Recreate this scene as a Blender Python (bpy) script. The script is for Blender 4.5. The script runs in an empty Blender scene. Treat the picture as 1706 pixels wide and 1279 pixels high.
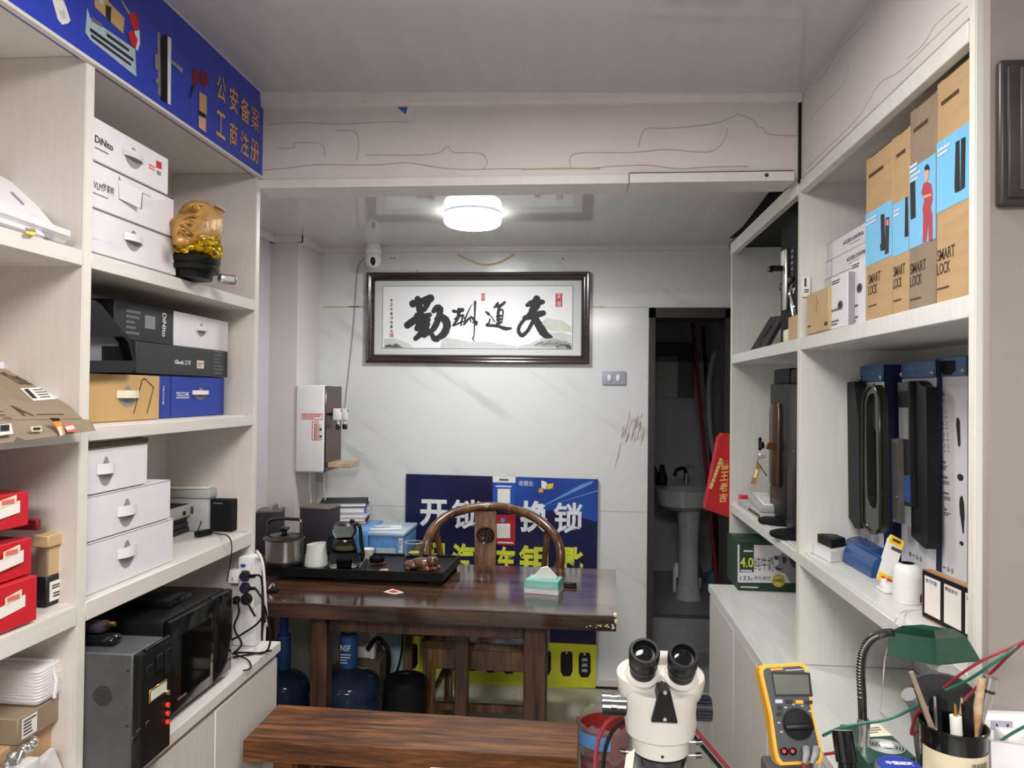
import bpy, bmesh, math, random
from mathutils import Vector as V, Matrix
random.seed(7)
S = bpy.context.scene
COL = S.collection
# ---------------------------------------------------------------- camera
W, HH, F = 1706.0, 1279.0, 1240.0
EYE = V((0, 0, 1.55))
_y = V(((962 - 853) / F, -(656 - 639.5) / F, 1)).normalized()
_z = V((0.0095, 1, 0)); _z = (_z - _y * _z.dot(_y)).normalized()
_x = _z.cross(_y)
CM = Matrix((_x, _y, _z))                      # camera axes (x right, y up, z forward) -> room
cd = bpy.data.cameras.new('camera'); cam = bpy.data.objects.new('camera', cd); COL.objects.link(cam)
cd.sensor_width = 36; cd.lens = F / W * 36; cd.clip_start = 0.05
_r = CM @ V((1, 0, 0)); _u = CM @ V((0, 1, 0)); _f = CM @ V((0, 0, 1))
cam.matrix_world = Matrix(((_r.x, _u.x, -_f.x, EYE.x), (_r.y, _u.y, -_f.y, EYE.y), (_r.z, _u.z, -_f.z, EYE.z), (0, 0, 0, 1)))
S.camera = cam
# ---------------------------------------------------------------- world, lights, exposure
S.view_settings.view_transform = 'Standard'; S.view_settings.look = 'None'
S.view_settings.gamma = 1; S.view_settings.use_curve_mapping = False
S.view_settings.exposure = 0.24
wd = bpy.data.worlds.new('street_light'); S.world = wd; wd.use_nodes = True
bg = wd.node_tree.nodes['Background']; bg.inputs[0].default_value = (0.80, 0.86, 1, 1); bg.inputs[1].default_value = 0.15
def area(name, loc, rot, sx, sy, power, col):
    l = bpy.data.lights.new(name, 'AREA'); l.shape = 'ELLIPSE'; l.size = sx; l.size_y = sy; l.energy = power; l.color = col
    o = bpy.data.objects.new(name, l); COL.objects.link(o); o.location = loc; o.rotation_euler = rot; return o
area('shop_ceiling_light', (-0.15, 1.20, 2.43), (0, 0, 0), 0.6, 0.6, 19, (1, 0.965, 0.93))
area('shop_front_fill', (0, -1.1, 2.42), (0, 0, 0), 1.2, 0.8, 110, (1, 0.965, 0.93))  # added fill light out of view, evens the front room and lifts the pilaster
LAMP_EMIT = 120
# ---------------------------------------------------------------- pixel ray helper used to read sizes off the room's planes
def at(px, py, X=None, Y=None, Z=None):
    d = CM @ V(((px - 853) / F, -(py - 639.5) / F, 1))
    if X is not None: t = (X - EYE.x) / d.x
    elif Y is not None: t = (Y - EYE.y) / d.y
    else: t = (Z - EYE.z) / d.z
    return EYE + d * t
# ---------------------------------------------------------------- materials
def lin(h):
    h = h.lstrip('#'); o = []
    for i in (0, 2, 4):
        c = int(h[i:i + 2], 16) / 255; o.append(c / 12.92 if c <= 0.04045 else ((c + 0.055) / 1.055) ** 2.4)
    return (*o, 1)
MATS = {}
def mat(name, col, rough=0.5, metal=0.0, var=0.08, vs=25, st=(1, 1, 1), bump=0.0, bs=60, trans=0, ior=1.45, emit=0, coat=0, alpha=1, detail=4, c2=None, lo=0.35, hi=0.65, spec=0.5):
    m = bpy.data.materials.new(name); m.use_nodes = True; n = m.node_tree.nodes; L = m.node_tree.links
    b = n['Principled BSDF']; c = lin(col) if isinstance(col, str) else col
    b.inputs['Roughness'].default_value = rough; b.inputs['Metallic'].default_value = metal
    b.inputs['Transmission Weight'].default_value = trans; b.inputs['IOR'].default_value = ior
    b.inputs['Coat Weight'].default_value = coat; b.inputs['Coat Roughness'].default_value = 0.08
    b.inputs['Alpha'].default_value = alpha; b.inputs['Specular IOR Level'].default_value = spec
    tc = n.new('ShaderNodeTexCoord'); mp = n.new('ShaderNodeMapping'); mp.inputs['Scale'].default_value = st
    L.new(tc.outputs['Object'], mp.inputs['Vector'])
    nz = n.new('ShaderNodeTexNoise'); nz.inputs['Scale'].default_value = vs; nz.inputs['Detail'].default_value = detail
    L.new(mp.outputs[0], nz.inputs['Vector'])
    rp = n.new('ShaderNodeValToRGB'); e = rp.color_ramp.elements
    e[0].position = lo; e[1].position = hi
    if c2 is None:
        e[0].color = tuple(min(1, max(0, x * (1 - var))) for x in c[:3]) + (1,); e[1].color = tuple(min(1, x * (1 + var)) for x in c[:3]) + (1,)
    else:
        e[0].color = lin(c2); e[1].color = c
    L.new(nz.outputs['Fac'], rp.inputs[0]); L.new(rp.outputs[0], b.inputs['Base Color'])
    if bump:
        nb = n.new('ShaderNodeTexNoise'); nb.inputs['Scale'].default_value = bs; nb.inputs['Detail'].default_value = 5; L.new(mp.outputs[0], nb.inputs['Vector'])
        bp = n.new('ShaderNodeBump'); bp.inputs['Strength'].default_value = bump; bp.inputs['Distance'].default_value = 0.004
        L.new(nb.outputs['Fac'], bp.inputs['Height']); L.new(bp.outputs[0], b.inputs['Normal'])
    if emit:
        b.inputs['Emission Color'].default_value = c; b.inputs['Emission Strength'].default_value = emit
    MATS[name] = m; return m
def wood(name, a, b_, c, axis=0, scale=9, rough=0.3, coat=0.3, dist=6.0, bump=0.05):
    m = bpy.data.materials.new(name); m.use_nodes = True; n = m.node_tree.nodes; L = m.node_tree.links; p = n['Principled BSDF']
    tc = n.new('ShaderNodeTexCoord'); mp = n.new('ShaderNodeMapping'); s = [1, 1, 1]; s[axis] = 0.10; mp.inputs['Scale'].default_value = s
    L.new(tc.outputs['Object'], mp.inputs['Vector'])
    nz = n.new('ShaderNodeTexNoise'); nz.inputs['Scale'].default_value = scale; nz.inputs['Detail'].default_value = 8; nz.inputs['Distortion'].default_value = dist * 0.3
    L.new(mp.outputs[0], nz.inputs['Vector'])
    n2 = n.new('ShaderNodeTexNoise'); n2.inputs['Scale'].default_value = scale * 9; n2.inputs['Detail'].default_value = 5; L.new(mp.outputs[0], n2.inputs['Vector'])
    mx = n.new('ShaderNodeMix'); mx.inputs[0].default_value = 0.35; L.new(nz.outputs['Fac'], mx.inputs[2]); L.new(n2.outputs['Fac'], mx.inputs[3])
    rp = n.new('ShaderNodeValToRGB'); e = rp.color_ramp.elements; e[0].position = 0.36; e[0].color = lin(a); e[1].position = 0.64; e[1].color = lin(c)
    k = e.new(0.49); k.color = lin(b_)
    L.new(mx.outputs[0], rp.inputs[0]); L.new(rp.outputs[0], p.inputs['Base Color'])
    bp = n.new('ShaderNodeBump'); bp.inputs['Strength'].default_value = bump; bp.inputs['Distance'].default_value = 0.002; L.new(mx.outputs[0], bp.inputs['Height']); L.new(bp.outputs[0], p.inputs['Normal'])
    p.inputs['Roughness'].default_value = rough; p.inputs['Coat Weight'].default_value = coat; p.inputs['Coat Roughness'].default_value = 0.12
    MATS[name] = m
def marble(name, base, vein, rough=0.12, joints=None, sc=1.0):
    """pale stone sheet with soft slanting veins and a few hairline joints"""
    m = bpy.data.materials.new(name); m.use_nodes = True; n = m.node_tree.nodes; L = m.node_tree.links; p = n['Principled BSDF']
    tc = n.new('ShaderNodeTexCoord'); ro = n.new('ShaderNodeMapping'); ro.inputs['Rotation'].default_value = (0, math.radians(-34), math.radians(8)); L.new(tc.outputs['Object'], ro.inputs['Vector'])
    mp = n.new('ShaderNodeMapping'); mp.inputs['Scale'].default_value = (1.1 * sc, 1.1 * sc, 9 * sc); L.new(ro.outputs[0], mp.inputs['Vector'])
    nz = n.new('ShaderNodeTexNoise'); nz.inputs['Scale'].default_value = 1.2; nz.inputs['Detail'].default_value = 5; nz.inputs['Distortion'].default_value = 0.15; L.new(mp.outputs[0], nz.inputs['Vector'])
    rp = n.new('ShaderNodeValToRGB'); e = rp.color_ramp.elements; e[0].position = 0.56; e[0].color = lin(base); e[1].position = 0.80; e[1].color = lin(vein)
    n2 = n.new('ShaderNodeTexNoise'); n2.inputs['Scale'].default_value = 2.0 * sc; n2.inputs['Detail'].default_value = 3; L.new(tc.outputs['Object'], n2.inputs['Vector'])
    r2 = n.new('ShaderNodeValToRGB'); r2.color_ramp.elements[0].position = 0.42; r2.color_ramp.elements[1].position = 0.6
    mx = n.new('ShaderNodeMix'); mx.data_type = 'RGBA'; mx.inputs[6].default_value = lin(base)
    L.new(nz.outputs['Fac'], rp.inputs[0]); L.new(n2.outputs['Fac'], r2.inputs[0]); L.new(r2.outputs[0], mx.inputs[0]); L.new(rp.outputs[0], mx.inputs[7]); L.new(mx.outputs[2], p.inputs['Base Color'])
    p.inputs['Roughness'].default_value = rough
    MATS[name] = m
# ---------------------------------------------------------------- mesh builder
TCACHE = {}
def text_mesh(body, bold):
    k = (body, bold)
    if k not in TCACHE:
        c = bpy.data.curves.new('lettering', 'FONT'); c.body = body; c.resolution_u = 3; c.offset = bold
        o = bpy.data.objects.new('lettering', c); COL.objects.link(o)
        dg = bpy.context.evaluated_depsgraph_get(); me = bpy.data.meshes.new_from_object(o.evaluated_get(dg))
        vs = [tuple(v.co[:2]) for v in me.vertices]; fs = [tuple(p.vertices) for p in me.polygons]
        bpy.data.objects.remove(o); bpy.data.curves.remove(c); bpy.data.meshes.remove(me)
        TCACHE[k] = (vs, fs)
    return TCACHE[k]
def sp(pts, n=6, closed=False):
    """smooth curve through points"""
    P = [V(p) for p in pts]; out = []; N = len(P)
    for i in range(N if closed else N - 1):
        g = (lambda j: P[j % N]) if closed else (lambda j: P[min(max(j, 0), N - 1)])
        a, b, c, d = g(i - 1), g(i), g(i + 1), g(i + 2)
        for k in range(n):
            t = k / n
            out.append(0.5 * (2 * b + (c - a) * t + (2 * a - 5 * b + 4 * c - d) * t * t + (3 * b - a - 3 * c + d) * t ** 3))
    if not closed: out.append(P[-1])
    return out
def RZ(deg, c=(0, 0, 0)):
    c = V(c); return Matrix.Translation(c) @ Matrix.Rotation(math.radians(deg), 4, 'Z') @ Matrix.Translation(-c)
def RA(deg, ax, c=(0, 0, 0)):
    c = V(c); return Matrix.Translation(c) @ Matrix.Rotation(math.radians(deg), 4, ax) @ Matrix.Translation(-c)
def aim(o, d):
    """matrix that puts local z along d at o"""
    return Matrix.Translation(V(o)) @ V(d).normalized().to_track_quat('Z', 'Y').to_matrix().to_4x4()
ORG = {}
class MB:
    def __init__(s, X=None): s.v = []; s.f = []; s.m = []; s.X = X or Matrix()
    def add(s, vs, fs, m):
        k = len(s.v); X = s.X
        s.v += [X @ V(p) for p in vs]
        for f in fs: s.f.append([i + k for i in f]); s.m.append(m)
        return s
    def box(s, a, b, m):
        (x0, y0, z0), (x1, y1, z1) = a, b
        x0, x1 = min(x0, x1), max(x0, x1); y0, y1 = min(y0, y1), max(y0, y1); z0, z1 = min(z0, z1), max(z0, z1)
        return s.add([(x0, y0, z0), (x1, y0, z0), (x1, y1, z0), (x0, y1, z0), (x0, y0, z1), (x1, y0, z1), (x1, y1, z1), (x0, y1, z1)],
                     [(3, 2, 1, 0), (4, 5, 6, 7), (0, 1, 5, 4), (1, 2, 6, 5), (2, 3, 7, 6), (3, 0, 4, 7)], m)
    def rbox(s, a, b, m, r=0.004, seg=2):
        bm = bmesh.new(); bmesh.ops.create_cube(bm, size=1)
        c = [(a[i] + b[i]) / 2 for i in range(3)]; d = [abs(b[i] - a[i]) for i in range(3)]
        for v in bm.verts: v.co = V((c[0] + v.co.x * d[0], c[1] + v.co.y * d[1], c[2] + v.co.z * d[2]))
        r = min(r, min(d) * 0.49)
        bmesh.ops.bevel(bm, geom=bm.edges[:] + bm.verts[:], offset=r, segments=seg, profile=0.5, affect='EDGES')
        bm.verts.index_update()
        s.add([v.co.copy() for v in bm.verts], [[v.index for v in f.verts] for f in bm.faces], m); bm.free(); return s
    def hexa(s, p, m):
        """8 corners: bottom 4 then top 4, counter-clockwise"""
        return s.add(p, [(3, 2, 1, 0), (4, 5, 6, 7), (0, 1, 5, 4), (1, 2, 6, 5), (2, 3, 7, 6), (3, 0, 4, 7)], m)
    def prism(s, pts, vec, m, m2=None):
        n = len(pts); P = [V(p) for p in pts]; vec = V(vec)
        s.add(P + [p + vec for p in P], [list(range(n))[::-1], list(range(n, 2 * n))], m2 or m)
        return s.add(P + [p + vec for p in P], [(i, (i + 1) % n, n + (i + 1) % n, n + i) for i in range(n)], m)
    def strip(s, A, B, m):
        n = len(A); return s.add(list(A) + list(B), [(i, n + i, n + i + 1, i + 1) for i in range(n - 1)], m)
    def poly(s, pts, m): return s.add(pts, [list(range(len(pts)))], m)
    def lathe(s, prof, m, c=(0, 0, 0), M=None, seg=28, cap=True, sx=1, sy=1):
        X = M or Matrix.Translation(V(c)); vs = []; n = len(prof)
        for r, z in prof:
            for k in range(seg): a = 2 * math.pi * k / seg; vs.append(X @ V((r * math.cos(a) * sx, r * math.sin(a) * sy, z)))
        fs = [(i * seg + k, i * seg + (k + 1) % seg, (i + 1) * seg + (k + 1) % seg, (i + 1) * seg + k) for i in range(n - 1) for k in range(seg)]
        if cap: fs += [list(range(seg))[::-1], [(n - 1) * seg + k for k in range(seg)]]
        return s.add(vs, fs, m)
    def cyl(s, a, b, r, m, seg=20, r2=None):
        a, b = V(a), V(b); return s.lathe([(r, 0), (r if r2 is None else r2, (b - a).length)], m, M=aim(a, b - a), seg=seg)
    def tube(s, pts, r, m, seg=8, closed=False, flat=1.0):
        P = [V(p) for p in pts]; n = len(P); R = r if isinstance(r, (list, tuple)) else [r] * n; vs = []
        up = None
        for i in range(n):
            a = P[(i - 1) % n] if closed else P[max(i - 1, 0)]; b = P[(i + 1) % n] if closed else P[min(i + 1, n - 1)]
            t = (b - a).normalized() if (b - a).length > 1e-9 else V((0, 0, 1))
            if up is None: up = V((0, 0, 1)) if abs(t.z) < 0.9 else V((1, 0, 0))
            x = t.cross(up); x = x.normalized() if x.length > 1e-6 else t.orthogonal().normalized(); y = x.cross(t).normalized(); up = y
            for k in range(seg): q = 2 * math.pi * k / seg; vs.append(P[i] + (x * math.cos(q) + y * math.sin(q) * flat) * R[i])
        fs = [(i * seg + k, ((i + 1) % n) * seg + k, ((i + 1) % n) * seg + (k + 1) % seg, i * seg + (k + 1) % seg) for i in range(n if closed else n - 1) for k in range(seg)]
        if not closed: fs += [list(range(seg)), [(n - 1) * seg + k for k in range(seg)][::-1]]
        return s.add(vs, fs, m)
    def ball(s, c, r, m, seg=16, ring=10):
        r = r if isinstance(r, (list, tuple)) else (r, r, r)
        vs = [V(c) + V((0, 0, -r[2]))]
        for i in range(1, ring):
            f = -math.pi / 2 + math.pi * i / ring
            for k in range(seg): a = 2 * math.pi * k / seg; vs.append(V(c) + V((r[0] * math.cos(f) * math.cos(a), r[1] * math.cos(f) * math.sin(a), r[2] * math.sin(f))))
        vs.append(V(c) + V((0, 0, r[2]))); t = len(vs) - 1
        fs = [(0, 1 + (k + 1) % seg, 1 + k) for k in range(seg)]
        fs += [(1 + i * seg + k, 1 + i * seg + (k + 1) % seg, 1 + (i + 1) * seg + (k + 1) % seg, 1 + (i + 1) * seg + k) for i in range(ring - 2) for k in range(seg)]
        b0 = 1 + (ring - 2) * seg; fs += [(b0 + k, b0 + (k + 1) % seg, t) for k in range(seg)]
        return s.add(vs, fs, m)
    def text(s, body, o, u, v, w, h, m, bold=0.0, lift=0.0008):
        """lettering whose outline box is w by h from lower-left corner o along u and v"""
        vs, fs = text_mesh(body, bold)
        if not vs: return s
        xs = [p[0] for p in vs]; ys = [p[1] for p in vs]; x0, x1, y0, y1 = min(xs), max(xs), min(ys), max(ys)
        o, u, v = V(o), V(u).normalized(), V(v).normalized(); nrm = u.cross(v).normalized() * lift
        if w is None: w = h * (x1 - x0) / max(y1 - y0, 1e-6)
        return s.add([o + nrm + u * ((p[0] - x0) / (x1 - x0) * w) + v * ((p[1] - y0) / max(y1 - y0, 1e-6) * h) for p in vs], fs, m)
    def rows(s, o, u, v, w, h, n, m, fill=0.55, lift=0.0008, seed=1):
        """lines of print too small to read"""
        rr = random.Random(seed); o, u, v = V(o), V(u).normalized(), V(v).normalized(); nn = u.cross(v).normalized() * lift; dh = h / n
        for i in range(n):
            x = 0; L = w * (rr.uniform(0.6, 1) if i else 1)
            while x < L - 1e-5:
                d = min(rr.uniform(0.06, 0.16) * w, L - x); q = o + nn + u * x + v * (h - (i + 1) * dh + dh * (1 - fill) / 2)
                s.poly([q, q + u * d * 0.86, q + u * d * 0.86 + v * dh * fill, q + v * dh * fill], m); x += d
        return s
    def build(s, name, parent=None, label=None, cat=None, group=None, kind=None, ang=38, flat=False):
        if parent is None:
            xs = [p.x for p in s.v]; ys = [p.y for p in s.v]; org = V(((min(xs) + max(xs)) / 2, (min(ys) + max(ys)) / 2, min(p.z for p in s.v)))
        else:
            org = ORG[parent.name]
        me = bpy.data.meshes.new(name); me.from_pydata([p - org for p in s.v], [], s.f)
        nm = []
        for k in s.m:
            if k not in nm: nm.append(k)
        for k in nm: me.materials.append(MATS[k])
        for p, k in zip(me.polygons, s.m): p.material_index = nm.index(k); p.use_smooth = not flat
        me.update()
        if not flat: me.set_sharp_from_angle(angle=math.radians(ang))
        o = bpy.data.objects.new(name, me); COL.objects.link(o)
        ORG[o.name] = org
        if parent is None: o.location = org
        else: o.parent = parent
        if label: o['label'] = label
        if cat: o['category'] = cat
        if group: o['group'] = group
        if kind: o['kind'] = kind
        return o
def thing(name, label, cat, loc, group=None, kind=None):
    o = bpy.data.objects.new(name, None); COL.objects.link(o); o.empty_display_size = 0.05; o.location = loc; ORG[o.name] = V(loc)
    if label: o['label'] = label
    if cat: o['category'] = cat
    if group: o['group'] = group
    if kind: o['kind'] = kind
    return o
def struct(mb, name): return mb.build(name, kind='structure', flat=True)
X_, Y_, Z_ = V((1, 0, 0)), V((0, 1, 0)), V((0, 0, 1))
# ================================================================ materials
mat('white_wall', '#d4cfcb', 0.45, var=0.03, vs=3); mat('trim_white', '#d9d6d0', 0.4, var=0.03); mat('left_wall_paint', '#cfcad2', 0.5, var=0.02)
mat('laminate', '#d2cac4', 0.42, var=0.022, vs=14, st=(9, 9, 0.5), detail=6); mat('laminate_flat', '#d8d3cc', 0.40, var=0.03, vs=12, st=(9, 0.5, 9), detail=6)
mat('laminate_edge', '#d9d6cc', 0.45, var=0.03); mat('cabinet_door', '#cfcbc4', 0.42, var=0.04, vs=10, st=(9, 9, 0.35), detail=6)
mat('right_laminate', '#d3d4cd', 0.38, var=0.03, vs=10, st=(6, 6, 0.5)); mat('right_top', '#d8d9d3', 0.3, var=0.06, vs=6, st=(5, 0.7, 5), detail=6)
mat('pvc_ceiling', '#d2d0cb', 0.05, var=0.03, vs=2, st=(8, 0.3, 1)); mat('front_ceiling', '#c2bfc3', 0.09, var=0.03, vs=2, st=(8, 0.3, 1))
marble('marble_wall', '#d8dad8', '#a9aaa9', 0.13); marble('floor_tile', '#aba99c', '#7d7a6c', 0.25, sc=2.2)
mat('beam_paint', '#d8d0cb', 0.45, var=0.03, vs=5); mat('crack', '#b3a9a2', 0.8); mat('dark_gap', '#15110e', 0.9); mat('yellow_putty', '#c9b88a', 0.7)
mat('dark_frame', '#332d2f', 0.35, var=0.1); mat('bath_tile', '#a3a5a9', 0.3, var=0.06, vs=3); mat('bath_dark', '#4a4b4d', 0.4); mat('bath_floor', '#8f9092', 0.4, var=0.08)
mat('pink_stain', '#d58c98', 0.6, var=0.2, alpha=0.55); mat('blue_scrap', '#2c62a8', 0.6)
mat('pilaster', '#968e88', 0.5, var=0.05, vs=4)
mat('black_plastic', '#0f1011', 0.4, spec=0.3); mat('black_gloss', '#0f1012', 0.12); mat('black_matte', '#141517', 0.6, spec=0.2); mat('charcoal', '#202124', 0.5, spec=0.25); mat('dark_grey', '#4a4b4d', 0.45)
mat('mid_grey', '#7c7d7e', 0.45); mat('light_grey', '#a9aba9', 0.5); mat('pale_grey', '#c9cbc9', 0.5); mat('white_plastic', '#e4e4e2', 0.35, var=0.02); mat('white_gloss', '#e8e8e4', 0.12, var=0.02)
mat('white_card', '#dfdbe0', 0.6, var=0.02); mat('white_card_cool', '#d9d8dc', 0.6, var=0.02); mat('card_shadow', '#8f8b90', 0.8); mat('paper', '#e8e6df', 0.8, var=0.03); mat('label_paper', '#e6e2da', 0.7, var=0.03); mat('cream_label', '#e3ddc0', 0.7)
mat('cardboard', '#b3946c', 0.8, var=0.06, vs=8, st=(1, 1, 6)); mat('cardboard_tan', '#c4a06a', 0.75, var=0.05, vs=8); mat('cardboard_grey', '#8b7b68', 0.8, var=0.06); mat('cardboard_light', '#bfa27a', 0.8, var=0.05, vs=6); mat('cardboard_dark', '#6d5a44', 0.85)
mat('ink', '#221f22', 0.7); mat('ink_grey', '#6f6b6e', 0.7); mat('ink_brown', '#4b3b2c', 0.8); mat('white_print', '#dfe2e6', 0.6); mat('gold_print', '#d9a45c', 0.5); mat('red_print', '#c22a2e', 0.6)
mat('clear_plastic', '#e6e6e2', 0.15, trans=0.25, ior=1.4); mat('blue_board', '#2c41b4', 0.3, var=0.12, vs=1.2); mat('box_navy', '#16161f', 0.5); mat('box_charcoal', '#2b2d2f', 0.55); mat('box_blue', '#1f3a9c', 0.5)
mat('red_card', '#c61f2d', 0.5, var=0.05); mat('maroon_card', '#7d1c26', 0.6); mat('orange_sticker', '#e79a2e', 0.6); mat('pink_sticker', '#e4716a', 0.6); mat('steel', '#c9c9c6', 0.28, metal=0.9); mat('dark_steel', '#5f5c58', 0.25, metal=1); mat('brass', '#c9a14a', 0.28, metal=1); mat('chrome', '#d8d8d8', 0.08, metal=1)
mat('gold', '#c79a2e', 0.28, metal=0.85, var=0.35, vs=40, bump=0.9, bs=55); mat('gold_satin', '#b98d4e', 0.45, metal=0.35, var=0.25, vs=30, bump=0.7, bs=40); mat('gold_bright', '#d3b22e', 0.18, metal=0.9, var=0.4, vs=60, bump=1.0, bs=70)
mat('foam', '#dcd6d6', 0.85, var=0.04, vs=40, st=(1, 1, 6), bump=0.8, bs=30); mat('red_led', '#f0452c', 0.4); mat('lcd', '#cdd3c6', 0.3); mat('screen_grey', '#56584f', 0.2); mat('black_glass', '#0b0c0d', 0.05)
mat('lamp_glow', '#ffffff', 0.5, emit=LAMP_EMIT); mat('lamp_side', '#ffffff', 0.5, emit=9); mat('lamp_rim', '#cfcde8', 0.4)
wood('rosewood', '#221813', '#453126', '#6b4c36', 0, 8, 0.14, 0.6); wood('rosewood_bench', '#2a150b', '#5c3214', '#905c28', 0, 14, 0.40, 0.0); wood('rosewood_leg', '#2a1b15', '#4a3226', '#63452f', 2, 9, 0.4, 0.1); wood('chair_wood', '#38241a', '#5f4029', '#84603e', 2, 9, 0.22, 0.4)
wood('pale_wood', '#9d8467', '#b79d7d', '#c9b08f', 1, 10, 0.5, 0.1); wood('frame_wood', '#241a1d', '#33262a', '#43333a', 0, 9, 0.25, 0.4); wood('oak_edge', '#a5794c', '#bf9160', '#d0a676', 1, 14, 0.5, 0.1)
mat('mat_silver', '#c9ccc8', 0.5, var=0.03, vs=200); mat('rice_paper', '#e9e9ea', 0.6, var=0.03, vs=3); mat('brush_ink', '#2b2c2f', 0.7, var=0.04, vs=40); mat('wash_green', '#cfd4bf', 0.8, var=0.1, vs=15, alpha=0.45); mat('wash_grey', '#c3c9c6', 0.8, var=0.08, vs=20, alpha=0.4); mat('seal_red', '#b8383a', 0.7)
mat('banner_navy', '#1b2150', 0.3, c2='#141233', vs=1.6, lo=0.3, hi=0.7); mat('banner_blue', '#1d4fa6', 0.35, c2='#1b2f7c', vs=3); mat('banner_yellow', '#d6d634', 0.5, var=0.05); mat('poster_blue', '#2451b4', 0.4); mat('poster_red', '#b02433', 0.4); mat('sky_blue', '#6fb8e0', 0.5, var=0.03)
mat('red_cloth', '#b0161f', 0.7, var=0.08, vs=12); mat('yellow_print', '#d8b866', 0.6); mat('ceramic', '#a8acac', 0.15); mat('enamel', '#e2e5dc', 0.12, var=0.02); mat('glass', '#f0f4f2', 0.03, trans=1, ior=1.12, var=0); mat('smoke_glass', '#cdd3cf', 0.03, trans=1, ior=1.07, var=0)
mat('water_blue', '#2f3d58', 0.08, trans=0.45, ior=1.3); mat('tub_blue', '#5e93cf', 0.35); mat('tub_pale', '#a9bfcb', 0.3); mat('tissue_teal', '#7cc0b3', 0.5); mat('speaker_brown', '#2e2730', 0.6); mat('speaker_top', '#6f665f', 0.55)
mat('teapet', '#5f4230', 0.28, var=0.35, vs=35, bump=0.5, bs=40, coat=0.4); mat('bottle_label', '#234a86', 0.5); mat('lemon', '#b5ac45', 0.6); mat('bag_film', '#d8d4d2', 0.1, trans=0.85, ior=1.1); mat('bin_red', '#8e2a26', 0.45)
mat('scope_white', '#b9b6ae', 0.28, var=0.02); mat('meter_yellow', '#e3a21c', 0.45); mat('meter_grey', '#34363a', 0.5); mat('key_lilac', '#a9a8c4', 0.5); mat('key_orange', '#f0951d', 0.5)
mat('lamp_green', '#1d4a34', 0.22, coat=0.3, var=0.1); mat('green_paint', '#2c4d42', 0.35, var=0.3, vs=30); mat('tin_label', '#c9bfa3', 0.6); mat('wire_red', '#86202c', 0.4); mat('wire_green', '#1c5d49', 0.4); mat('wire_white', '#dcd9d4', 0.5); mat('badge_blue', '#2a3c96', 0.3)
mat('rust_grey', '#6f6d6a', 0.4, metal=0.6); mat('brown_metal', '#5b4a42', 0.25, metal=0.7); mat('display_navy', '#20284f', 0.4); mat('display_blue', '#3a6594', 0.4); mat('stand_blue', '#224a82', 0.25); mat('handle_black', '#24261f', 0.18); mat('handle_dark', '#131518', 0.35, spec=0.3)
mat('milk_green', '#1f3a2b', 0.5); mat('cow_grey', '#8f8994', 0.6, var=0.1); mat('cow_dark', '#38323b', 0.6); mat('lime_print', '#d3d83c', 0.6); mat('gold_badge', '#d3c04a', 0.5); mat('badge_yellow', '#f0c126', 0.5); mat('skin_print', '#d9a489', 0.7); mat('suit_red', '#b23a48', 0.6)
mat('plaque_gold', '#c9b58a', 0.35, metal=0.4); mat('socket_grey', '#a7a4b8', 0.5); mat('mesh_bin', '#191a1c', 0.6, bump=0.6, bs=80); mat('blue_plunger', '#4c6f7c', 0.5); mat('purple_plastic', '#211e33', 0.5); mat('copper', '#b0714a', 0.3, metal=1)
# ================================================================ room shell
XL, XLB, XR, XRB = -1.02, -1.30, 0.661, 0.985          # shelf fronts and backs, left and right
YN, YD, YE = 0.62, 1.4635, 2.30                         # left shelf: near end, middle upright, far end
YP, YF = 1.325, 3.30                                   # right shelf: near end panel, far end (middle upright also at YE)
CT, YW = 0.755, 3.98                                   # counter height, back wall
S1, S2, S3 = (1.803, 1.840), (1.440, 1.474), (1.064, 1.108)
LW = -1.56
floor = MB(); floor.box((-2.2, -2.2, -0.05), (1.6, 4.0, 0), 'floor_tile'); struct(floor, 'floor')
b = MB(); b.hexa([(-1.6, -2.2, 2.515), (1.3, -2.2, 2.437), (1.3, 2.42, 2.437), (-1.6, 2.42, 2.515), (-1.6, -2.2, 2.60), (1.3, -2.2, 2.60), (1.3, 2.42, 2.60), (-1.6, 2.42, 2.60)], 'front_ceiling'); struct(b, 'ceiling')
b = MB(); b.hexa([(-1.6, 2.36, 2.335), (0.70, 2.36, 2.335), (0.78, 3.99, 2.335), (-1.6, 3.99, 2.335), (-1.6, 2.36, 2.36), (0.70, 2.36, 2.36), (0.78, 3.99, 2.36), (-1.6, 3.99, 2.36)], 'pvc_ceiling')
b.box((-1.6, 2.36, 2.44), (1.3, 4.0, 2.5), 'dark_gap'); struct(b, 'ceiling')
b = MB(); b.box((-1.6, YW, -0.05), (0.372, YW + 0.1, 2.4), 'marble_wall'); b.box((0.372, YW, 2.005), (1.3, YW + 0.1, 2.4), 'marble_wall'); b.box((1.02, YW, -0.05), (1.3, YW + 0.1, 2.4), 'marble_wall')
for z, x0, x1 in ((2.01, -1.4, -1.16), (2.01, 0.07, 0.372), (0.93, -1.3, 0.372)): b.box((x0, YW - 0.0008, z), (x1, YW + .001, z + 0.0025), 'crack')
b.box((-1.25, YW - 0.003, 2.012), (-1.17, YW, 2.02), 'yellow_putty'); b.box((-1.395, YW - 0.003, 2.010), (-1.19, YW, 2.0165), 'yellow_putty'); b.box((0.075, YW - 0.003, 2.010), (0.14, YW, 2.018), 'yellow_putty')
b.tube(sp([at(762, 424, Y=YW), at(800, 440, Y=YW), at(830, 438, Y=YW), at(858, 423, Y=YW)], 6), 0.006, 'yellow_putty', 6)
for px, py in ((938, 431), (657, 430), (652, 430), (695, 451)): b.ball(at(px, py, Y=YW), 0.0035, 'ink', 8, 6)
wall_back = struct(b, 'wall_back')
rr = random.Random(3)                                    # the red smears on the wall beside the door
b = MB()
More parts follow.
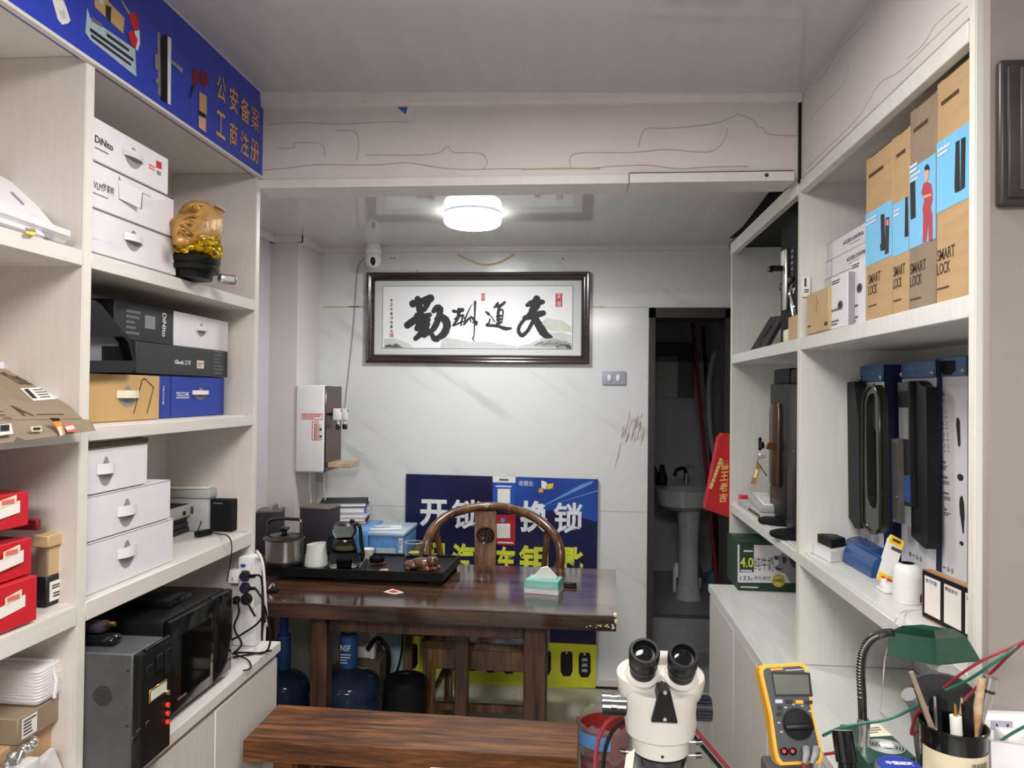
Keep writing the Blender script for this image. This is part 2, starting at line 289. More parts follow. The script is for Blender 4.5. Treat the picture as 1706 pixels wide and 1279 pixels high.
for k in range(26):
    px, py = rr.uniform(1038, 1074), rr.uniform(684, 722); l = rr.uniform(8, 26)
    b.tube([at(px, py, Y=YW - .001), at(px - 2, py + l * .5, Y=YW - .001), at(px - 5, py + l, Y=YW - .001)], [0.002, 0.005, 0.001], 'pink_stain', 5, flat=0.1)
b.tube([at(1034, 735, Y=YW - .001), at(1029, 758, Y=YW - .001), at(1024, 778, Y=YW - .001)], [0.003, 0.006, 0.002], 'pink_stain', 5, flat=0.1)
b.build('paint_stain', None, 'pink smeared marks on the pale wall left of the dark doorway', 'stain')
b = MB(); b.box((LW - 0.1, 2.0, -0.05), (LW, YW, 2.4), 'left_wall_paint'); b.box((-1.42, -2.2, -0.05), (XLB - 0.02, 2.0, 2.6), 'left_wall_paint'); b.box((LW - .1, 1.9, -.05), (-1.42, 2.0, 2.6), 'left_wall_paint'); struct(b, 'wall_left')
b = MB(); b.box((LW, 3.65, -0.05), (-1.415, YW, 2.335), 'white_wall'); struct(b, 'wall_column')
b = MB(); b.box((XRB + 0.02, 0.9, -0.05), (1.2, 4.0, 2.5), 'white_wall'); struct(b, 'wall_right')
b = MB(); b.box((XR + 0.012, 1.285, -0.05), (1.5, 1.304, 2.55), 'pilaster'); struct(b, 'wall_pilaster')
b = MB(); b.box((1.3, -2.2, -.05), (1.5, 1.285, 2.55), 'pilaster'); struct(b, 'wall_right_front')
# beam between the two ceilings, with its trims and the lifting edges of its old covering
b = MB(); b.hexa([(-1.56, 2.30, 2.21), (XR + .3, 2.30, 2.205), (XR + .3, 2.40, 2.205), (-1.56, 2.40, 2.21), (-1.56, 2.30, 2.50), (XR + .3, 2.30, 2.47), (XR + .3, 2.40, 2.47), (-1.56, 2.40, 2.50)], 'beam_paint')
YB = 2.298
def crackline(pts, r=0.0009, m='crack'): b.tube([at(x, y, Y=YB) for x, y in pts], r, m, 5)
for pts in ([(445, 208), (500, 204), (560, 207), (640, 203), (680, 204)], [(463, 247), (490, 246), (492, 238), (536, 240), (541, 262)], [(560, 218), (590, 219), (598, 238), (594, 268)],
            [(440, 283), (480, 280), (530, 274), (620, 275), (680, 271), (730, 279), (775, 282), (840, 281)], [(610, 258), (720, 257), (745, 243), (757, 254), (800, 255), (812, 270), (805, 281)],
            [(952, 282), (957, 256), (1050, 254), (1110, 249), (1180, 253), (1205, 235), (1212, 214)], [(1063, 246), (1075, 215), (1110, 214), (1190, 206), (1230, 190)], [(1230, 190), (1255, 200), (1262, 212), (1272, 213), (1282, 224), (1330, 226)],
            [(840, 281), (960, 281), (1020, 277), (1080, 275), (1130, 281), (1180, 278), (1246, 277)]): crackline(sp([(x, y, 0) for x, y in pts], 4) and [(p.x, p.y) for p in sp([(x, y, 0) for x, y in pts], 4)])
crackline([(870, 282), (940, 280), (1000, 281)], 0.0018, 'yellow_putty')
b.prism([at(655, 173, Y=YB), at(686, 205, Y=YB), at(694, 174, Y=YB)], (0, -0.001, 0), 'trim_white'); b.prism([at(655, 173, Y=YB), at(676, 191, Y=YB), at(679, 180, Y=YB), at(676, 173, Y=YB)], (0, -0.002, 0), 'blue_scrap')
struct(b, 'beam')
b = MB(); b.hexa([(-1.03, 2.282, 2.455), (XR, 2.282, 2.432), (XR, 2.30, 2.432), (-1.03, 2.30, 2.455), (-1.03, 2.275, 2.50), (XR, 2.275, 2.455), (XR, 2.30, 2.455), (-1.03, 2.30, 2.50)], 'trim_white')
b.box((-1.03, 2.29, 2.196), (0.15, 2.41, 2.222), 'trim_white'); b.box((0.152, 2.286, 2.196), (XR - 0.02, 2.41, 2.224), 'trim_white'); b.box((0.15, 2.285, 2.196), (0.152, 2.3, 2.224), 'dark_gap'); b.box((.152, 2.289, 2.224), (XR - .02, 2.3, 2.2275), 'dark_gap')
b.ball((0.56, 2.286, 2.213), 0.006, 'ink', 8, 6); b.box((XR - 0.006, 2.292, 2.19), (XR + 0.002, 2.3, 2.47), 'dark_gap'); struct(b, 'trim_beam')
b = MB(); b.box((-1.41, YW - 0.02, 2.31), (0.78, YW, 2.335), 'trim_white'); b.box((-1.41, YW - 0.026, 2.325), (0.78, YW, 2.335), 'trim_white')
b.box((-1.415, 3.63, 2.30), (-1.39, YW, 2.335), 'trim_white'); b.box((LW, 3.625, 2.30), (-1.39, 3.65, 2.335), 'trim_white'); b.box((LW, 2.40, 2.30), (LW + 0.025, 3.65, 2.335), 'trim_white'); struct(b, 'trim_crown')
b = MB(); b.box((-1.41, YW - 0.015, 0), (0.372, YW, 0.045), 'trim_white'); b.box((-1.41, YW - 0.017, 0.0), (0.372, YW - .012, 0.012), 'dark_gap'); struct(b, 'baseboard_back')
# torn gap between back ceiling and right shelf, its darkness painted as a black sheet
b = MB(); b.prism([at(x, y, Z=2.332) for x, y in ((1216, 397), (1238, 378), (1262, 352), (1289, 318), (1304, 319), (1280, 346), (1258, 366), (1240, 389), (1225, 396))], (0, 0, 0.003), 'dark_gap'); struct(b, 'ceiling_gap_shade')
# door opening, its frame and the unlit washroom beyond
b = MB(); b.box((0.372, YW - 0.02, 0), (0.405, YW + 0.12, 2.008), 'dark_frame'); b.box((0.372, YW - 0.02, 1.955), (1.05, YW + 0.12, 2.008), 'dark_frame'); b.box((0.765, YW - 0.02, 0), (0.82, YW + 0.12, 2.0), 'dark_frame'); b.box((0.405, YW + .03, 1.94), (0.78, YW + 0.09, 1.956), 'dark_gap'); struct(b, 'door_1')
b = MB(); b.box((0.1, YW + 0.1, -0.05), (0.2, 5.7, 2.4), 'bath_tile'); b.box((1.25, YW + 0.1, -0.05), (1.35, 5.7, 2.4), 'bath_tile'); b.box((0.1, 5.6, -0.05), (1.35, 5.7, 2.4), 'bath_tile'); b.box((0.1, YW + 0.1, 2.35), (1.35, 5.7, 2.45), 'bath_dark')
struct(b, 'wall_washroom')
b = MB(); b.box((0.1, YW, -0.05), (1.35, 4.5, 0.03), 'bath_floor'); b.box((0.1, 4.5, -0.05), (1.35, 5.7, 0.25), 'bath_floor'); b.box((.2, 4.49, .232), (1.25, 4.5, .25), 'bath_dark'); struct(b, 'floor_washroom')
# ================================================================ left fittings
t = thing('wall_shelf', 'white wood-grain open shelf unit along the left wall, stacked with product boxes', 'shelf', (XL, YD, CT + .001))
def upright(y0, y1, z0, z1, nm='side_panel'): b = MB(); b.rbox((XLB, y0, z0), (XL, y1, z1), 'laminate', 0.0015, 1); b.box((XL - .001, y0 + .001, z0), (XL + .001, y1 - .001, z1), 'laminate_edge'); b.build(nm, t)
upright(YD - 0.0135, YD + 0.0135, CT + .001, 2.24, 'divider_panel'); upright(YE - 0.027, YE, CT + .001, 2.24)
upright(YN, YN + .018, CT + .001, 2.24)
for z0, z1 in (S1, S2, S3):
    for ya, yb in ((YN + .018, YD - .0135), (YD + .0135, YE - .027)):
        b = MB(); b.box((XLB, ya, z0), (XL - 0.016, yb, z1), 'laminate_flat'); b.rbox((XL - 0.016, ya, z0), (XL + 0.001, yb, z1 - .004), 'laminate_flat', 0.0015, 1); b.build('shelf_board', t)
b = MB(); b.box((XLB, YN, 2.24), (XL, YE, 2.262), 'laminate_flat'); b.build('top_board', t)
b = MB(); b.box((XLB - 0.012, YN, CT + .001), (XLB, YE, 2.262), 'laminate'); b.box((XLB, 1.86, CT + .02), (XLB + .001, 1.863, 2.24), 'crack'); b.build('back_panel', t)
t = thing('signboard', 'deep blue sign with gold writing and lock pictures over the left shelf', 'sign', (XL + .006, 1.4, 2.235))
b = MB(); b.box((XL - 0.02, YN, 2.235), (XL + 0.006, YE + .005, 2.498), 'blue_board'); b.build('board', t)
b = MB(); b.box((XL - 0.02, YN, 2.498), (XL + 0.012, YE + .005, 2.507), 'trim_white'); b.box((XL - .004, YN, 2.228), (XL + 0.010, YE, 2.235), 'trim_white'); b.build('edge_strip', t)
b = MB(); XS = XL + 0.0065
for s, x0, x1, ya, yb in (('公', 361, 376, 124, 172), ('安', 382, 396, 143, 190), ('备', 400, 416, 161, 207), ('案', 418, 432, 176, 220), ('工', 360, 375, 184, 232), ('商', 382, 395, 201, 247), ('注', 400, 414, 217, 262), ('册', 417, 431, 231, 274)):
    p, q, c = at(x0, (ya + yb) / 2, X=XS), at(x1, (ya + yb) / 2, X=XS), at((x0 + x1) / 2, ya + 3, X=XS); d = at((x0 + x1) / 2, yb - 3, X=XS)
    b.text(s, (XS, p.y, d.z), Y_, Z_, q.y - p.y, c.z - d.z, 'gold_print', 0.0 if s == '案' else 0.015)
b.build('lettering', t)
def pic(nm, polys):
    b = MB()
    for k, (m, pts) in enumerate(polys): b.prism([at(x, y, X=XS + 0.0004 * k) for x, y in pts], (0.0006, 0, 0), m)
    b.build(nm, t)
pic('printed_remote', [('white_plastic', [(87, 0), (96, 32), (103, 41), (113, 39), (117, 34), (110, 12), (105, 0)]), ('pale_grey', [(98, 18), (103, 31), (110, 31), (106, 17)])])
pic('printed_cylinder', [('cardboard_tan', [(157, 0), (158, 12), (205, 56), (207, 30), (181, 3), (180, 0)]), ('ink', [(176, 8), (176, 28), (184, 37), (185, 12)]), ('pale_grey', [(165, 0), (164, 5), (172, 8), (174, 0)])])
pic('printed_picks', [('tub_pale', [(145, 13), (150, 30), (225, 82), (227, 128), (150, 66), (142, 54)]), ('ink_grey', [(152, 28), (170, 40), (170, 46), (152, 35)]), ('ink', [(150, 46), (222, 98), (222, 103), (150, 52)]), ('ink', [(152, 57), (218, 106), (218, 110), (152, 62)]), ('ink', [(178, 55), (215, 82), (215, 86), (178, 60)])])
pic('printed_keys', [('steel', [(200, 0), (203, 0), (220, 26), (216, 28)]), ('red_print', [(215, 22), (224, 20), (232, 34), (230, 50), (224, 52), (217, 38)]), ('white_print', [(224, 52), (232, 50), (233, 72), (229, 85), (225, 80)]), ('red_print', [(213, 53), (222, 51), (229, 66), (226, 80), (219, 76)])])
pic('printed_mortise_lock', [('steel', [(262, 55), (266, 53), (268, 160), (263, 158)]), ('black_plastic', [(267, 64), (275, 57), (279, 60), (279, 173), (268, 166)]), ('white_print', [(279, 60), (285, 64), (284, 175), (279, 172)]), ('steel', [(284, 98), (304, 114), (304, 123), (284, 104)]), ('steel', [(258, 90), (263, 92), (263, 118), (258, 114)]), ('steel', [(259, 130), (263, 132), (263, 140), (259, 138)])])
pic('printed_key_set', [('maroon_card', [(321, 114), (329, 116), (332, 134), (325, 144), (320, 132)]), ('maroon_card', [(333, 117), (343, 119), (347, 136), (340, 146), (334, 138)]), ('cardboard_tan', [(332, 153), (344, 160), (344, 192), (332, 186)]), ('ink', [(332, 184), (342, 190), (342, 196), (332, 192)]), ('skin_print', [(331, 192), (343, 198), (343, 221), (331, 212)]), ('dark_steel', [(322, 140), (325, 144), (319, 160), (316, 163)])])
XC = -0.93
b = MB(); b.rbox((XLB, YN, CT - .03), (XC, YE, CT), 'laminate_flat', .002, 1); b.build('countertop', None, 'white wood-grain worktop under the left shelf, holding the microwave oven', 'worktop')
t = thing('base_cabinet', 'white grained base cabinet beside the left end of the wooden bench', 'cabinet', (-1.1, 1.5, 0))
b = MB(); b.box((XLB, YN, 0), (XC - 0.022, YE - .006, CT - .031), 'laminate'); b.box((XC - 0.023, YE - .03, 0), (XC - 0.018, YE - .006, CT - .031), 'laminate_edge'); b.build('body', t)
for ya, yb in ((YN + .01, 1.06), (1.065, 1.52), (1.525, 1.88), (1.885, YE - 0.012)): b = MB(); b.rbox((XC - 0.022, ya, 0.06), (XC - 0.006, yb, CT - 0.045), 'cabinet_door', 0.003, 1); b.build('door', t)
# ================================================================ right fittings
t = thing('wall_shelf', 'pale open shelf unit along the right wall, holding lock samples and cartons', 'shelf', (XR, YE, CT + .001))
for nm, y0, y1, z1 in (('side_panel', YP - .02, YP, 2.5), ('divider_panel', YE - .018, YE + .012, 2.19), ('side_panel', YF - .02, YF, 2.2)):
    b = MB(); b.rbox((XR, y0, CT + .001), (XRB, y1, z1), 'right_laminate', 0.0015, 1); b.box((XR - .001, y0 + .001, CT + .001), (XR + .001, y1 - .001, z1), 'laminate_edge'); b.build(nm, t)
RS = ((1.050, 1.087), (1.687, 1.728), (2.157, 2.195))
for z0, z1 in RS:
    for ya, yb in ((YP, YE - .018), (YE + .012, YF - .02)):
        if z0 > 2: continue
        b = MB(); b.rbox((XR - 0.001, ya, z0), (XR + 0.017, yb, z1 - .003), 'right_laminate', 0.0015, 1); b.box((XR + 0.017, ya, z0), (XRB, yb, z1), 'right_top'); b.build('shelf_board', t)
b = MB(); b.rbox((XR - .004, YP, 2.157), (XR + .02, YE - .018, 2.195), 'trim_white', .002, 1); b.box((XR + .02, YP, 2.185), (XRB, YE - .018, 2.2), 'right_laminate'); b.build('top_rail', t)
b = MB(); b.rbox((XR - .004, YE + .012, 2.160), (XR + .02, YF, 2.21), 'laminate_edge', .002, 1); b.box((XR + .012, YE + .012, 2.205), (XRB, YF, 2.215), 'yellow_putty'); b.box((XR + .02, YE + .012, 2.19), (XRB, YF, 2.204), 'black_matte'); b.build('top_rail', t)
b = MB(); b.box((XRB, YP, CT + .001), (XRB + 0.012, YF, 2.21), 'right_laminate'); b.build('back_panel', t)
b = MB(); b.box((XR + 0.002, YP + .0005, 2.197), (XR + .03, YE + .02, 2.46), 'beam_paint')
for pts in ([(1342, 305), (1375, 275), (1420, 240), (1440, 220), (1500, 165), (1560, 105), (1618, 50)], [(1344, 280), (1380, 245), (1430, 195), (1465, 140), (1500, 118), (1560, 60), (1612, 10)], [(1345, 205), (1370, 175), (1405, 140), (1415, 100)], [(1352, 143), (1375, 122), (1400, 80), (1440, 40)], [(1512, 98), (1540, 72), (1560, 40), (1600, 5)]):
    b.tube(sp([at(x, y, X=XR + .002) for x, y in pts], 4), 0.0011, 'crack', 5)
b.box((XR - .001, YP, 2.197), (XR + .003, YE, 2.2), 'crack'); struct(b, 'trim_fascia')
XC2 = 0.557
b = MB(); b.rbox((XC2, 1.303, CT - .03), (XRB, 3.21, CT), 'right_top', .002, 1); b.build('countertop', None, 'white worktop under the right shelf, holding the milk carton', 'worktop')
t = thing('base_cabinet', 'pale grained base cabinet behind the microscope, below the milk carton', 'cabinet', (0.75, 2.2, 0))
b = MB(); b.box((XC2 + 0.02, 1.303, 0), (XRB, 3.20, CT - .031), 'right_laminate'); b.build('body', t)
for ya, yb in ((1.31, 1.77), (1.775, 2.24), (2.245, 2.71), (2.715, 3.195)): b = MB(); b.rbox((XC2 + 0.004, ya, 0.06), (XC2 + 0.02, yb, CT - 0.04), 'cabinet_door', 0.003, 1); b.build('door', t)
# ================================================================ ceiling lamp
lc = at(788, 376, Z=2.30); lc = V((-0.462, 3.205, 2.335))
t = thing('ceiling_lamp', 'round white glowing lamp on the glossy back ceiling', 'lamp', lc)
b = MB(); b.lathe([(0.118, -0.012), (0.122, -0.012), (0.124, -0.0), (0.118, -0.0)], 'lamp_rim', lc, seg=40); b.build('base_ring', t)
b = MB(); b.lathe([(0.02, -0.062), (0.10, -0.060), (0.112, -0.056)], 'lamp_glow', lc, seg=48); b.lathe([(0.112, -0.056), (0.121, -0.050), (0.125, -0.040), (0.125, -0.013), (0.11, -0.012)], 'lamp_side', lc, seg=48, cap=False); b.build('diffuser', t)
# ================================================================ goods on the left shelf
def hit(px, py, p0, n):
    d = CM @ V(((px - 853) / F, -(py - 639.5) / F, 1)); return EYE + d * ((V(p0) - EYE).dot(n) / d.dot(n))
def cb(px, py, z0, px2, pyt, d, dz=0.0, XX=None):
    """box whose aisle face starts at its lower left corner (px, py) on a board at height z0"""
    p = at(px, py, Z=z0) if XX is None else at(px, py, X=XX); y1 = at(px2, py, X=p.x).y; s = -1 if p.x < 0 else 1
    if s < 0 and px < 150: p.y = max(p.y, YD + .016)
    return (p.x + s * d, p.y, z0 + dz), (p.x, y1, at(px, pyt, X=p.x).z)
def cx(X, px, px2, z0, pyt, d):
    s = -1 if X < 0 else 1; p = at(px, pyt, X=X)
    if s < 0 and px < 150: p.y = max(p.y, YD + .016)
    return (X + s * d, p.y, z0), (X, at(px2, pyt, X=X).y, p.z)
def ctr(a, b): return ((a[0] + b[0]) / 2, (a[1] + b[1]) / 2, min(a[2], b[2]))
def carton(name, label, cat, a, b, m, group=None, seam='card_shadow', r=0.0015):
    t = thing(name, label, cat, ctr(a, b), group)
    q = MB(); q.rbox(a, b, m, r, 1); z1 = max(a[2], b[2]); X = b[0]; s = 1 if X < 0 else -1; ya, yb = min(a[1], b[1]), max(a[1], b[1])
    if seam:
        q.box((X, ya + .004, z1 - .0022), (X + s * .0006, yb - .004, z1 - .0006), seam)
    return t, q
def box_handle(t, X, y, z, w, h, m='white_card', s=1):
    """die-cut slot with a bent plastic strap"""
    n = V((s, 0, 0)); b = MB()
    N = 12; T = [-1 + 2 * i / N for i in range(N + 1)]
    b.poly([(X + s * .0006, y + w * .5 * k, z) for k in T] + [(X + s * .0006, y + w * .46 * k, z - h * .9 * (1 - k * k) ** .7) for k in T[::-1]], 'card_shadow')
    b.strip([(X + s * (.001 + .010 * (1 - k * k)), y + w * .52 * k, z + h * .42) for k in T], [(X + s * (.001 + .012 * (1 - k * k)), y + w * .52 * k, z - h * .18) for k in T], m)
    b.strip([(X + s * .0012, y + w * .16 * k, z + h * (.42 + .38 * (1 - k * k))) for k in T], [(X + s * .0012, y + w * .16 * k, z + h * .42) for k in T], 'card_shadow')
    b.build('handle', t)
def ptx(b, s, x0, y0, x1, y1, X, m, bold=0.0, u=None, lift=.0008):
    """lettering on an aisle face, from the pixel at its top left to the pixel at its bottom right"""
    p, q = at(x0, y0, X=X), at(x1, y1, X=X); pl = at(x0, y1, X=X)
    u = Y_ if X < 0 else -Y_
    # keep the letter height measured at the middle of the word
    b.text(s, (X, p.y, q.z), u, Z_, abs(q.y - p.y), abs(p.z - q.z), m, bold, lift)
G1 = 'white boxes stacked on the upper shelf'
a1, b1 = cb(147, 413, 1.841, 294, 343, .25, XX=XL - .006); b1 = (b1[0], b1[1], b1[2])
t, q = carton('lock_box', 'lowest white box of the stack beside the gold toad', 'box', a1, b1, 'white_card', G1)
ptx(q, 'Ric lei', 150, 397, 184, 406, b1[0], 'white_card_cool', .01); q.build('body', t); box_handle(t, b1[0], at(222, 400, X=b1[0]).y, at(222, 400, X=b1[0]).z, .07, .028)
a2, b2 = cx(b1[0] + .002, 147, 291, b1[2] + .002, 263, .26)
t, q = carton('lock_box', 'middle white box with VLM lettering and a torn flap, under the top box', 'box', a2, b2, 'white_card', G1, 'ink')
ptx(q, 'VLM', 156, 301, 170, 319, b2[0], 'ink', 0); ptx(q, '罗莱明', 171, 305, 189, 326, b2[0], 'ink', 0); q.rows((b2[0], at(155, 318, X=b2[0]).y, at(155, 322, X=b2[0]).z), Y_, Z_, .05, .004, 1, 'ink_grey'); q.build('body', t)
b = MB(); f = [at(x, y, X=b2[0] + .001) for x, y in ((198, 292), (252, 322), (252, 328), (202, 304))]; b.prism(f, (.001, 0, 0), 'white_card_cool'); f = [at(198, 300, X=b2[0] + .001), at(199, 331, X=b2[0] + .001), at(233, 347, X=b2[0] + .012), at(236, 318, X=b2[0] + .014)]; b.prism(f, (.001, .001, 0), 'white_card_cool')
b.prism([at(x, y, X=b2[0] + .0004) for x, y in ((198, 293), (198, 332), (207, 336), (222, 315))], (.0004, 0, 0), 'card_shadow'); b.prism([at(x, y, X=b2[0] + .0004) for x, y in ((234, 316), (232, 347), (236, 348), (238, 318))], (.0004, 0, 0), 'ink_grey'); b.build('torn_flap', t)
a3, b3 = cx(b2[0] - .001, 148, 282, b2[2] + .003, 189, .26)
t, q = carton('lock_box', 'top white box with DiNito lettering and a red mark, highest on the left shelf', 'box', a3, b3, 'white_card', G1, None)
ptx(q, 'DiNito', 158, 224, 188, 252, b3[0], 'ink', .02); q.rows((b3[0], at(158, 243, X=b3[0]).y, at(158, 247, X=b3[0]).z), Y_, Z_, .045, .005, 1, 'ink_grey')
q.prism([at(x, y, X=b3[0]) for x, y in ((260, 267), (269, 271), (269, 282), (260, 279))], (.0008, 0, 0), 'red_print'); q.rows((b3[0], at(248, 276, X=b3[0]).y, at(248, 281, X=b3[0]).z), Y_, Z_, .026, .014, 2, 'pink_sticker'); q.rows((b3[0], at(261, 288, X=b3[0]).y, at(261, 290, X=b3[0]).z), Y_, Z_, .018, .01, 2, 'ink'); q.build('body', t)
box_handle(t, b3[0], at(222, 262, X=b3[0]).y, at(222, 262, X=b3[0]).z, .075, .028, 'clear_plastic')
# golden toad on its dark stand
p = at(337, 462, Z=1.841); tx, ty, k = p.x - .045, p.y + .035, 1.06
t = thing('toad_figurine', 'gold money toad with a coin in its mouth on a round black stand', 'figurine', (tx, ty, 1.841))
b = MB(); b.lathe([(.055, 0), (.057, .014), (.060, .018), (.074, .020), (.076, .030), (.072, .036), (.076, .040), (.078, .052), (.070, .058)], 'black_plastic', (tx, ty, 1.841), seg=36, sx=.85, sy=1.02); b.build('stand', t)
b = MB(); zb = 1.841 + .056
b.ball((tx, ty, zb + .018), (.062, .078, .024), 'gold_bright', 24, 12); b.ball((tx, ty - .01, zb + .035), (.056, .064, .024), 'gold_bright', 24, 12)
rr = random.Random(5)
for i in range(90):
    an = rr.uniform(0, 6.28); rad = rr.uniform(.75, 1.05); h = rr.uniform(.004, .062); q = V((tx + .062 * rad * math.cos(an), ty + .078 * rad * math.sin(an), zb + h * (1 - .4 * (math.sin(an) > .5)))); b.lathe([(.009, 0), (.010, .0015), (.009, .003)], 'gold_bright', M=aim(q, (rr.uniform(-1, 1), rr.uniform(-1, 1), .6)), seg=10)
for i in range(5): b.lathe([(.017, .0), (.019, .002), (.019, .006), (.017, .008)], 'gold_bright', (tx + .035, ty - .005, zb + .018 + .008 * i), seg=18)
for yy, zz in ((.058, .02), (.066, .035), (-.03, .03), (.03, .012)): b.ball((tx + .035, ty + yy, zb + zz), (.016, .015, .014), 'gold_bright', 12, 8)
b.build('coin_pile', t)
b = MB(); sil = [(301, 408), (299, 392), (298, 366), (304, 361), (312, 353), (318, 341), (326, 335), (336, 334), (344, 338), (349, 345), (358, 346), (366, 350), (366, 358), (366, 372), (366, 386), (364, 398), (362, 408), (345, 412), (320, 412)]
P = [at(x, y, X=tx + .022) for x, y in sil]; P = sp(P, 3, True); cen = V((tx, sum(p.y for p in P) / len(P), sum(p.z for p in P) / len(P))); n = len(P); Wd = .040; rings = []
for q_, s_ in enumerate((1, .985, .94, .86, .74, .58, .38, .15)):
    for sg in ((1,) if s_ == 1 else (1, -1)): rings.append((sg * Wd * (1 - s_ ** 2.4) ** .5, s_, sg))
front = [r_ for r_ in rings if r_[2] == 1]; back = [r_ for r_ in rings if r_[2] == -1]
order = back[::-1] + front; vs = []
for x_, s_, sg in order:
    for k, p in enumerate(P): w_ = 1 + .02 * math.sin(k * 1.9 + s_ * 9) * (s_ < .99); vs.append((tx + .014 + x_ * w_, cen.y + (p.y - cen.y) * s_ * w_, cen.z + (p.z - cen.z) * s_ * w_))
m_ = len(order); b.add(vs, [(r_ * n + k, r_ * n + (k + 1) % n, (r_ + 1) * n + (k + 1) % n, (r_ + 1) * n + k) for r_ in range(m_ - 1) for k in range(n)] + [list(range(n))[::-1], [(m_ - 1) * n + k for k in range(n)]], 'gold_satin')
def tp(px, py, dx=.045): return at(px, py, X=tx + dx)
for pts in ([(318, 374), (330, 364), (346, 356), (364, 352)], [(326, 392), (336, 380), (350, 374), (362, 374)], [(300, 372), (312, 380), (322, 392)], [(296, 384), (306, 390), (314, 400)], [(306, 362), (318, 358), (328, 362)]): b.tube(sp([tp(*q_) for q_ in pts], 5), .0035, 'gold_satin', 6)
b.ball(tp(324, 346, .036), (.013, .013, .012), 'gold_satin', 14, 10); b.ball(tp(325, 346, .047), (.004, .006, .006), 'gold_bright', 10, 8); b.tube(sp([tp(315, 344, .04), tp(324, 339, .044), tp(336, 341, .04)], 5), .004, 'gold_satin', 6); b.ball(at(324, 344, X=tx - .034), (.013, .013, .012), 'gold_satin', 12, 8)
for q_ in range(24): c_ = tp(rr.uniform(297, 318), rr.uniform(366, 398), .04); b.ball(c_, (.006, .004, .004), 'gold_satin', 7, 5)
b.ball(tp(340, 396, .045), (.014, .024, .012), 'gold_satin', 12, 8); b.ball(tp(303, 402, .045), (.014, .02, .014), 'gold_satin', 12, 8)
b.build('toad', t)
b = MB(); b.lathe([(.004, 0), (.016, .0005), (.017, .003), (.016, .0055), (.004, .006)], 'pale_wood', M=aim(at(365, 349, X=tx + .02), (.35, .25, 1)), seg=20); b.build('coin', t)
p = at(378, 474, Z=1.841); b = MB(RZ(-38, p)); b.rbox((p.x - .012, p.y - .026, 1.8415), (p.x + .012, p.y + .028, 1.870), 'steel', .011, 3); b.box((p.x + .0112, p.y - .012, 1.850), (p.x + .0124, p.y + .016, 1.863), 'light_grey'); b.build('small_clock', None, 'small silver rounded clock beside the black stand of the gold toad', 'clock')
# second level: black housing, dark boxes, tan and blue boxes
a, c = cb(145, 697, 1.475, 265, 621, .21, XX=-1.06)
t, q = carton('lock_box', 'tan cardboard box with a pale strap handle and black outline print', 'box', a, c, 'cardboard_tan', None, None)
for s_, e_ in (((223, 688), (237, 632)), ((237, 632), (241, 630)), ((241, 630), (256, 645)), ((256, 645), (245, 688))): q.tube([at(*s_, X=c[0] + .0006), at(*e_, X=c[0] + .0006)], .0012, 'ink_brown', 5)
q.build('body', t); box_handle(t, c[0], at(213, 659, X=c[0]).y, at(213, 659, X=c[0]).z, .085, .03, 'cream_label'); tan_top = c[2]; tan = (a, c)
X2 = c[0] - .02
a4 = (X2 - .2, at(266, 690, X=X2).y, 1.475); b4 = (X2, at(373, 690, X=X2).y, at(373, 629, X=X2).z)
t, q = carton('lock_box', 'blue box with white Tecche lettering at the right of the tan box', 'box', a4, b4, 'box_blue', None, None)
ptx(q, 'TECCHE', 293, 653, 314, 660, X2, 'white_print', .02); q.rows((X2, at(293, 664, X=X2).y, at(293, 664, X=X2).z), Y_, Z_, .07, .005, 1, 'white_print')
q.text('TECCHE', (X2, at(271, 660, X=X2).y - .002, at(271, 642, X=X2).z), -Z_, Y_, .05, .008, 'white_print', .01); q.box((X2, at(284, 660, X=X2).y, 1.478), (X2 + .0006, at(284.6, 660, X=X2).y, b4[2] - .002), 'ink'); q.build('body', t)
box_handle(t, X2, at(334, 655, X=X2).y, at(334, 655, X=X2).z, .09, .02, 'white_card')
X3 = X2 + .006
a5 = (X3 - .22, at(226, 625, X=X3).y, b4[2] + .001); b5 = (X3, min(2.271, at(379, 629, X=X3).y), at(379, 586, X=X3).z)
t, q = carton('lock_box', 'charcoal box with white lock lettering and a square pale sticker', 'box', a5, b5, 'box_charcoal', None, None)
ptx(q, 'Glock', 291, 599, 306, 607, X3, 'white_print', .03); ptx(q, '立刻', 307, 599, 317, 608, X3, 'white_print', .0); q.rows((X3, at(356, 624, X=X3).y, at(356, 624, X=X3).z), Y_, Z_, .055, .075, 7, 'ink_grey', .35); q.build('body', t)
b = MB(); p_, q_ = at(328, 600, X=X3), at(339, 614, X=X3); b.box((X3 + .0002, p_.y, q_.z), (X3 + .001, q_.y, p_.z), 'cream_label'); b.rows((X3 + .001, p_.y + .003, q_.z + .004), Y_, Z_, q_.y - p_.y - .006, p_.z - q_.z - .008, 4, 'ink_grey', .4); b.build('sticker', t)
X4 = X3 - .012
a6 = (X4 - .2, at(190, 560, X=X4).y, b5[2] + .001); b6 = (X4, min(2.271, at(380, 580, X=X4).y), at(380, 536, X=X4).z)
ym = at(289, 560, X=X4).y
t, q = carton('lock_box', 'navy and white box on top of the charcoal box, its lettering sideways', 'box', a6, (X4, ym, b6[2]), 'box_navy', None, None)
q.rbox((X4 - .2, ym, a6[2]), b6, 'white_card', .002, 1)
q.text('DiNito', (X4, at(270, 540, X=X4).y, b6[2] - .012), -Z_, Y_, .062, .018, 'white_print', .015); q.rows((X4, at(209, 560, X=X4).y, a6[2] + .012), Y_, Z_, .06, .065, 5, 'ink_grey', .5); q.box((X4, at(241, 560, X=X4).y, a6[2] + .035), (X4 + .0006, at(258, 560, X=X4).y, a6[2] + .068), 'mid_grey')
q.text('DiNito', (X4, at(373, 555, X=X4).y, a6[2] + .018), -Y_, -Z_, .045, .016, 'ink', .02, lift=-.0008); q.build('body', t)
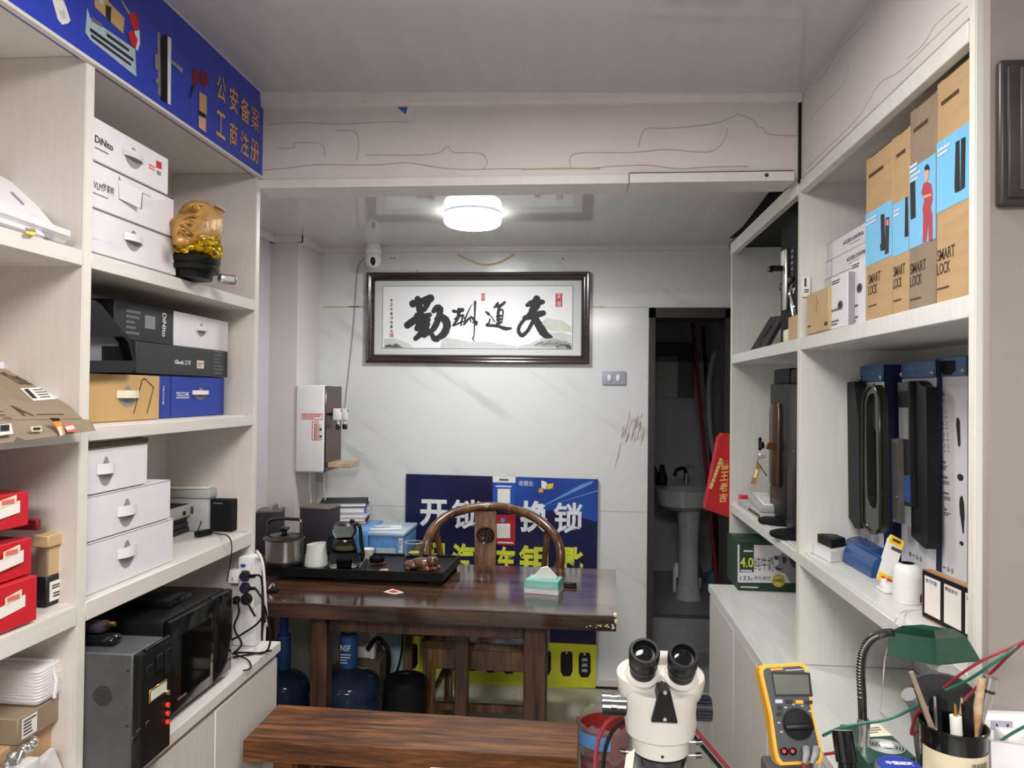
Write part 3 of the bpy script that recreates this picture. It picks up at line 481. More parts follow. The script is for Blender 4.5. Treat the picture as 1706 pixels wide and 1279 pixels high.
box_handle(t, X4, at(335, 558, X=X4).y, a6[2] + .055, .055, .022, 'clear_plastic')
# black C-shaped housing on the tan box
Xh = -1.036
out = [(143, 499), (157, 500), (168, 507), (185, 528), (208, 556), (216, 566), (223, 588), (226, 606), (224, 616), (219, 620.5), (143, 620.5)]
inn = [(143, 561), (206, 561), (214, 570), (221, 601), (143, 601)]
t = thing('lock_housing', 'black plastic lock housing with a sloping top, standing on the tan box', 'lock', (Xh - .04, at(180, 600, X=Xh).y, tan_top))
def PX(l, X): return [at(x, y, X=X) for x, y in l]
dz = tan_top + .0005 - min(p.z for p in PX(out, Xh))
b = MB(Matrix.Translation((0, 0, dz)))
up = PX([(143, 499), (157, 500), (168, 507), (185, 528), (208, 556), (217, 566), (226, 606), (221, 601), (214, 572), (206, 561), (143, 561)], Xh); b.prism(up, (-.034, 0, 0), 'black_plastic')
lo_ = PX([(143, 601), (221, 601), (226, 606), (224, 616), (219, 620.5), (143, 620.5)], Xh); b.prism(lo_, (-.034, 0, 0), 'charcoal'); b.build('shell', t)
b = MB(Matrix.Translation((0, 0, dz))); b.prism(PX([(143, 561), (206, 561), (214, 572), (221, 601), (143, 601)], Xh - .024), (-.008, 0, 0), 'mid_grey'); b.prism(PX([(171, 577), (212, 577), (218, 600), (171, 600)], Xh - .022), (-.002, 0, 0), 'black_matte'); b.build('inner_plate', t)
# third level
a, c = cb(141, 982, 1.109, 287, 908, .24, XX=-1.035)
G3 = 'white boxes stacked on the third shelf'
t, q = carton('white_box', 'lowest plain white box of the stack above the microwave oven', 'box', a, c, 'white_card', G3); q.build('body', t); box_handle(t, c[0], at(211, 925, X=c[0]).y, at(211, 921, X=c[0]).z, .07, .038)
a_, c_ = cx(c[0] - .002, 141, 284, c[2] + .003, 829, .26)
t, q = carton('white_box', 'middle plain white box of the stack above the microwave oven', 'box', a_, c_, 'white_card', G3); q.build('body', t); box_handle(t, c_[0], at(211, 855, X=c_[0]).y, at(211, 852, X=c_[0]).z, .07, .038)
a7, c7 = cx(c_[0] - .002, 142, 246, c_[2] + .003, 749, .24)
t, q = carton('white_box', 'smaller top white box with a gaping dark lid edge, above the microwave oven', 'box', a7, c7, 'white_card', G3, 'ink')
q.box((c7[0] - .24, a7[1], c7[2] + .001), (c7[0] - .002, c7[1] + .006, c7[2] + .012), 'cardboard_dark'); q.rbox((c7[0] - .24, a7[1], c7[2] + .012), (c7[0] - .012, c7[1] + .004, c7[2] + .018), 'white_card_cool', .002, 1); q.build('body', t); box_handle(t, c7[0], at(176, 787, X=c7[0]).y, at(176, 783, X=c7[0]).z, .06, .038)
p = at(347, 886, Z=1.109); zt = at(347, 815, X=p.x).z; y1 = at(380, 880, X=p.x).y
t = thing('storage_box', 'grey lidded storage box with papers on top, behind the black cube', 'box', (p.x - .08, p.y + .06, 1.109))
b = MB(); b.rbox((p.x - .17, p.y, 1.109), (p.x, y1, zt - .03), 'light_grey', .006, 2); b.build('body', t); b = MB(); b.rbox((p.x - .175, p.y - .004, zt - .03), (p.x + .004, y1 + .003, zt), 'light_grey', .006, 2); b.build('lid', t)
b = MB(RZ(8, (p.x - .08, p.y + .05, zt))); b.box((p.x - .16, p.y - .01, zt + .001), (p.x - .01, y1 - .01, zt + .004), 'paper'); b.box((p.x - .14, p.y + .0, zt + .004), (p.x - .02, y1 - .02, zt + .006), 'label_paper'); b.build('paper_sheets', None, 'cream papers lying on the grey storage box', 'papers')
p = at(386, 886, Z=1.109); zt = at(386, 833, X=p.x).z; y1 = min(at(408, 880, X=p.x).y, 2.276)
b = MB(); b.rbox((p.x - .075, p.y, 1.109), (p.x, y1, zt), 'black_matte', .002, 1); b.box((p.x, p.y + .03, 1.115), (p.x + .0008, y1 - .01, zt - .01), 'charcoal'); b.rows((p.x - .06, p.y - .0003, zt - .014), X_, Z_, .03, .006, 1, 'mid_grey'); b.build('black_box', None, 'small matt black cube box at the right end of the third shelf', 'box')
p = at(293, 893, Z=1.109); b = MB(); y1 = at(320, 890, X=p.x).y
for i in range(3): b.rbox((p.x - .09, p.y - .03 + .003 * i, 1.109 + .016 * i), (p.x - .004 * i, y1 - .004 * i, 1.124 + .016 * i), 'speaker_brown', .002, 1)
b.build('dark_device', None, 'flat dark device under the silver projector', 'device')
z0 = 1.1565; X5 = p.x + .006; ya, yb = at(291, 870, X=X5).y, at(327, 870, X=X5).y
t = thing('projector', 'small silver pocket projector with a dark side grille, right of the white boxes', 'projector', (X5 - .04, (ya + yb) / 2, z0))
b = MB(); b.rbox((X5 - .1, ya - .03, z0), (X5, yb, z0 + .038), 'light_grey', .008, 3); b.box((X5 - .09, ya - .02, z0 + .037), (X5 - .01, yb - .01, z0 + .0392), 'charcoal')
for i in range(5): b.box((X5 - .085 + .016 * i, ya - .0308, z0 + .008), (X5 - .075 + .016 * i, ya - .029, z0 + .03), 'black_matte')
b.box((X5 - .0005, ya + .045, z0 + .01), (X5 + .0008, ya + .062, z0 + .022), 'black_matte'); b.build('body', t)
b = MB(); b.cyl((X5 - .001, yb - .024, z0 + .019), (X5 + .006, yb - .024, z0 + .019), .014, 'dark_grey'); b.cyl((X5 + .006, yb - .024, z0 + .019), (X5 + .0065, yb - .024, z0 + .019), .010, 'black_glass'); b.build('lens', t)
p = at(337, 893, Z=1.109); b = MB(RZ(-20, p)); b.rbox((p.x - .012, p.y - .022, 1.1095), (p.x + .012, p.y + .03, 1.127), 'black_plastic', .005, 2)
cp = b.X.inverted()
pts = [(X5 - .01, yb - .005, z0 + .015), (X5 + .012, yb + .012, z0 - .005), (p.x, p.y - .03, 1.124), (p.x, p.y - .02, 1.118)]; b.tube(sp([cp @ V(q) for q in pts], 6), .0018, 'black_plastic', 6)
pts = [(p.x, p.y + .028, 1.118), at(365, 889, Z=1.113), at(380, 893, X=-1.015), at(386, 908, X=-1.012), at(384, 935, X=-1.010), at(378, 968, X=-1.0)]; b.tube(sp([cp @ V(q) for q in pts], 7), .0018, 'black_plastic', 6)
b.build('power_adapter', None, 'black cable adapter lying on the shelf edge, its cord hanging over', 'adapter')
# microwave oven on the worktop
p = at(284, 1197, Z=.77); zt = at(283, 1038, X=p.x).z; y1 = at(388, 1000, X=p.x).y; X6 = p.x; ya = p.y; XM = max(XLB + .005, X6 - .32)
t = thing('microwave_oven', 'black microwave oven on the left worktop with a dark glass door', 'microwave', ((X6 + XM) / 2, (ya + y1) / 2, .756))
b = MB(); b.rbox((XM, ya, .77), (X6 - .022, y1, zt), 'black_plastic', .006, 2)
for yy in (ya + .04, y1 - .04):
    for xx in (XM + .04, X6 - .06): b.cyl((xx, yy, .756), (xx, yy, .771), .013, 'black_matte')
b.build('body', t)
b = MB(); b.rbox((X6 - .021, ya, .772), (X6, y1 - .105, zt - .001), 'black_gloss', .005, 2); b.box((X6 - .001, ya + .045, .80), (X6 + .0008, y1 - .125, zt - .045), 'black_glass'); b.box((X6, ya + .03, .80), (X6 + .001, ya + .07, .806), 'steel'); b.build('door', t)
b = MB(); b.rbox((X6 - .021, y1 - .104, .772), (X6, y1, zt - .001), 'black_gloss', .005, 2); b.box((X6 - .001, y1 - .1, zt - .052), (X6 + .0008, y1 - .004, zt - .05), 'dark_steel'); b.build('control_panel', t)
mo_top = zt
b = MB(); b.rbox((XM + .08, ya + .10, zt + .0005), (X6 - .06, y1 - .11, zt + .016), 'black_gloss', .005, 2); b.box((XM + .09, ya + .11, zt + .016), (X6 - .07, y1 - .12, zt + .0168), 'charcoal'); b.build('tray', None, 'flat black tray lying on the microwave oven', 'tray')
# grey instrument with black front
X7 = -.896; yn = YD + .017; p = at(284, 1231, X=X7); zt = at(214, 1104, X=X7).z; yf = p.y; XI = X7 - .30
t = thing('bench_instrument', 'grey metal instrument with a round vent, lcd strip and three orange buttons', 'device', ((X7 + XI) / 2, (yn + yf) / 2, .756))
b = MB(); b.rbox((XI, yn, .756), (X7 - .02, yf, zt), 'dark_grey', .003, 1)
vc = at(171, 1159, Y=yn - .0005); vr = .021 * 1.0
for i in range(5):
    for k in range(max(1, i * 6)): an = 2 * math.pi * k / max(1, i * 6); b.cyl((vc.x + .0048 * i * math.cos(an), yn - .0012, vc.z + .0048 * i * math.sin(an)), (vc.x + .0048 * i * math.cos(an), yn + .002, vc.z + .0048 * i * math.sin(an)), .0017, 'ink', 8)
for zz in (zt - .035, .85): b.cyl((X7 - .03, yn - .001, zz), (X7 - .03, yn + .002, zz), .0025, 'ink', 8)
b.build('case', t)
b = MB(); b.rbox((X7 - .019, yn, .758), (X7, yf, zt - .002), 'black_plastic', .004, 2)
for fa, fb, za, zb_ in ((.12, .34, .06, .03), (.45, .68, .055, .02), (.74, .95, .075, .02)): b.rbox((X7 - .001, yn + (yf - yn) * fa, zt - za), (X7 + .004, yn + (yf - yn) * fb, zt - zb_), 'black_matte', .002, 1)
b.rbox((X7 - .012, yn + .02, zt - .004), (X7 - .002, yf, zt + .004), 'black_plastic', .002, 1); b.build('front_panel', t)
L7 = yf - yn; zz = at(250, 1160, X=X7).z
b = MB(); b.rbox((X7 - .001, yn + L7 * .24, zz - .014), (X7 + .002, yn + L7 * .84, zz + .014), 'brass', .002, 1); b.box((X7 + .0015, yn + L7 * .28, zz - .010), (X7 + .0025, yn + L7 * .80, zz + .010), 'lcd'); b.build('display', t)
for i, yy in enumerate((1153, 1174, 1188, 1202)):
    q_ = at(278, yy, X=X7); b = MB(); b.cyl(q_ - V((.001, 0, 0)), q_ + V((.005, 0, 0)), .0055, 'red_led' if i else 'steel', 14); b.build('button' if i else 'knob', t, label=None)
for px, py in ((223, 1230), (231, 1218), (245, 1205)): q_ = at(px, py, X=X7); b = MB(); b.rbox(q_ + V((-.001, -.008, -.006)), q_ + V((.003, .008, .006)), 'dark_steel', .001, 1); b.build('usb_port', t)
p = at(190, 1078, Z=zt); b = MB(); b.rbox((p.x - .15, p.y - .004, zt + .0005), (p.x, p.y + .036, zt + .022), 'black_gloss', .011, 3); b.rbox((p.x - .16, p.y + .010, zt + .0225), (p.x - .035, p.y + .045, zt + .046), 'speaker_brown', .008, 2); b.cyl((p.x - .038, p.y + .028, zt + .040), (p.x - .016, p.y + .028, zt + .040), .0055, 'brass', 12); b.build('probe_handle', None, 'dark hand probe with a brass tip lying on the grey instrument', 'probe')
# socket tower and plugs at the end of the worktop
p = at(424, 1067, Z=.756); Yt = min(p.y, 2.27) - .03; xr = at(425, 1060, Y=Yt).x; xl = at(386, 1060, Y=Yt).x
t = thing('plug_tower', 'white socket tower with black plugs at the far end of the left worktop', 'power strip', ((xl + xr) / 2, Yt + .02, .756))
zl = at(410, 1006, Y=Yt).z; zu = at(412, 926, Y=Yt).z
b = MB(); b.rbox((xl, Yt, .756), (xr, Yt + .045, zl), 'white_plastic', .003, 1); b.rbox((at(399, 960, Y=Yt).x, Yt - .012, zl - .01), (at(427, 960, Y=Yt).x, Yt + .045, zu), 'white_plastic', .006, 2); b.build('body', t)
b = MB(); c_ = at(405, 942, Y=Yt - .013); b.lathe([(.009, 0), (.009, .001)], 'poster_blue', M=aim(c_, (0, -1, 0)), sy=.6); b.build('power_badge', t)
b = MB(); q_ = at(391, 960, Y=Yt - .01); b.rbox(q_ + V((-.018, -.01, -.02)), q_ + V((.018, .03, .022)), 'white_plastic', .005, 2); b.box(q_ + V((-.004, -.0108, -.012)), q_ + V((-.002, -.0098, .0)), 'ink'); b.build('charger', None, 'white cube charger plugged in beside the microwave oven', 'charger')
cords = ([(424, 958), (434, 960), (437, 975), (441, 1010), (432, 1035), (405, 1055), (385, 1066)], [(424, 980), (431, 988), (438, 1000), (448, 1040), (450, 1070), (440, 1090), (410, 1100), (388, 1102)], [(412, 1003), (420, 1018), (425, 1026)], [(395, 1000), (398, 1020), (390, 1045), (402, 1070), (398, 1080), (386, 1090)])
for i, (px, py) in enumerate(((410, 958), (410, 978), (412, 997), (396, 998))):
    c_ = at(px, py, Y=Yt - .013); lb = ['upper black plug high on the white socket tower', 'second black plug below the upper one on the white tower', 'round black plug near the foot of the socket strip', 'small black plug left of the round one on the tower'][i]
    t2 = thing('plug', lb, 'plug', c_)
    b = MB()
    if i == 2: b.lathe([(.017, 0), (.017, .012), (.012, .018)], 'black_matte', M=aim(c_, (0, -1, 0)))
    elif i == 3: b.rbox(c_ + V((-.009, -.02, -.011)), c_ + V((.009, 0, .011)), 'black_matte', .004, 2)
    else: b.lathe([(.017, 0), (.018, .01), (.013, .022)], 'purple_plastic', M=aim(c_, (0, -1, 0)), seg=6); b.cyl(c_ + V((.01, -.012, 0)), c_ + V((.034, -.012, .001)), .005, 'black_matte')
    b.build('plug_body', t2)
    pts = [c_ + V((0.0, -.018, 0))] + [at(x, y, Y=Yt - .03 - .02 * k * (i + 1) / 6) for k, (x, y) in enumerate(cords[i])]
    for k in range(1, len(pts)):
        if pts[k].z < .762: pts[k].z = .762
    b = MB(); b.tube(sp(pts, 6), .0032, 'black_matte', 7); b.build('cord', t2)
b = MB(); b.tube(sp([(-.985, 2.27, 1.02), at(428, 918, Y=2.2), at(437, 935, Y=2.18), at(441, 975, Y=2.18), at(443, 1010, Y=2.2), at(446, 1040, Y=2.24), (-.985, 2.305, .80), (-.99, 2.31, .70)], 7), .004, 'wire_white', 8); b.build('cord', None, 'pale grey cord looping from the shelf end down past the socket tower', 'cord')
b = MB(); b.tube(sp([at(388, 1095, Z=.76), at(415, 1090, Z=.76), at(440, 1086, Z=.76), at(452, 1083, Z=.76)], 6), .0028, 'black_matte', 7); b.tube(sp([at(388, 1088, Z=.766), at(400, 1093, Z=.766), at(414, 1100, Z=.76), at(418, 1112, Z=.76), at(405, 1117, Z=.76)], 6), .0022, 'black_matte', 7); b.build('cord', None, 'loose black cords lying on the end of the left worktop', 'cord')
# ---------------- near bay of the left shelf
def slab(nm, label, cat, px, Xs, m, th, part=None):
    P = [at(x, y, X=X) for (x, y), X in zip(px, Xs)]; n = (P[1] - P[0]).cross(P[-1] - P[0]).normalized()
    P = [hit(x, y, P[0], n) for x, y in px]
    if n.x < 0: n = -n
    b = MB(); b.prism(P, -n * th, m); return P, n, b
P, n, b = slab(0, 0, 0, [(-60, 343), (111, 401), (44, 320), (30, 308), (-60, 262)], [-1.03, -1.03, -1.13, -1.145, -1.2], 'white_card', .008)
b.prism([hit(x, y, P[0], n) + n * .0004 for x, y in ((16, 320), (21, 320), (41, 340), (38, 342))], n * .0004, 'card_shadow'); b.prism([P[0] + n * .0002, P[1] + n * .0002, P[1] + n * .012 - Z_ * 0.001, P[0] + n * .012], (0, 0, .012), 'white_card_cool'); b.build('flat_box', None, 'white flat carton leaning at the back of the top left shelf bay', 'box')
P, n, b = slab(0, 0, 0, [(-60, 350), (82, 396), (3, 337), (-60, 303)], [-1.019, -1.019, -1.068, -1.085], 'white_card', .006)
b.prism([hit(x, y, P[0], n) + n * .0004 for x, y in ((41, 379), (58, 382), (61, 388), (44, 386))], n * .0004, 'cardboard_grey'); b.prism([hit(x, y, P[0], n) + n * .001 for x, y in ((41, 386), (60, 388), (56, 393), (43, 390))], n * .0006, 'lime_print'); b.prism([hit(x, y, P[0], n) + n * .0006 for x, y in ((74, 388), (88, 392), (88, 399), (75, 396))], n * .0006, 'card_shadow')
b.prism([hit(x, y, P[0], n) + n * .0006 for x, y in ((-20, 355), (28, 367), (32, 369), (28, 370), (-20, 358))], n * .0004, 'white_card_cool'); b.build('flat_box', None, 'white flat carton with an olive tape mark, in front on the top left bay', 'box')
# cardboard mailer tipped over the second board
P, n, b = slab(0, 0, 0, [(-40, 700), (137, 697), (55, 615), (-40, 613)], [-.995, -.995, -1.18, -1.18], 'cardboard_grey', .004)
t = thing('cardboard_mailer', 'brown opened cardboard mailer with stickers, tipped over the second left board', 'box', (P[0] + P[1]) / 2)
def st(bb, px, m, k=1): bb.prism([hit(x, y, P[0], n) + n * .0004 * k for x, y in px], n * .0004, m)
u = (P[1] - P[0]).normalized(); w_ = n.cross(u).normalized()
if w_.z < 0: w_ = -w_
b.text('Yhorse', hit(24, 637, P[0], n), u, w_, .075, .045, 'ink_brown', .02); b.rows(hit(34, 641, P[0], n), u, w_, .06, .012, 1, 'ink_brown'); b.text('A', hit(39, 693, P[0], n), u, w_, .028, .04, 'ink_brown', .03); b.rows(hit(63, 692, P[0], n), u, w_, .075, .006, 1, 'ink_brown'); b.rows(hit(10, 700, P[0], n), u, w_, .03, .05, 4, 'ink_brown', .2)
b.tube([hit(-40, 695, P[0], n), hit(15, 694, P[0], n)], .0008, 'cardboard_dark', 5); b.build('panel', t)
b = MB(); st(b, [(33, 647), (79, 645), (100, 664), (56, 668)], 'label_paper'); st(b, [(39, 649), (46, 648), (62, 664), (54, 664)], 'ink', 2)
for k in range(4): st(b, [(54 + 4 * k, 649 + 4 * k), (74 + 3 * k, 648 + 4 * k), (75 + 3 * k, 650 + 4 * k), (55 + 4 * k, 651 + 4 * k)], 'ink_grey', 2)
b.build('product_label', t)
f0 = [at(x, y, X=X) for (x, y), X in zip([(-40, 701), (137, 698), (150, 700), (157, 717), (40, 733), (25, 728), (20, 736), (-40, 742)], [-.994, -.994, -.985, -.98, -.975, -.975, -.98, -.975])]
b = MB(); b.prism(f0, (.003, 0, 0), 'cardboard_grey'); b.build('front_flap', t)
def fl(px, m, X=-.9715): b.prism([at(x, y, X=X) for x, y in px], (.0006, 0, 0), m)
b = MB(); fl([(50, 711), (68, 709), (70, 718), (53, 719)], 'cream_label'); b.rows(at(55, 717, X=-.9708), Y_, Z_, .018, .006, 1, 'ink', .8); b.build('price_sticker', t)
b = MB(); fl([(88, 702), (100, 701), (109, 722), (101, 726)], 'orange_sticker'); fl([(82, 696), (98, 696), (100, 701), (88, 702)], 'ink'); fl([(95, 711), (101, 710), (105, 724), (100, 726)], 'label_paper', -.971); b.build('tape_sticker', t)
b = MB(); fl([(107, 706), (120, 704), (127, 718), (112, 720)], 'pink_sticker'); fl([(108, 711), (121, 708), (125, 714), (111, 717)], 'label_paper', -.971); b.build('red_sticker', t)
b = MB(); fl([(-10, 708), (18, 705), (22, 722), (-10, 727)], 'label_paper'); b.rows(at(0, 719, X=-.9708), Y_, Z_, .02, .012, 1, 'ink', .9, seed=4); b.build('barcode_sticker', t)
P2, n2, b = slab(0, 0, 0, [(-40, 596), (31, 597), (2, 564), (-40, 530)], [-1.2, -1.2, -1.25, -1.25], 'cardboard_light', .01); b.tube([hit(-40, 588, P2[0], n2), hit(18, 590, P2[0], n2)], .0008, 'cardboard_dark', 5); b.build('cardboard_flap', None, 'tan cardboard triangle leaning behind the brown mailer', 'box')
b = MB(); q_ = at(0, 608, X=-1.20); b.box((-1.285, 1.2, 1.475), (-1.19, at(36, 608, X=-1.19).y, at(20, 604, X=-1.19).z), 'white_card'); b.build('white_box', None, 'flat white box lying behind the brown mailer on the second left board', 'box')
# red boxes
GR = 'red boxes stacked on the third left board'
Xr = -1.04; z = 1.109; tops = []
for i, (pxr, pyt, lb) in enumerate(((59, 956, 'lowest red box of the stack beside the tall brown and black box'), (56, 893, 'middle red box of the stack with cream stickers'), (47, 816, 'top red box of the stack, its lid open'))):
    X = Xr + (.012, .006, 0)[i]; yr = at(pxr, pyt, X=X).y; zt = at(pxr, pyt, X=X).z
    if i == 2: z += .022
    t = thing('red_box', lb, 'box', (X - .1, 1.15, z), GR)
    b = MB(RZ((-2, 1, -1)[i], (X, 1.2, z))); b.rbox((X - .2, 1.0, z), (X, yr, zt - .0015), 'red_card', .002, 1); b.build('body', t)
    if i != 0: b = MB(); b.box((X - .19, 1.0, zt - .001), (X - .012, yr - .012, zt + .0005), 'maroon_card'); b.build('lid', t)
    b = MB(); yl = yr - (.06, .06, .055)[i]; zl_ = z + (zt - z) * .30
    b.prism([(X + .003, yl - .045, zl_), (X + .003, yl + .03, zl_ + .008), (X + .003, yl + .03, zl_ + .03), (X + .003, yl - .045, zl_ + .02)], (.001, 0, 0), 'label_paper'); b.prism([(X + .004, yl - .02, zl_ + .022), (X + .004, yl + .02, zl_ + .028), (X + .004, yl + .02, zl_ + .042), (X + .004, yl - .02, zl_ + .036)], (.0008, 0, 0), 'cream_label'); b.rows((X + .005, yl - .016, zl_ + .026), Y_, Z_, .03, .012, 1, 'pink_sticker', .7); b.build('sticker', t)
    z = zt + .001; tops.append(zt)
b = MB(); zz = tops[1] + .0015; b.rbox((Xr - .18, 1.02, zz), (Xr - .01, 1.19, zz + .019), 'display_navy', .003, 1); b.build('navy_booklet', None, 'navy flat booklet between the top and middle red boxes', 'booklet')
b = MB(); yy = at(30, 880, X=-1.10).y; b.rbox((-1.2, yy, tops[1] + .002), (-1.06, at(81, 880, X=-1.06).y - .02, tops[1] + .002 + .022), 'maroon_card', .002, 1); b.build('maroon_box', None, 'small maroon box lying behind the top red box', 'box')
p = at(77, 1012, Z=1.109); yr = at(109, 1000, X=p.x).y; xl = at(59, 1010, Y=p.y).x; zm = at(77, 962, X=p.x).z; zt = at(82, 911, X=p.x).z; z2 = at(86, 890, X=p.x).z
t = thing('tall_carton', 'tall carton, brown above and black below with a white label, beside the red boxes', 'box', ((p.x + xl) / 2, (p.y + yr) / 2, 1.109))
b = MB(); b.rbox((xl, p.y, 1.109), (p.x, yr, zm), 'box_navy', .002, 1); b.build('sleeve', t); b = MB(); b.rbox((xl + .001, p.y + .001, zm), (p.x - .001, yr - .001, zt), 'cardboard_grey', .001, 1); b.box((p.x - .0012, p.y + .005, zm + .002), (p.x - .0004, yr - .002, zt - .002), 'cardboard_light'); b.build('carton_body', t)
b = MB(); b.rbox((xl - .006, p.y - .006, zt), (p.x + .006, yr + .012, z2), 'cardboard_light', .002, 1); b.build('flap_lid', t)
b = MB(); b.prism([(p.x + .0003, p.y + .008, 1.118), (p.x + .0003, yr - .006, 1.118), (p.x + .0003, yr - .006, zm - .012), (p.x + .0003, p.y + .008, zm - .012)], (.0006, 0, 0), 'label_paper'); b.rows((p.x + .001, p.y + .014, zm - .028), Y_, Z_, yr - p.y - .026, .010, 2, 'ink'); b.rows((p.x + .001, p.y + .018, 1.124), Y_, Z_, yr - p.y - .034, .012, 2, 'ink'); b.build('label', t)
p = at(43, 1027, Z=1.109); b = MB(RZ(4, p)); b.box((p.x - .004, p.y - .020, 1.1095), (p.x, p.y + .020, 1.1245), 'steel'); b.rbox((p.x, p.y - .011, 1.112), (p.x + .007, p.y + .011, 1.122), 'dark_steel', .002, 1); b.rbox((p.x - .016, p.y - .012, 1.1095), (p.x - .004, p.y + .012, 1.124), 'black_matte', .002, 1)
for s in (-1, 1): b.cyl((p.x, p.y + s * .016, 1.117), (p.x + .005, p.y + s * .016, 1.117), .003, 'steel', 8)
b.build('plug_connector', None, 'small grey metal plug connector lying at the shelf edge under the red boxes', 'connector')
# bottom near bay
b = MB(); b.rbox((-1.285, 1.16, .758), (-1.07, 1.452, .868), 'cardboard', .003, 1); b.prism([at(x, y, X=-1.069) for x, y in ((106, 1246), (124, 1240), (124, 1258), (104, 1264))], (.0008, 0, 0), 'label_paper'); b.build('carton', None, 'brown carton at the bottom of the near left bay', 'box')
X = -1.055; yr = at(28, 1230, Y=1.39).y; b = MB(); p = at(29, 1247, X=X)
t = thing('flat_carton', 'flat grey-brown carton with a white shipping label under the foam pack', 'box', (X - .1, 1.3, .869))
zt = .869 + .05; b.rbox((X - .2, p.y, .869), (X, 1.45, zt), 'cardboard_grey', .002, 1); b.build('body', t)
b = MB(); b.prism([(X + .0003, p.y + .01, .876), (X + .0003, p.y + .05, .876), (X + .0003, p.y + .05, .914), (X + .0003, p.y + .01, .914)], (.0006, 0, 0), 'label_paper'); b.rows((X + .001, p.y + .013, .88), Y_, Z_, .034, .032, 5, 'ink', .45, seed=9); b.build('shipping_label', t)
p = at(63, 1205, X=X + .002); z1 = at(63, 1116, X=X + .002).z
b = MB(); b.rbox((X - .2, p.y, zt + .001), (X + .002, 1.463, z1), 'foam', .012, 3)
for k in range(10): zz = zt + .01 + (z1 - zt - .02) * k / 9; b.rbox((X - .19, p.y - .0004, zz), (X + .0026, 1.4632, zz + .006), 'foam', .003, 1)
b.tube([(X + .002, p.y + .045, zt + .003), (X + .005, p.y + .046, (zt + z1) / 2), (X - .002, p.y + .044, z1 + .001), (X - .19, p.y + .04, z1 + .002)], .004, 'white_card', 6); b.build('foam_pack', None, 'white foam-wrapped bundle tied round, in the bottom near left bay', 'package')
t = thing('parts_tub', 'clear tub of shiny metal parts at the lower left corner', 'tub', (-1.008, 1.215, .756)); b = MB(); b.rbox((-1.032, 1.12, .756), (-.985, 1.31, .868), 'clear_plastic', .006, 2); b.build('tub', t)
rr = random.Random(11)
for k in range(14):
    c_ = V((rr.uniform(-1.022, -.995), rr.uniform(1.17, 1.31), .869)); b = MB(aim(c_ + V((0, 0, .008 + .008 * (k % 3))), (rr.uniform(-1, 1), rr.uniform(-1, 1), rr.uniform(.1, .8)))); b.lathe([(.005, -.018), (.006, -.016), (.006, .006), (.010, .008), (.010, .014), (.007, .018)], 'chrome' if k % 3 else 'steel', seg=12); b.build('lock_cylinder', None, 'loose shiny metal lock part in the clear tub at the lower left corner', 'lock part', 'metal lock parts in the clear tub')
b = MB(); P_ = [at(x, y, X=-1.036) for x, y in ((64, 1285), (90, 1247), (106, 1285))]; b.hexa([P_[0], P_[2], P_[2] + V((-.03, 0, 0)), P_[0] + V((-.03, 0, 0)), P_[1] + V((-.002, -.001, 0)), P_[1] + V((-.002, .003, 0)), P_[1] + V((-.01, .003, 0)), P_[1] + V((-.01, -.001, 0))], 'white_card'); z0 = min(q.z for q in b.v)
b.box((P_[0].x - .03, P_[0].y, .756), (P_[0].x, P_[2].y, z0 + .001), 'white_card'); b.build('paper_bag', None, 'white paper bag with a pointed top beside the clear tub', 'bag')
# ================================================================ goods on the right shelf
def PR(l, X): return [at(x, y, X=X) for x, y in l]
def rx(b, s, x0, y0, x1, y1, X, m, bold=0.0): ptx(b, s, x0, y0, x1, y1, X, m, bold)
ZM, ZL = 1.7285, 1.0875
# four tall kraft cartons, front faces on a common plane near the shelf edge
Xk = XR + .02
GK = 'tall brown smart lock cartons on the right shelf'
edges = [1442, 1487, 1515, 1560, 1616]
labs = ['farthest of the tall brown cartons, beside the small white boxes, two locks printed on blue', 'second tall brown carton from the far end, narrow blue band with one lock', 'tall brown carton printed with a person in a red suit', 'nearest and tallest-looking brown carton beside the shelf end panel']
tops = [(253, 247), (231, 210), (181, 158), (133, 95)]
band = [((352, 444), (338, 426)), ((341, 426), (327, 420)), ((280, 415), (258, 397)), ((238, 358), (204, 326))]
smart = [((1446, 476, 1470, 482), (1446, 489, 1463, 494)), ((1490, 459, 1507, 464), (1489, 474, 1503, 478)), ((1517, 449, 1542, 449), (1518, 468, 1536, 469)), ((1561, 432, 1590, 434), (1562, 456, 1582, 455))]
txs = [(1447, 469, 1467, 477, 488), (1489, 454, 1508, 465, 479), (1517, 443, 1543, 461, 478), (1562, 423, 1591, 440, 458)]
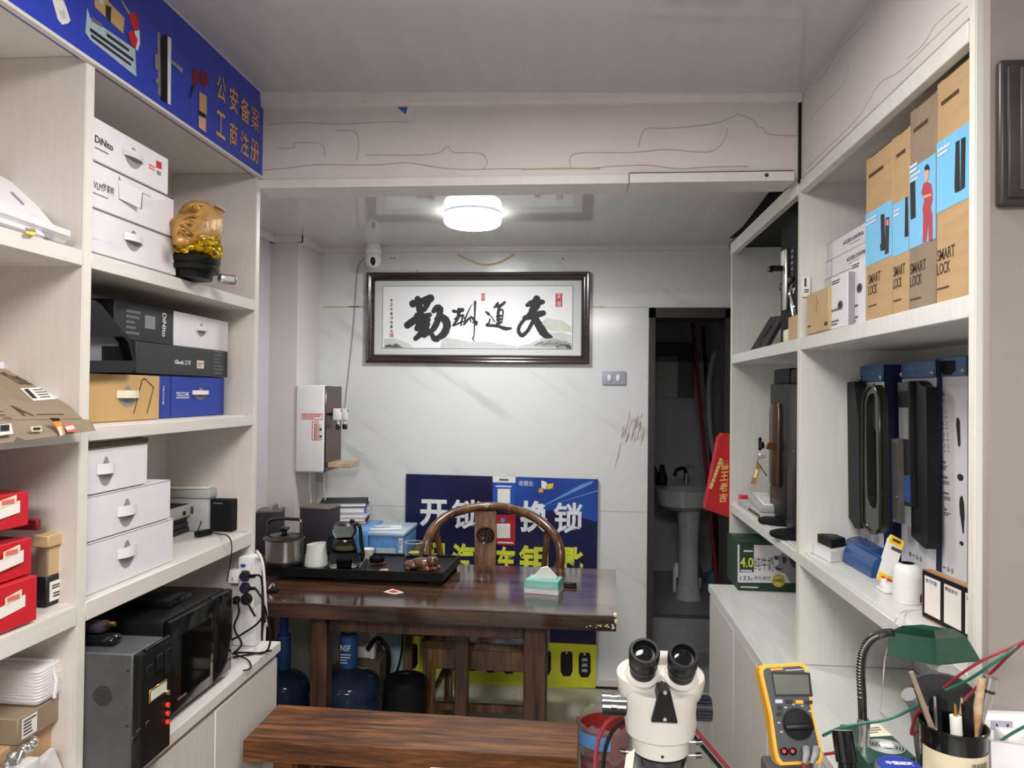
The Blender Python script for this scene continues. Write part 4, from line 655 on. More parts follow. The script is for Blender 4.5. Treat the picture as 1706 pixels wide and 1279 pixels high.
for i in range(4):
    Xi = Xk
    xa, xb = edges[i], edges[i + 1]; ya = at(xa, 480, X=Xi).y; yb = at(xb, 480, X=Xi).y + .002
    if i == 3: yb = max(yb, YP + .003)
    zt = at((xa + xb) / 2, sum(tops[i]) / 2, X=Xi).z; zt = min(zt, 2.15)
    t = thing('smart_lock_carton', labs[i], 'box', (Xi + .1, (ya + yb) / 2, ZM), GK)
    b = MB(); b.rbox((Xi, yb, ZM), (Xi + .22, ya - .0005, zt), 'cardboard' if i != 2 else 'cardboard_grey', .0015, 1); b.box((Xi - .0004, yb + .004, zt - .003), (Xi, ya - .03, zt - .0005), 'ink_brown')
    zb0 = (at(xa, band[i][0][1], X=Xi).z + at(xb, band[i][1][1], X=Xi).z) / 2; zb1 = (at(xa, band[i][0][0], X=Xi).z + at(xb, band[i][1][0], X=Xi).z) / 2
    b.box((Xi - .0006, yb + .0008, zb0), (Xi, ya - .0008, zb1), 'sky_blue')
    x0, y0, x1, ym, y1 = txs[i]; p0 = at(x0, y0, X=Xi); w = abs(at(x1, y0, X=Xi).y - p0.y); h = p0.z - at(x0, ym, X=Xi).z
    zc = at(x0, ym - 1, X=Xi).z
    b.text('SMART', (Xi, p0.y, zc + .003), -Y_, Z_, w, .022, 'ink_brown', .01); b.text('LOCK', (Xi, p0.y, zc - .023), -Y_, Z_, w * .74, .022, 'ink_brown', .01); b.rows((Xi, p0.y, zc - .052), -Y_, Z_, w * .7, .005, 1, 'ink_brown', .7)
    b.rows((Xi, ya - .018, zt - .05), -Y_, Z_, (ya - yb) * .55, .010, 1, 'ink_brown', .8, seed=i + 3); b.rows((Xi - .0006, ya - .006, zb1 - .03), -Y_, Z_, (ya - yb) * .4, .018, 2, 'white_print', .5, seed=i + 5)
    b.build('carton_body', t)
    b = MB(); Xp = Xi - .0014
    if i == 0: b.prism(PR([(1467, 358), (1473, 356), (1474, 416), (1467, 418), (1466, 408), (1468, 405)], Xp), (.0006, 0, 0), 'ink'); b.prism(PR([(1475, 363), (1481, 361), (1480, 421), (1474, 424)], Xp), (.0006, 0, 0), 'charcoal'); b.prism(PR([(1476, 366), (1480, 365), (1480, 375), (1476, 376)], Xp - .0006), (.0006, 0, 0), 'pink_sticker')
    if i == 1: b.prism(PR([(1508, 329), (1512, 327), (1513, 393), (1507, 395)], Xp), (.0006, 0, 0), 'ink')
    if i == 2:
        b.prism(PR([(1516, 305), (1524, 301), (1525, 362), (1517, 366)], Xp), (.0006, 0, 0), 'ink')
        b.prism(PR([(1538, 306), (1544, 303), (1551, 306), (1553, 322), (1553, 334), (1550, 345), (1553, 360), (1553, 400), (1547, 401), (1546, 368), (1543, 402), (1537, 404), (1538, 365), (1537, 348), (1540, 332), (1535, 322)], Xp), (.0006, 0, 0), 'suit_red'); b.prism(PR([(1541, 281), (1545, 279), (1547, 286), (1546, 296), (1544, 303), (1541, 302), (1540, 292)], Xp - .0003), (.0006, 0, 0), 'skin_print')
        b.prism(PR([(1540, 279), (1544, 273), (1547, 276), (1548, 284), (1545, 282), (1541, 285)], Xp - .0006), (.0006, 0, 0), 'ink'); b.prism(PR([(1538, 326), (1551, 322), (1551, 326), (1539, 330)], Xp - .0006), (.0006, 0, 0), 'skin_print')
        b.rows((Xp, at(1516, 284, X=Xp).y, at(1516, 292, X=Xp).z), -Y_, Z_, .035, .02, 2, 'white_print')
    if i == 3: b.prism(PR([(1592, 237), (1598, 233), (1599, 318), (1591, 321), (1590, 310)], Xp), (.0006, 0, 0), 'ink'); b.prism(PR([(1601, 231), (1608, 228), (1607, 312), (1600, 317)], Xp), (.0006, 0, 0), 'charcoal')
    b.build('printed_picture', t)
# small white boxes between the divider and the cartons
GA = 'white access control boxes'
yd = YE - .019
pts = [((1352, 407), 1380, 436), ((1357, 437), 1385, 462), ((1361, 463), 1384, 492)]
def hbox(nm, label, cat, xl, xc, yt, ybm, Yn, m, dx=.12, dy=.10, **k):
    """box with a camera-facing end from pixel xl to xc and an aisle side running back"""
    pass
z_ = ZM; 
Xb = XR + .004; ya = at(1344, 530, X=Xb).y; yb = at(1384, 530, X=Xb).y + .02; ya = min(ya, yd); zt = at(1344, 492, X=Xb).z
b = MB(); b.rbox((Xb, yb, ZM), (Xb + .24, ya, zt), 'cardboard_light', .002, 1); b.rows((Xb, ya - .012, ZM + .02), -Y_, Z_, .03, .006, 1, 'ink_brown', .7); b.rows((Xb, yb + .03, ZM + .012), -Y_, Z_, .026, .012, 1, 'ink_brown', .8); b.tube(sp([(Xb - .0004, (ya + yb) / 2 + .008, zt - .015), (Xb - .0004, (ya + yb) / 2 - .006, zt - .03), (Xb - .0004, (ya + yb) / 2 + .006, zt - .045), (Xb - .0004, (ya + yb) / 2 - .004, zt - .06)], 4), .0006, 'ink_brown', 5)
b.build('brown_box', None, 'short brown box at the divider, under the white access control boxes', 'box'); bt = zt
prev = bt; zs = []
for i, (lb, ztp, xr_) in enumerate((('lowest white access control box, on the short brown box', 462, 1446), ('middle white access control box of the stack', 433, 1446), ('top white access control box, its lettering cut off by the brown carton', 404, 1446))):
    Xi = XR + .066 + .003 * i; y0 = min(at((1361, 1357, 1352)[i], 450, X=Xi).y, yd); y1 = at(1442, 450, X=Xk).y + .003
    zt = at(1384, ztp, X=Xi).z
    t = thing('access_box', lb, 'box', (Xi + .05, (y0 + y1) / 2, prev + .001), GA); b = MB(); b.rbox((Xi, y1, prev + .001), (Xi + .11, y0, zt), 'white_card_cool', .0015, 1); ym = at((1384, 1386, 1380)[i], 450, X=Xi).y
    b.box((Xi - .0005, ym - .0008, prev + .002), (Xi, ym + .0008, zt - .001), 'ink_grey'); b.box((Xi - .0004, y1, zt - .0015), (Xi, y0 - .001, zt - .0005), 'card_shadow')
    if i > 0: b.text('ACCESS CONTROL', (Xi, at(1405 + (6 if i == 1 else 0), 412, X=Xi).y, prev + (zt - prev) * .45), -Y_, Z_, .15, .010, 'ink', .02); b.rows((Xi, at(1415, 412, X=Xi).y, prev + (zt - prev) * .28), -Y_, Z_, .08, .003, 1, 'ink_grey')
    b.build('box_body', t); prev = zt
Xl = XR + .002; c = at(1347, 478, X=Xl)
b = MB(); b.rbox((XR + .001, YE - .0285, at(1347, 495, Y=YE - .022).z), (XR + .025, YE - .0187, at(1347, 460, Y=YE - .022).z), 'enamel', .002, 1); zz0 = at(1347, 495, Y=YE - .022).z; b.box((XR + .007, YE - .0292, zz0 + .03), (XR + .012, YE - .0284, zz0 + .056), 'ink'); b.rows((XR + .006, YE - .0288, zz0 + .012), X_, Z_, .014, .012, 2, 'ink'); b.build('price_tag', None, 'small pale tag with a code mark stuck on the shelf divider edge', 'tag')
for nm, lb, xa, xb, xs, yt, ybt in (('camera_box', 'small white camera box, left of the pair, with a dark side edge', 1385, 1412, 1417, 465, 545), ('camera_box', 'taller white camera box of the pair, next to the brown cartons', 1418, 1443, 1444, 438, 533)):
    p = at(xa, ybt, Z=ZM); Xi = max(p.x, XR + .004) if xa < 1400 else XR + .03; Xi = XR + (.012 if xa < 1400 else .03); y0 = at(xa, 500, X=Xi).y; y1 = at(xb, 500, X=Xi).y; zt = (at(xa, yt, X=Xi).z + at(xb, yt - 14, X=Xi).z) / 2
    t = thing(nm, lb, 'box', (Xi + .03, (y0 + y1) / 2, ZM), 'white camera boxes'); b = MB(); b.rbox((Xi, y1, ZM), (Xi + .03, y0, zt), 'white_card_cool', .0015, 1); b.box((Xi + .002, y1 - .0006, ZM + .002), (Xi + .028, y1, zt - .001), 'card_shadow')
    b.rows((Xi, y0 - .006, zt - .02), -Y_, Z_, (y0 - y1) * .5, .012, 2, 'ink', .5, seed=xa); b.rows((Xi, y0 - .004, ZM + .045), -Y_, Z_, (y0 - y1) * .45, .008, 1, 'ink_grey', .7, seed=xa + 1); b.rows((Xi, y0 - .004, ZM + .008), -Y_, Z_, (y0 - y1) * .45, .016, 2, 'ink_grey', .6, seed=xa + 2); b.build('box_body', t)
    b = MB(); cc = V((Xi - .0006, y1 + (y0 - y1) * .42, ZM + (zt - ZM) * (.42 if xa < 1400 else .55))); b.lathe([(.012, 0), (.012, .0005)], 'dark_grey', M=aim(cc, (-1, 0, 0)), sx=1.5 if xa < 1400 else 1.4); b.lathe([(.007, 0), (.007, .0005)], 'ink', M=aim(cc - V((.0006, 0, 0)), (-1, 0, 0)), sx=1.5); b.build('printed_picture', t)
# ---- far top compartment: lock sample, leaning frame, cardboard piece
Xs = XR + .06
t = thing('door_lock_sample', 'dark door slab sample with steel lever lock in the far top compartment', 'lock display', (Xs + .06, 2.45, ZM))
ya, yb = at(1301, 450, X=Xs).y, YE + .03
b = MB(); b.rbox((Xs, yb, ZM), (Xs + .10, ya, 2.155), 'black_matte', .003, 1); b.box((Xs - .001, yb, 2.06), (Xs, ya, 2.064), 'dark_gap'); b.build('door_slab', t)
b = MB(); p = at(1309, 420, X=Xs - .006); q = at(1309, 517, X=Xs - .006); b.rbox((Xs - .014, p.y - .022, q.z), (Xs, p.y + .022, p.z + .01), 'steel', .006, 2); b.rbox((Xs - .018, p.y - .02, p.z - .06), (Xs - .012, p.y + .02, p.z + .005), 'white_gloss', .004, 2); b.build('lock_plate', t)
b = MB(); c = at(1304, 447, X=Xs - .02); b.cyl(c, c + V((-.035, 0, 0)), .010, 'dark_steel'); e_ = at(1288, 450, X=Xs - .05); b.tube([c + V((-.035, 0, 0)), c + V((-.04, .01, 0)), e_], [.011, .012, .010], 'dark_steel', 10); b.build('lever_handle', t)
b = MB(); c = at(1303, 478, X=Xs - .002); b.lathe([(.012, 0), (.014, .002), (.012, .008)], 'dark_steel', M=aim(c, (-1, 0, 0)), sx=1.6); b.build('keyhole_cover', t)
b = MB(); p = at(1319, 420, X=Xs - .004)
for k in range(4): b.box((Xs - .003, p.y - .012, p.z - .02 * k), (Xs, p.y + .012, p.z - .02 * k + .008), 'mid_grey')
b.box((Xs - .001, p.y - .014, p.z - .1), (Xs, p.y + .014, p.z + .01), 'charcoal')
b.rbox((Xs - .012, p.y - .02, p.z - .10), (Xs - .001, p.y + .03, p.z - .085), 'dark_steel', .003, 1); b.build('keypad', t)
b = MB(); p = at(1322, 500, X=Xs - .02); b.tube(sp([p + V((0, .012, .05)), p + V((-.01, .0, .02)), p + V((0, -.01, -.03)), p + V((.01, 0, -.06))], 5), .006, 'chrome', 8); b.tube(sp([p + V((.004, .0, .04)), p + V((-.004, .012, .0)), p + V((0, .004, -.05))], 5), .004, 'steel', 8); b.build('hanging_keys', None, 'bunch of bright steel keys hanging by the dark lock sample', 'keys')
P = [at(x, y, X=X) for (x, y), X in zip([(1249, 580), (1275, 575), (1305, 525), (1283, 528)], [XR + .03, XR + .03, XR + .12, XR + .12])]
n = (P[1] - P[0]).cross(P[3] - P[0]).normalized(); n = n if n.x < 0 else -n
P[0].z = P[1].z = ZM + .002
t = thing('panel_sample', 'dark framed panel leaning low in the far top compartment', 'lock display', P[0]); b = MB(); b.prism(P, -n * .015, 'speaker_brown'); b.build('panel', t)
b = MB(); f = lambda a, c: P[0].lerp(P[1], a).lerp(P[3].lerp(P[2], a), c) + n * .0006; b.prism([f(.12, .08), f(.6, .08), f(.6, .92), f(.12, .92)], n * .001, 'charcoal'); b.prism([f(.5, .35), f(.62, .35), f(.62, .7), f(.5, .7)], n * .003, 'black_matte'); b.build('screen', t)
p = at(1314, 560, X=XR + .02); b = MB(); b.rbox((XR + .015, YE + .012, ZM), (XR + .055, at(1313, 560, X=XR + .015).y, at(1313, 530, X=XR + .02).z), 'cardboard_light', .002, 1); b.rbox((XR + .018, at(1313, 560, X=XR + .015).y, ZM), (XR + .05, at(1303, 560, X=XR + .015).y, ZM + .04), 'cream_label', .003, 1); b.build('small_carton', None, 'small brown carton at the foot of the dark lock sample', 'box')
# ---- far middle compartment
Xs = XR + .07
def lock_stand(nm, label, xa, xb, yt, Xs, m, base_px):
    ya, yb = at(xa, 700, X=Xs).y, at(xb, 700, X=Xs).y; yb = max(yb, YE + .012); zt = at(xa, yt, X=Xs).z
    t = thing(nm, label, 'lock display', (Xs + .03, (ya + yb) / 2, ZL)); b = MB(); b.rbox((Xs, yb, ZL + .01), (Xs + .05, ya, zt), m, .004, 2); b.build('stand_board', t)
    b = MB(); b.lathe([(.075, 0), (.078, .004), (.078, .012), (.06, .018)], 'black_matte', (Xs + .01, (ya + yb) / 2, ZL), seg=32); b.build('base', t); return t, ya, yb, zt
t, ya, yb, zt = lock_stand('lock_display', 'black lock display with a glossy brown sliding cover, far middle compartment', 1283, 1311, 640, Xs, 'black_plastic', None)
b = MB(); b.rbox((Xs + .01, yb + .01, zt), (Xs + .04, ya - .01, zt + .055), 'black_matte', .006, 2); b.build('top_block', t)
b = MB(); y_c = at(1291, 700, X=Xs - .012).y; z0, z1 = at(1290, 812, X=Xs - .02).z, at(1290, 671, X=Xs - .02).z; b.lathe([(.001, 0), (.022, .002), (.026, .03), (.027, (z1 - z0) / 2), (.026, z1 - z0 - .03), (.022, z1 - z0 - .002), (.001, z1 - z0)], 'brown_metal', (Xs - .006, y_c, z0), seg=20, sx=.9, sy=1.65); b.build('sliding_cover', t)
b = MB(); c = at(1286, 743, X=Xs - .03); b.rbox(c + V((-.02, -.008, -.012)), c + V((.02, .008, .012)), 'copper', .003, 1); b.build('latch_tongue', t)
b = MB(); c = at(1268, 741, X=Xs - .03); b.rbox(c + V((-.006, -.03, -.012)), c + V((.006, .02, .012)), 'black_matte', .003, 1); b.rbox(c + V((-.006, .012, -.022)), c + V((.006, .022, .028)), 'black_matte', .003, 1); b.build('mortise_bolt', t)
t, ya, yb, zt = lock_stand('lock_display', 'dark navy lock display standing beside the divider, far middle compartment', 1311, 1328, 640, XR + .045, 'handle_dark', None)
b = MB(); b.rbox((XR + .055, yb + .005, zt), (XR + .08, ya - .005, zt + .05), 'black_matte', .006, 2); b.build('top_block', t); b = MB(); c = at(1323, 751, X=XR + .044); b.cyl(c, c + V((-.002, 0, 0)), .003, 'steel', 10); b.build('screw', t)
t = thing('key_set', 'steel key with a yellow tag hanging behind the silver boxes, far compartment', 'keys', at(1262, 770, X=XR + .06))
Xk2 = XR + .05
b = MB(); c = at(1265, 761, X=Xk2); b.lathe([(.012, 0), (.014, .002), (.012, .004)], 'steel', M=aim(c, (-1, 0, .2)), sx=1.0, sy=1.3); b.tube([c + V((0, -.01, 0)), at(1276, 760, X=Xk2 + .02)], .006, 'steel', 8); b.build('key_head', t)
b = MB(); b.tube([at(1261, 769, X=Xk2), at(1277, 792, X=Xk2 + .01)], .0025, 'dark_steel', 6); b.build('key_blade', t)
b = MB(); b.prism(PR([(1261, 772), (1266, 776), (1257, 806), (1250, 806)], Xk2), (.006, 0, 0), 'brass'); b.prism(PR([(1259, 781), (1263, 783), (1259, 796), (1255, 795)], Xk2 - .001), (.001, 0, 0), 'cream_label'); b.build('key_tag', t)
p = at(1229, 847, Z=ZL); Xi = XR + .02; ya, yb = at(1229, 830, X=Xi).y, at(1268, 830, X=Xi).y; ya = min(ya, YF - .022)
b = MB(); b.rbox((Xi, yb, ZL), (Xi + .10, ya - .01, ZL + .027), 'light_grey', .006, 2); b.rbox((Xi - .0008, yb + .015, ZL + .008), (Xi, (ya + yb) / 2, ZL + .02), 'dark_steel', .0003, 1); b.build('steel_tin', None, 'lower silver tin with a dark catch, far end of the right shelf', 'tin')
b = MB(RZ(-6, (Xi + .05, yb + .05, ZL))); b.rbox((Xi + .002, yb + .01, ZL + .028), (Xi + .10, ya - .015, ZL + .052), 'light_grey', .006, 2); b.rbox((Xi + .02, yb + .02, ZL + .0522), (Xi + .08, ya - .02, ZL + .058), 'white_gloss', .003, 1); b.rows((Xi + .002, yb + .055, ZL + .034), -Y_, Z_, .03, .01, 2, 'white_print'); b.build('steel_tin', None, 'upper silver tin with a pale lid, on the lower silver tin', 'tin')
b = MB(); b.rbox((Xi + .01, ya - .008, ZL), (Xi + .06, min(ya + .03, YF - .021), ZL + .04), 'red_card', .003, 1); b.build('red_box', None, 'small red box peeking out behind the silver tins', 'box')
# ---- milk carton on the worktop
p = at(1221, 975, Z=CT + .001); Xm = XR + .012; ya = 2.92; yb_ = 2.40
ym0 = at(1221, 940, X=p.x).y; px_, Ym = p.x, p.y
fr = at(1229, 983, Z=CT + .001); Ym = fr.y; xa = fr.x; xe = at(1325, 984, Y=Ym).x + .03; zt = at(1229, 900, Y=Ym).z
t = thing('milk_carton', 'green and white milk carton box with a cow picture on the right worktop', 'box', ((xa + xe) / 2, Ym + .08, CT + .001))
b = MB(); b.rbox((xa, Ym, CT + .001), (xe, Ym + .22, zt), 'milk_green', .002, 1)
def MQ(l, m, k=1): b.prism([at(x, y, Y=Ym - .0008 * k) for x, y in l], (0, .0006, 0), m)
MQ([(1229, 907), (1328, 909), (1328, 971), (1229, 970)], 'white_card_cool'); MQ([(1232, 907), (1256, 907), (1256, 953), (1232, 953)], 'milk_green', 2)
def mt(s, x0, y0, x1, y1, m, bold=0): p_, q_ = at(x0, y0, Y=Ym - .0016), at(x1, y1, Y=Ym - .0016); b.text(s, (p_.x, Ym - .0016, q_.z), X_, Z_, q_.x - p_.x, p_.z - q_.z, m, bold)
mt('4.0', 1233, 928, 1255, 945, 'lime_print', .02); mt('纯牛奶', 1257, 927, 1289, 951, 'ink', -.005); mt('133', 1233, 959, 1249, 967, 'ink'); mt('原生高钙', 1256, 959, 1284, 967, 'ink_grey')
b.rows(at(1239, 920, Y=Ym - .0016), X_, Z_, .036, .012, 1, 'white_print'); b.rows(at(1234, 952, Y=Ym - .0016), X_, Z_, .045, .009, 1, 'white_print', .8); b.rows(at(1234, 979, Y=Ym - .0016), X_, Z_, .07, .008, 1, 'white_print', .7); b.rows(at(1250, 967, Y=Ym - .0016), X_, Z_, .01, .012, 2, 'ink_grey'); b.build('carton_body', t)
b = MB(); MQ([(1290, 930), (1292, 925), (1298, 926), (1302, 922), (1310, 919), (1320, 922), (1327, 930), (1327, 971), (1318, 971), (1308, 955), (1298, 952), (1291, 948), (1291, 944), (1297, 940), (1298, 933)], 'cow_grey', 2); MQ([(1303, 928), (1309, 927), (1311, 933), (1308, 939), (1304, 937)], 'cow_dark', 3); MQ([(1312, 923), (1318, 927), (1325, 936), (1325, 948), (1318, 940)], 'cow_dark', 3); MQ([(1289, 926), (1296, 927), (1297, 932), (1291, 932)], 'cow_dark', 3); MQ([(1292, 944), (1300, 947), (1306, 946), (1300, 950), (1293, 948)], 'cow_dark', 3); b.build('printed_cow', t)
b = MB(); c = at(1297, 967, Y=Ym - .003); b.lathe([(.026, 0), (.026, .0006)], 'gold_badge', M=aim(c, (0, -1, 0)), seg=28); b.lathe([(.022, 0), (.022, .0004)], 'milk_green', M=aim(c - V((0, .0006, 0)), (0, -1, 0)), seg=28); b.lathe([(.0205, 0), (.0205, .0004)], 'gold_badge', M=aim(c - V((0, .001, 0)), (0, -1, 0)), seg=28); b.text('100%', c + V((-.018, -.0016, -.006)), X_, Z_, .036, .013, 'milk_green', .02); b.build('badge', t)
# ---- near middle compartment: three display cards with locks
def display(nm, label, xl, xr, ytl, ybl, X, band_px, side=None, th=.06):
    ya, yb = min(at(xl, 800, X=X).y, YE - .021), at(xr, 800, X=X).y; zt = (at(xl, ytl[0], X=X).z + at(xr, ytl[1], X=X).z) / 2; zb = ZL + .022
    zm = (at(xl, band_px[0], X=X).z + at(xr, band_px[1], X=X).z) / 2
    t = thing(nm, label, 'lock display', (X + .03, (ya + yb) / 2, ZL))
    b = MB(); b.rbox((X, yb, zb), (X + th, ya, zt), 'display_navy', .003, 1); b.build('stand_body', t)
    b = MB(); b.box((X - .0015, yb, ZL + .024), (X, ya, zm), 'white_card_cool'); b.build('info_card', t)
    b = MB(); b.rbox((X - .005, yb, zm), (X - .0002, ya, zt), 'display_blue', .002, 1); b.build('header', t)
    for y_ in (ya - .008, yb + .008): b = MB(); c = V((X - .005, y_, zm + .012)); b.lathe([(.006, 0), (.007, .003), (.003, .006)], 'steel', M=aim(c, (-1, 0, 0)), seg=14); b.build('bolt', t)
    return t, ya, yb, zt, zm
def icons(b, X, y, z, n, d=.014):
    for i in range(n):
        c = V((X - .0005, y - d * 1.5 * i, z))
        if i == 0: b.box(c + V((-.0006, -d * .4, -d * .4)), c + V((0, d * .4, d * .4)), 'ink_grey')
        elif i == 1: b.box(c + V((-.0006, -d * .5, -d * .12)), c + V((0, d * .5, d * .12)), 'ink_grey')
        else: b.lathe([(d * .48, 0), (d * .48, .0005)], 'ink_grey', M=aim(c, (-1, 0, 0)), seg=18); b.lathe([(d * .3, 0), (d * .3, .0004)], 'white_card_cool', M=aim(c - V((.0006, 0, 0)), (-1, 0, 0)), seg=16); b.box(c + V((-.0014, -d * .35, -d * .08)), c + V((-.001, d * .35, d * .08)), 'ink_grey')
def base_front(t, ya, yb, X, m='stand_blue'):
    b = MB(); N = 10; pr = [(X + .02, ZL), (X + .02, ZL + .05)] + [(X - .005 - .055 * math.sin(k * math.pi / 2 / N), ZL + .012 + .040 * math.cos(k * math.pi / 2 / N)) for k in range(N + 1)] + [(X - .06, ZL)]
    b.prism([(a, yb, c) for a, c in pr], (0, ya - yb, 0), m); b.build('curved_base', t)
X1 = .835
t, ya, yb, zt, zm = display('lock_display', 'display card with a black framed pull-handle lock on a blue curved base, near middle shelf', 1430, 1473, (612, 606), (905, 930), X1, (637, 636))
b = MB(); b.text('智能锁专家', (X1 - .005, ya - .022, zm + .018), -Y_, Z_, (ya - yb) * .55, .014, 'tub_blue', 0); b.rows((X1 - .005, ya - .02, zm + .008), -Y_, Z_, (ya - yb) * .6, .004, 1, 'tub_blue'); icons(b, X1 - .0015, ya - .045, ZL + .05, 4, .013); b.build('printed_marks', t)
b = MB(); xh = .79   # rear slab
ya2, yb2 = at(1411, 750, X=xh + .03).y, at(1428, 750, X=xh + .03).y
b.prism(PR([(1411, 637), (1423, 635), (1430, 700), (1433, 880), (1425, 880), (1414, 862)], .795), (.030, 0, 0), 'charcoal'); b.build('lock_body', t)
b = MB(); ring = [(1437, 668), (1441, 652), (1449, 643), (1456, 641), (1461, 650), (1465, 665), (1466, 740), (1467, 830), (1466, 880), (1460, 888), (1451, 886), (1441, 878), (1437, 866), (1436, 780), (1436, 720)]
inner = [(1443, 672), (1446, 661), (1451, 655), (1456, 655), (1458, 664), (1459, 690), (1460, 740), (1461, 830), (1460, 845), (1455, 848), (1448, 838), (1445, 826), (1444, 780), (1443, 730), (1443, 700)]
for k in range(len(ring)):
    j = (k + 1) % len(ring); A, B, C, D = at(*ring[k], X=xh), at(*ring[j], X=xh), at(*inner[j], X=xh), at(*inner[k], X=xh); o_ = V((.022, 0, 0)); b.hexa([A + o_, B + o_, C + o_, D + o_, A, B, C, D], 'handle_black')
b.tube(PR(ring, xh - .002), .004, 'handle_black', 8, True); b.build('pull_handle', t); b = MB(); b.rbox((xh + .0225, yb + .0, 1.24), (X1 - .0016, yb + .05, 1.52), 'black_matte', .002, 1); b.build('mount_block', t)
b = MB(); b.prism(PR([(1446, 668), (1452, 657), (1460, 655), (1464, 672), (1465, 730), (1461, 720), (1447, 700)], xh + .012), (.02, 0, 0), 'handle_black'); b.build('grip_plate', t)
base_front(t, ya, yb, X1)
X2_ = .87
t, ya, yb, zt, zm = display('lock_display', 'display card with a slim black lock and grey side plate, middle one of three', 1503, 1560, (604, 600), (930, 960), X2_, (632, 628), th=.08)
b = MB(); b.text('智能锁专家', (X2_ - .005, ya - .022, zm + .018), -Y_, Z_, (ya - yb) * .55, .014, 'tub_blue', 0); b.rows((X2_ - .005, ya - .02, zm + .008), -Y_, Z_, (ya - yb) * .6, .004, 1, 'tub_blue'); icons(b, X2_ - .0015, ya - .055, ZL + .055, 4, .013); b.build('printed_marks', t)
b = MB(); b.prism(PR([(1517, 634), (1528, 635), (1536, 643), (1543, 645), (1544, 740), (1546, 905), (1542, 914), (1532, 906), (1518, 892)], X2_ - .030), (.028, 0, 0), 'handle_dark'); b.build('lock_body', t)
b = MB(); b.prism(PR([(1495, 637), (1516, 635), (1517, 780), (1519, 845), (1499, 840)], X2_ - .040), (.034, 0, 0), 'charcoal'); b.build('mortise_case', t)
for nm_p, l_, m_ in (('grey_label', [(1497, 679), (1513, 679), (1513, 732), (1498, 730)], 'mid_grey'), ('top_label', [(1496, 637), (1513, 636), (1513, 651), (1496, 652)], 'dark_grey'), ('blue_label', [(1497, 791), (1516, 792), (1517, 838), (1499, 832)], 'stand_blue')): b = MB(); b.prism(PR(l_, X2_ - .0415), (.001, 0, 0), m_); b.build(nm_p, t)
b = MB(); b.prism(PR([(1485, 730), (1496, 730), (1499, 872), (1487, 868)], X2_ - .054), (.013, 0, 0), 'rust_grey'); b.build('face_plate', t)
for x_, y_ in ((1490, 735), (1494, 828), (1490, 867)): b = MB(); c = at(x_, y_, X=X2_ - .055); b.cyl(c, c + V((-.002, 0, 0)), .0035, 'steel', 10); b.build('screw', t)
X3_ = .885
t, ya, yb, zt, zm = display('lock_display', 'white display card with punched slots and printed rows, nearest of three, no lock on it', 1560, 1612, (598, 590), (955, 985), X3_, (632, 622), th=.05)
b = MB(); b.prism(PR([(1567, 601), (1592, 600), (1592, 617), (1584, 625), (1572, 624), (1567, 618)], X3_ - .0052), (.001, 0, 0), 'black_matte'); b.build('window', t)
b = MB()
for l in ([(1593, 697), (1596, 695), (1599, 700), (1600, 740), (1599, 745), (1596, 742), (1593, 710)],): b.poly(PR(l, X3_ - .002), 'ink')
for c_, r_, s_ in (((1600, 795), .013, 1.7), ((1602, 905), .008, 1.8)): c = at(*c_, X=X3_ - .0018); b.lathe([(r_ * .62, 0), (r_ * .62, .0004)], 'ink', M=aim(c, (-1, 0, 0)), sx=s_)
b.poly(PR([(1599, 828), (1603, 825), (1606, 838), (1607, 860), (1606, 875), (1606, 888), (1604, 889), (1602, 875), (1599, 855), (1598, 840)], X3_ - .002), 'ink'); b.build('punched_slots', t)
b = MB()
for (x, y), w, h, n_ in (((1563, 661), .035, .012, 1), ((1563, 668), .035, .004, 1), ((1567, 772), .026, .010, 1), ((1568, 782), .032, .012, 3), ((1570, 797), .026, .010, 1), ((1571, 806), .032, .010, 2), ((1572, 823), .026, .008, 1), ((1573, 832), .032, .010, 2), ((1573, 850), .015, .008, 1), ((1573, 858), .032, .010, 2)): b.rows(at(x, y, X=X3_ - .0016) , -Y_, Z_, w, h, n_, 'ink_grey', .6, seed=x + y)
for r_ in range(4):
    for c_ in range(3): q_ = at(1564 + 6 * c_ + r_ * 1.3, 686 + 19 * r_, X=X3_ - .0018); b.box(q_ + V((0, -.003, -.006)), q_ + V((.0004, .003, .006)), 'light_grey'); b.box(q_ + V((0, -.004, -.014)), q_ + V((.0004, .004, -.011)), 'ink_grey')
icons(b, X3_ - .0015, ya - .028, ZL + .055, 4, .012); b.build('printed_marks', t)
# ---- small things on the near middle board
p = at(1382, 929, Z=ZL); Xi = XR + .006
y0, y1 = at(1347, 905, X=Xi + .02).y, at(1417, 925, X=Xi).y
fx = at(1384, 940, Z=ZL)
b = MB(); P_ = [at(x, y, Z=ZL + .001) for x, y in ((1344, 916), (1384, 937), (1420, 931), (1378, 912))]; h = V((0, 0, .030)); b.hexa([P_[0], P_[1], P_[2], P_[3]] + [q_ + h for q_ in P_], 'white_plastic'); b.build('white_box', None, 'low white box under a black gadget on the near middle board', 'box')
b = MB(); c_ = sum(P_, V()) / 4; P2 = [c_ + (q_ - c_) * .66 + V((.005, .006, .031)) for q_ in P_]; b.hexa(P2 + [q_ + V((0, 0, .024)) for q_ in P2], 'black_matte'); P3 = [c_ + (q_ - c_) * .45 + V((.005, .006, .0555)) for q_ in P_]; b.hexa(P3 + [q_ + V((0, 0, .0006)) for q_ in P3], 'charcoal'); b.build('black_gadget', None, 'small flat black gadget lying on the low white box', 'device')
N = 12
A = at(1404, 935, Z=ZL + .001); B = at(1451, 962, Z=ZL + .001); u = (B - A); L_ = u.length; u.normalize(); nrm = V((-u.y, u.x, 0)); nrm = nrm if nrm.x > 0 else -nrm
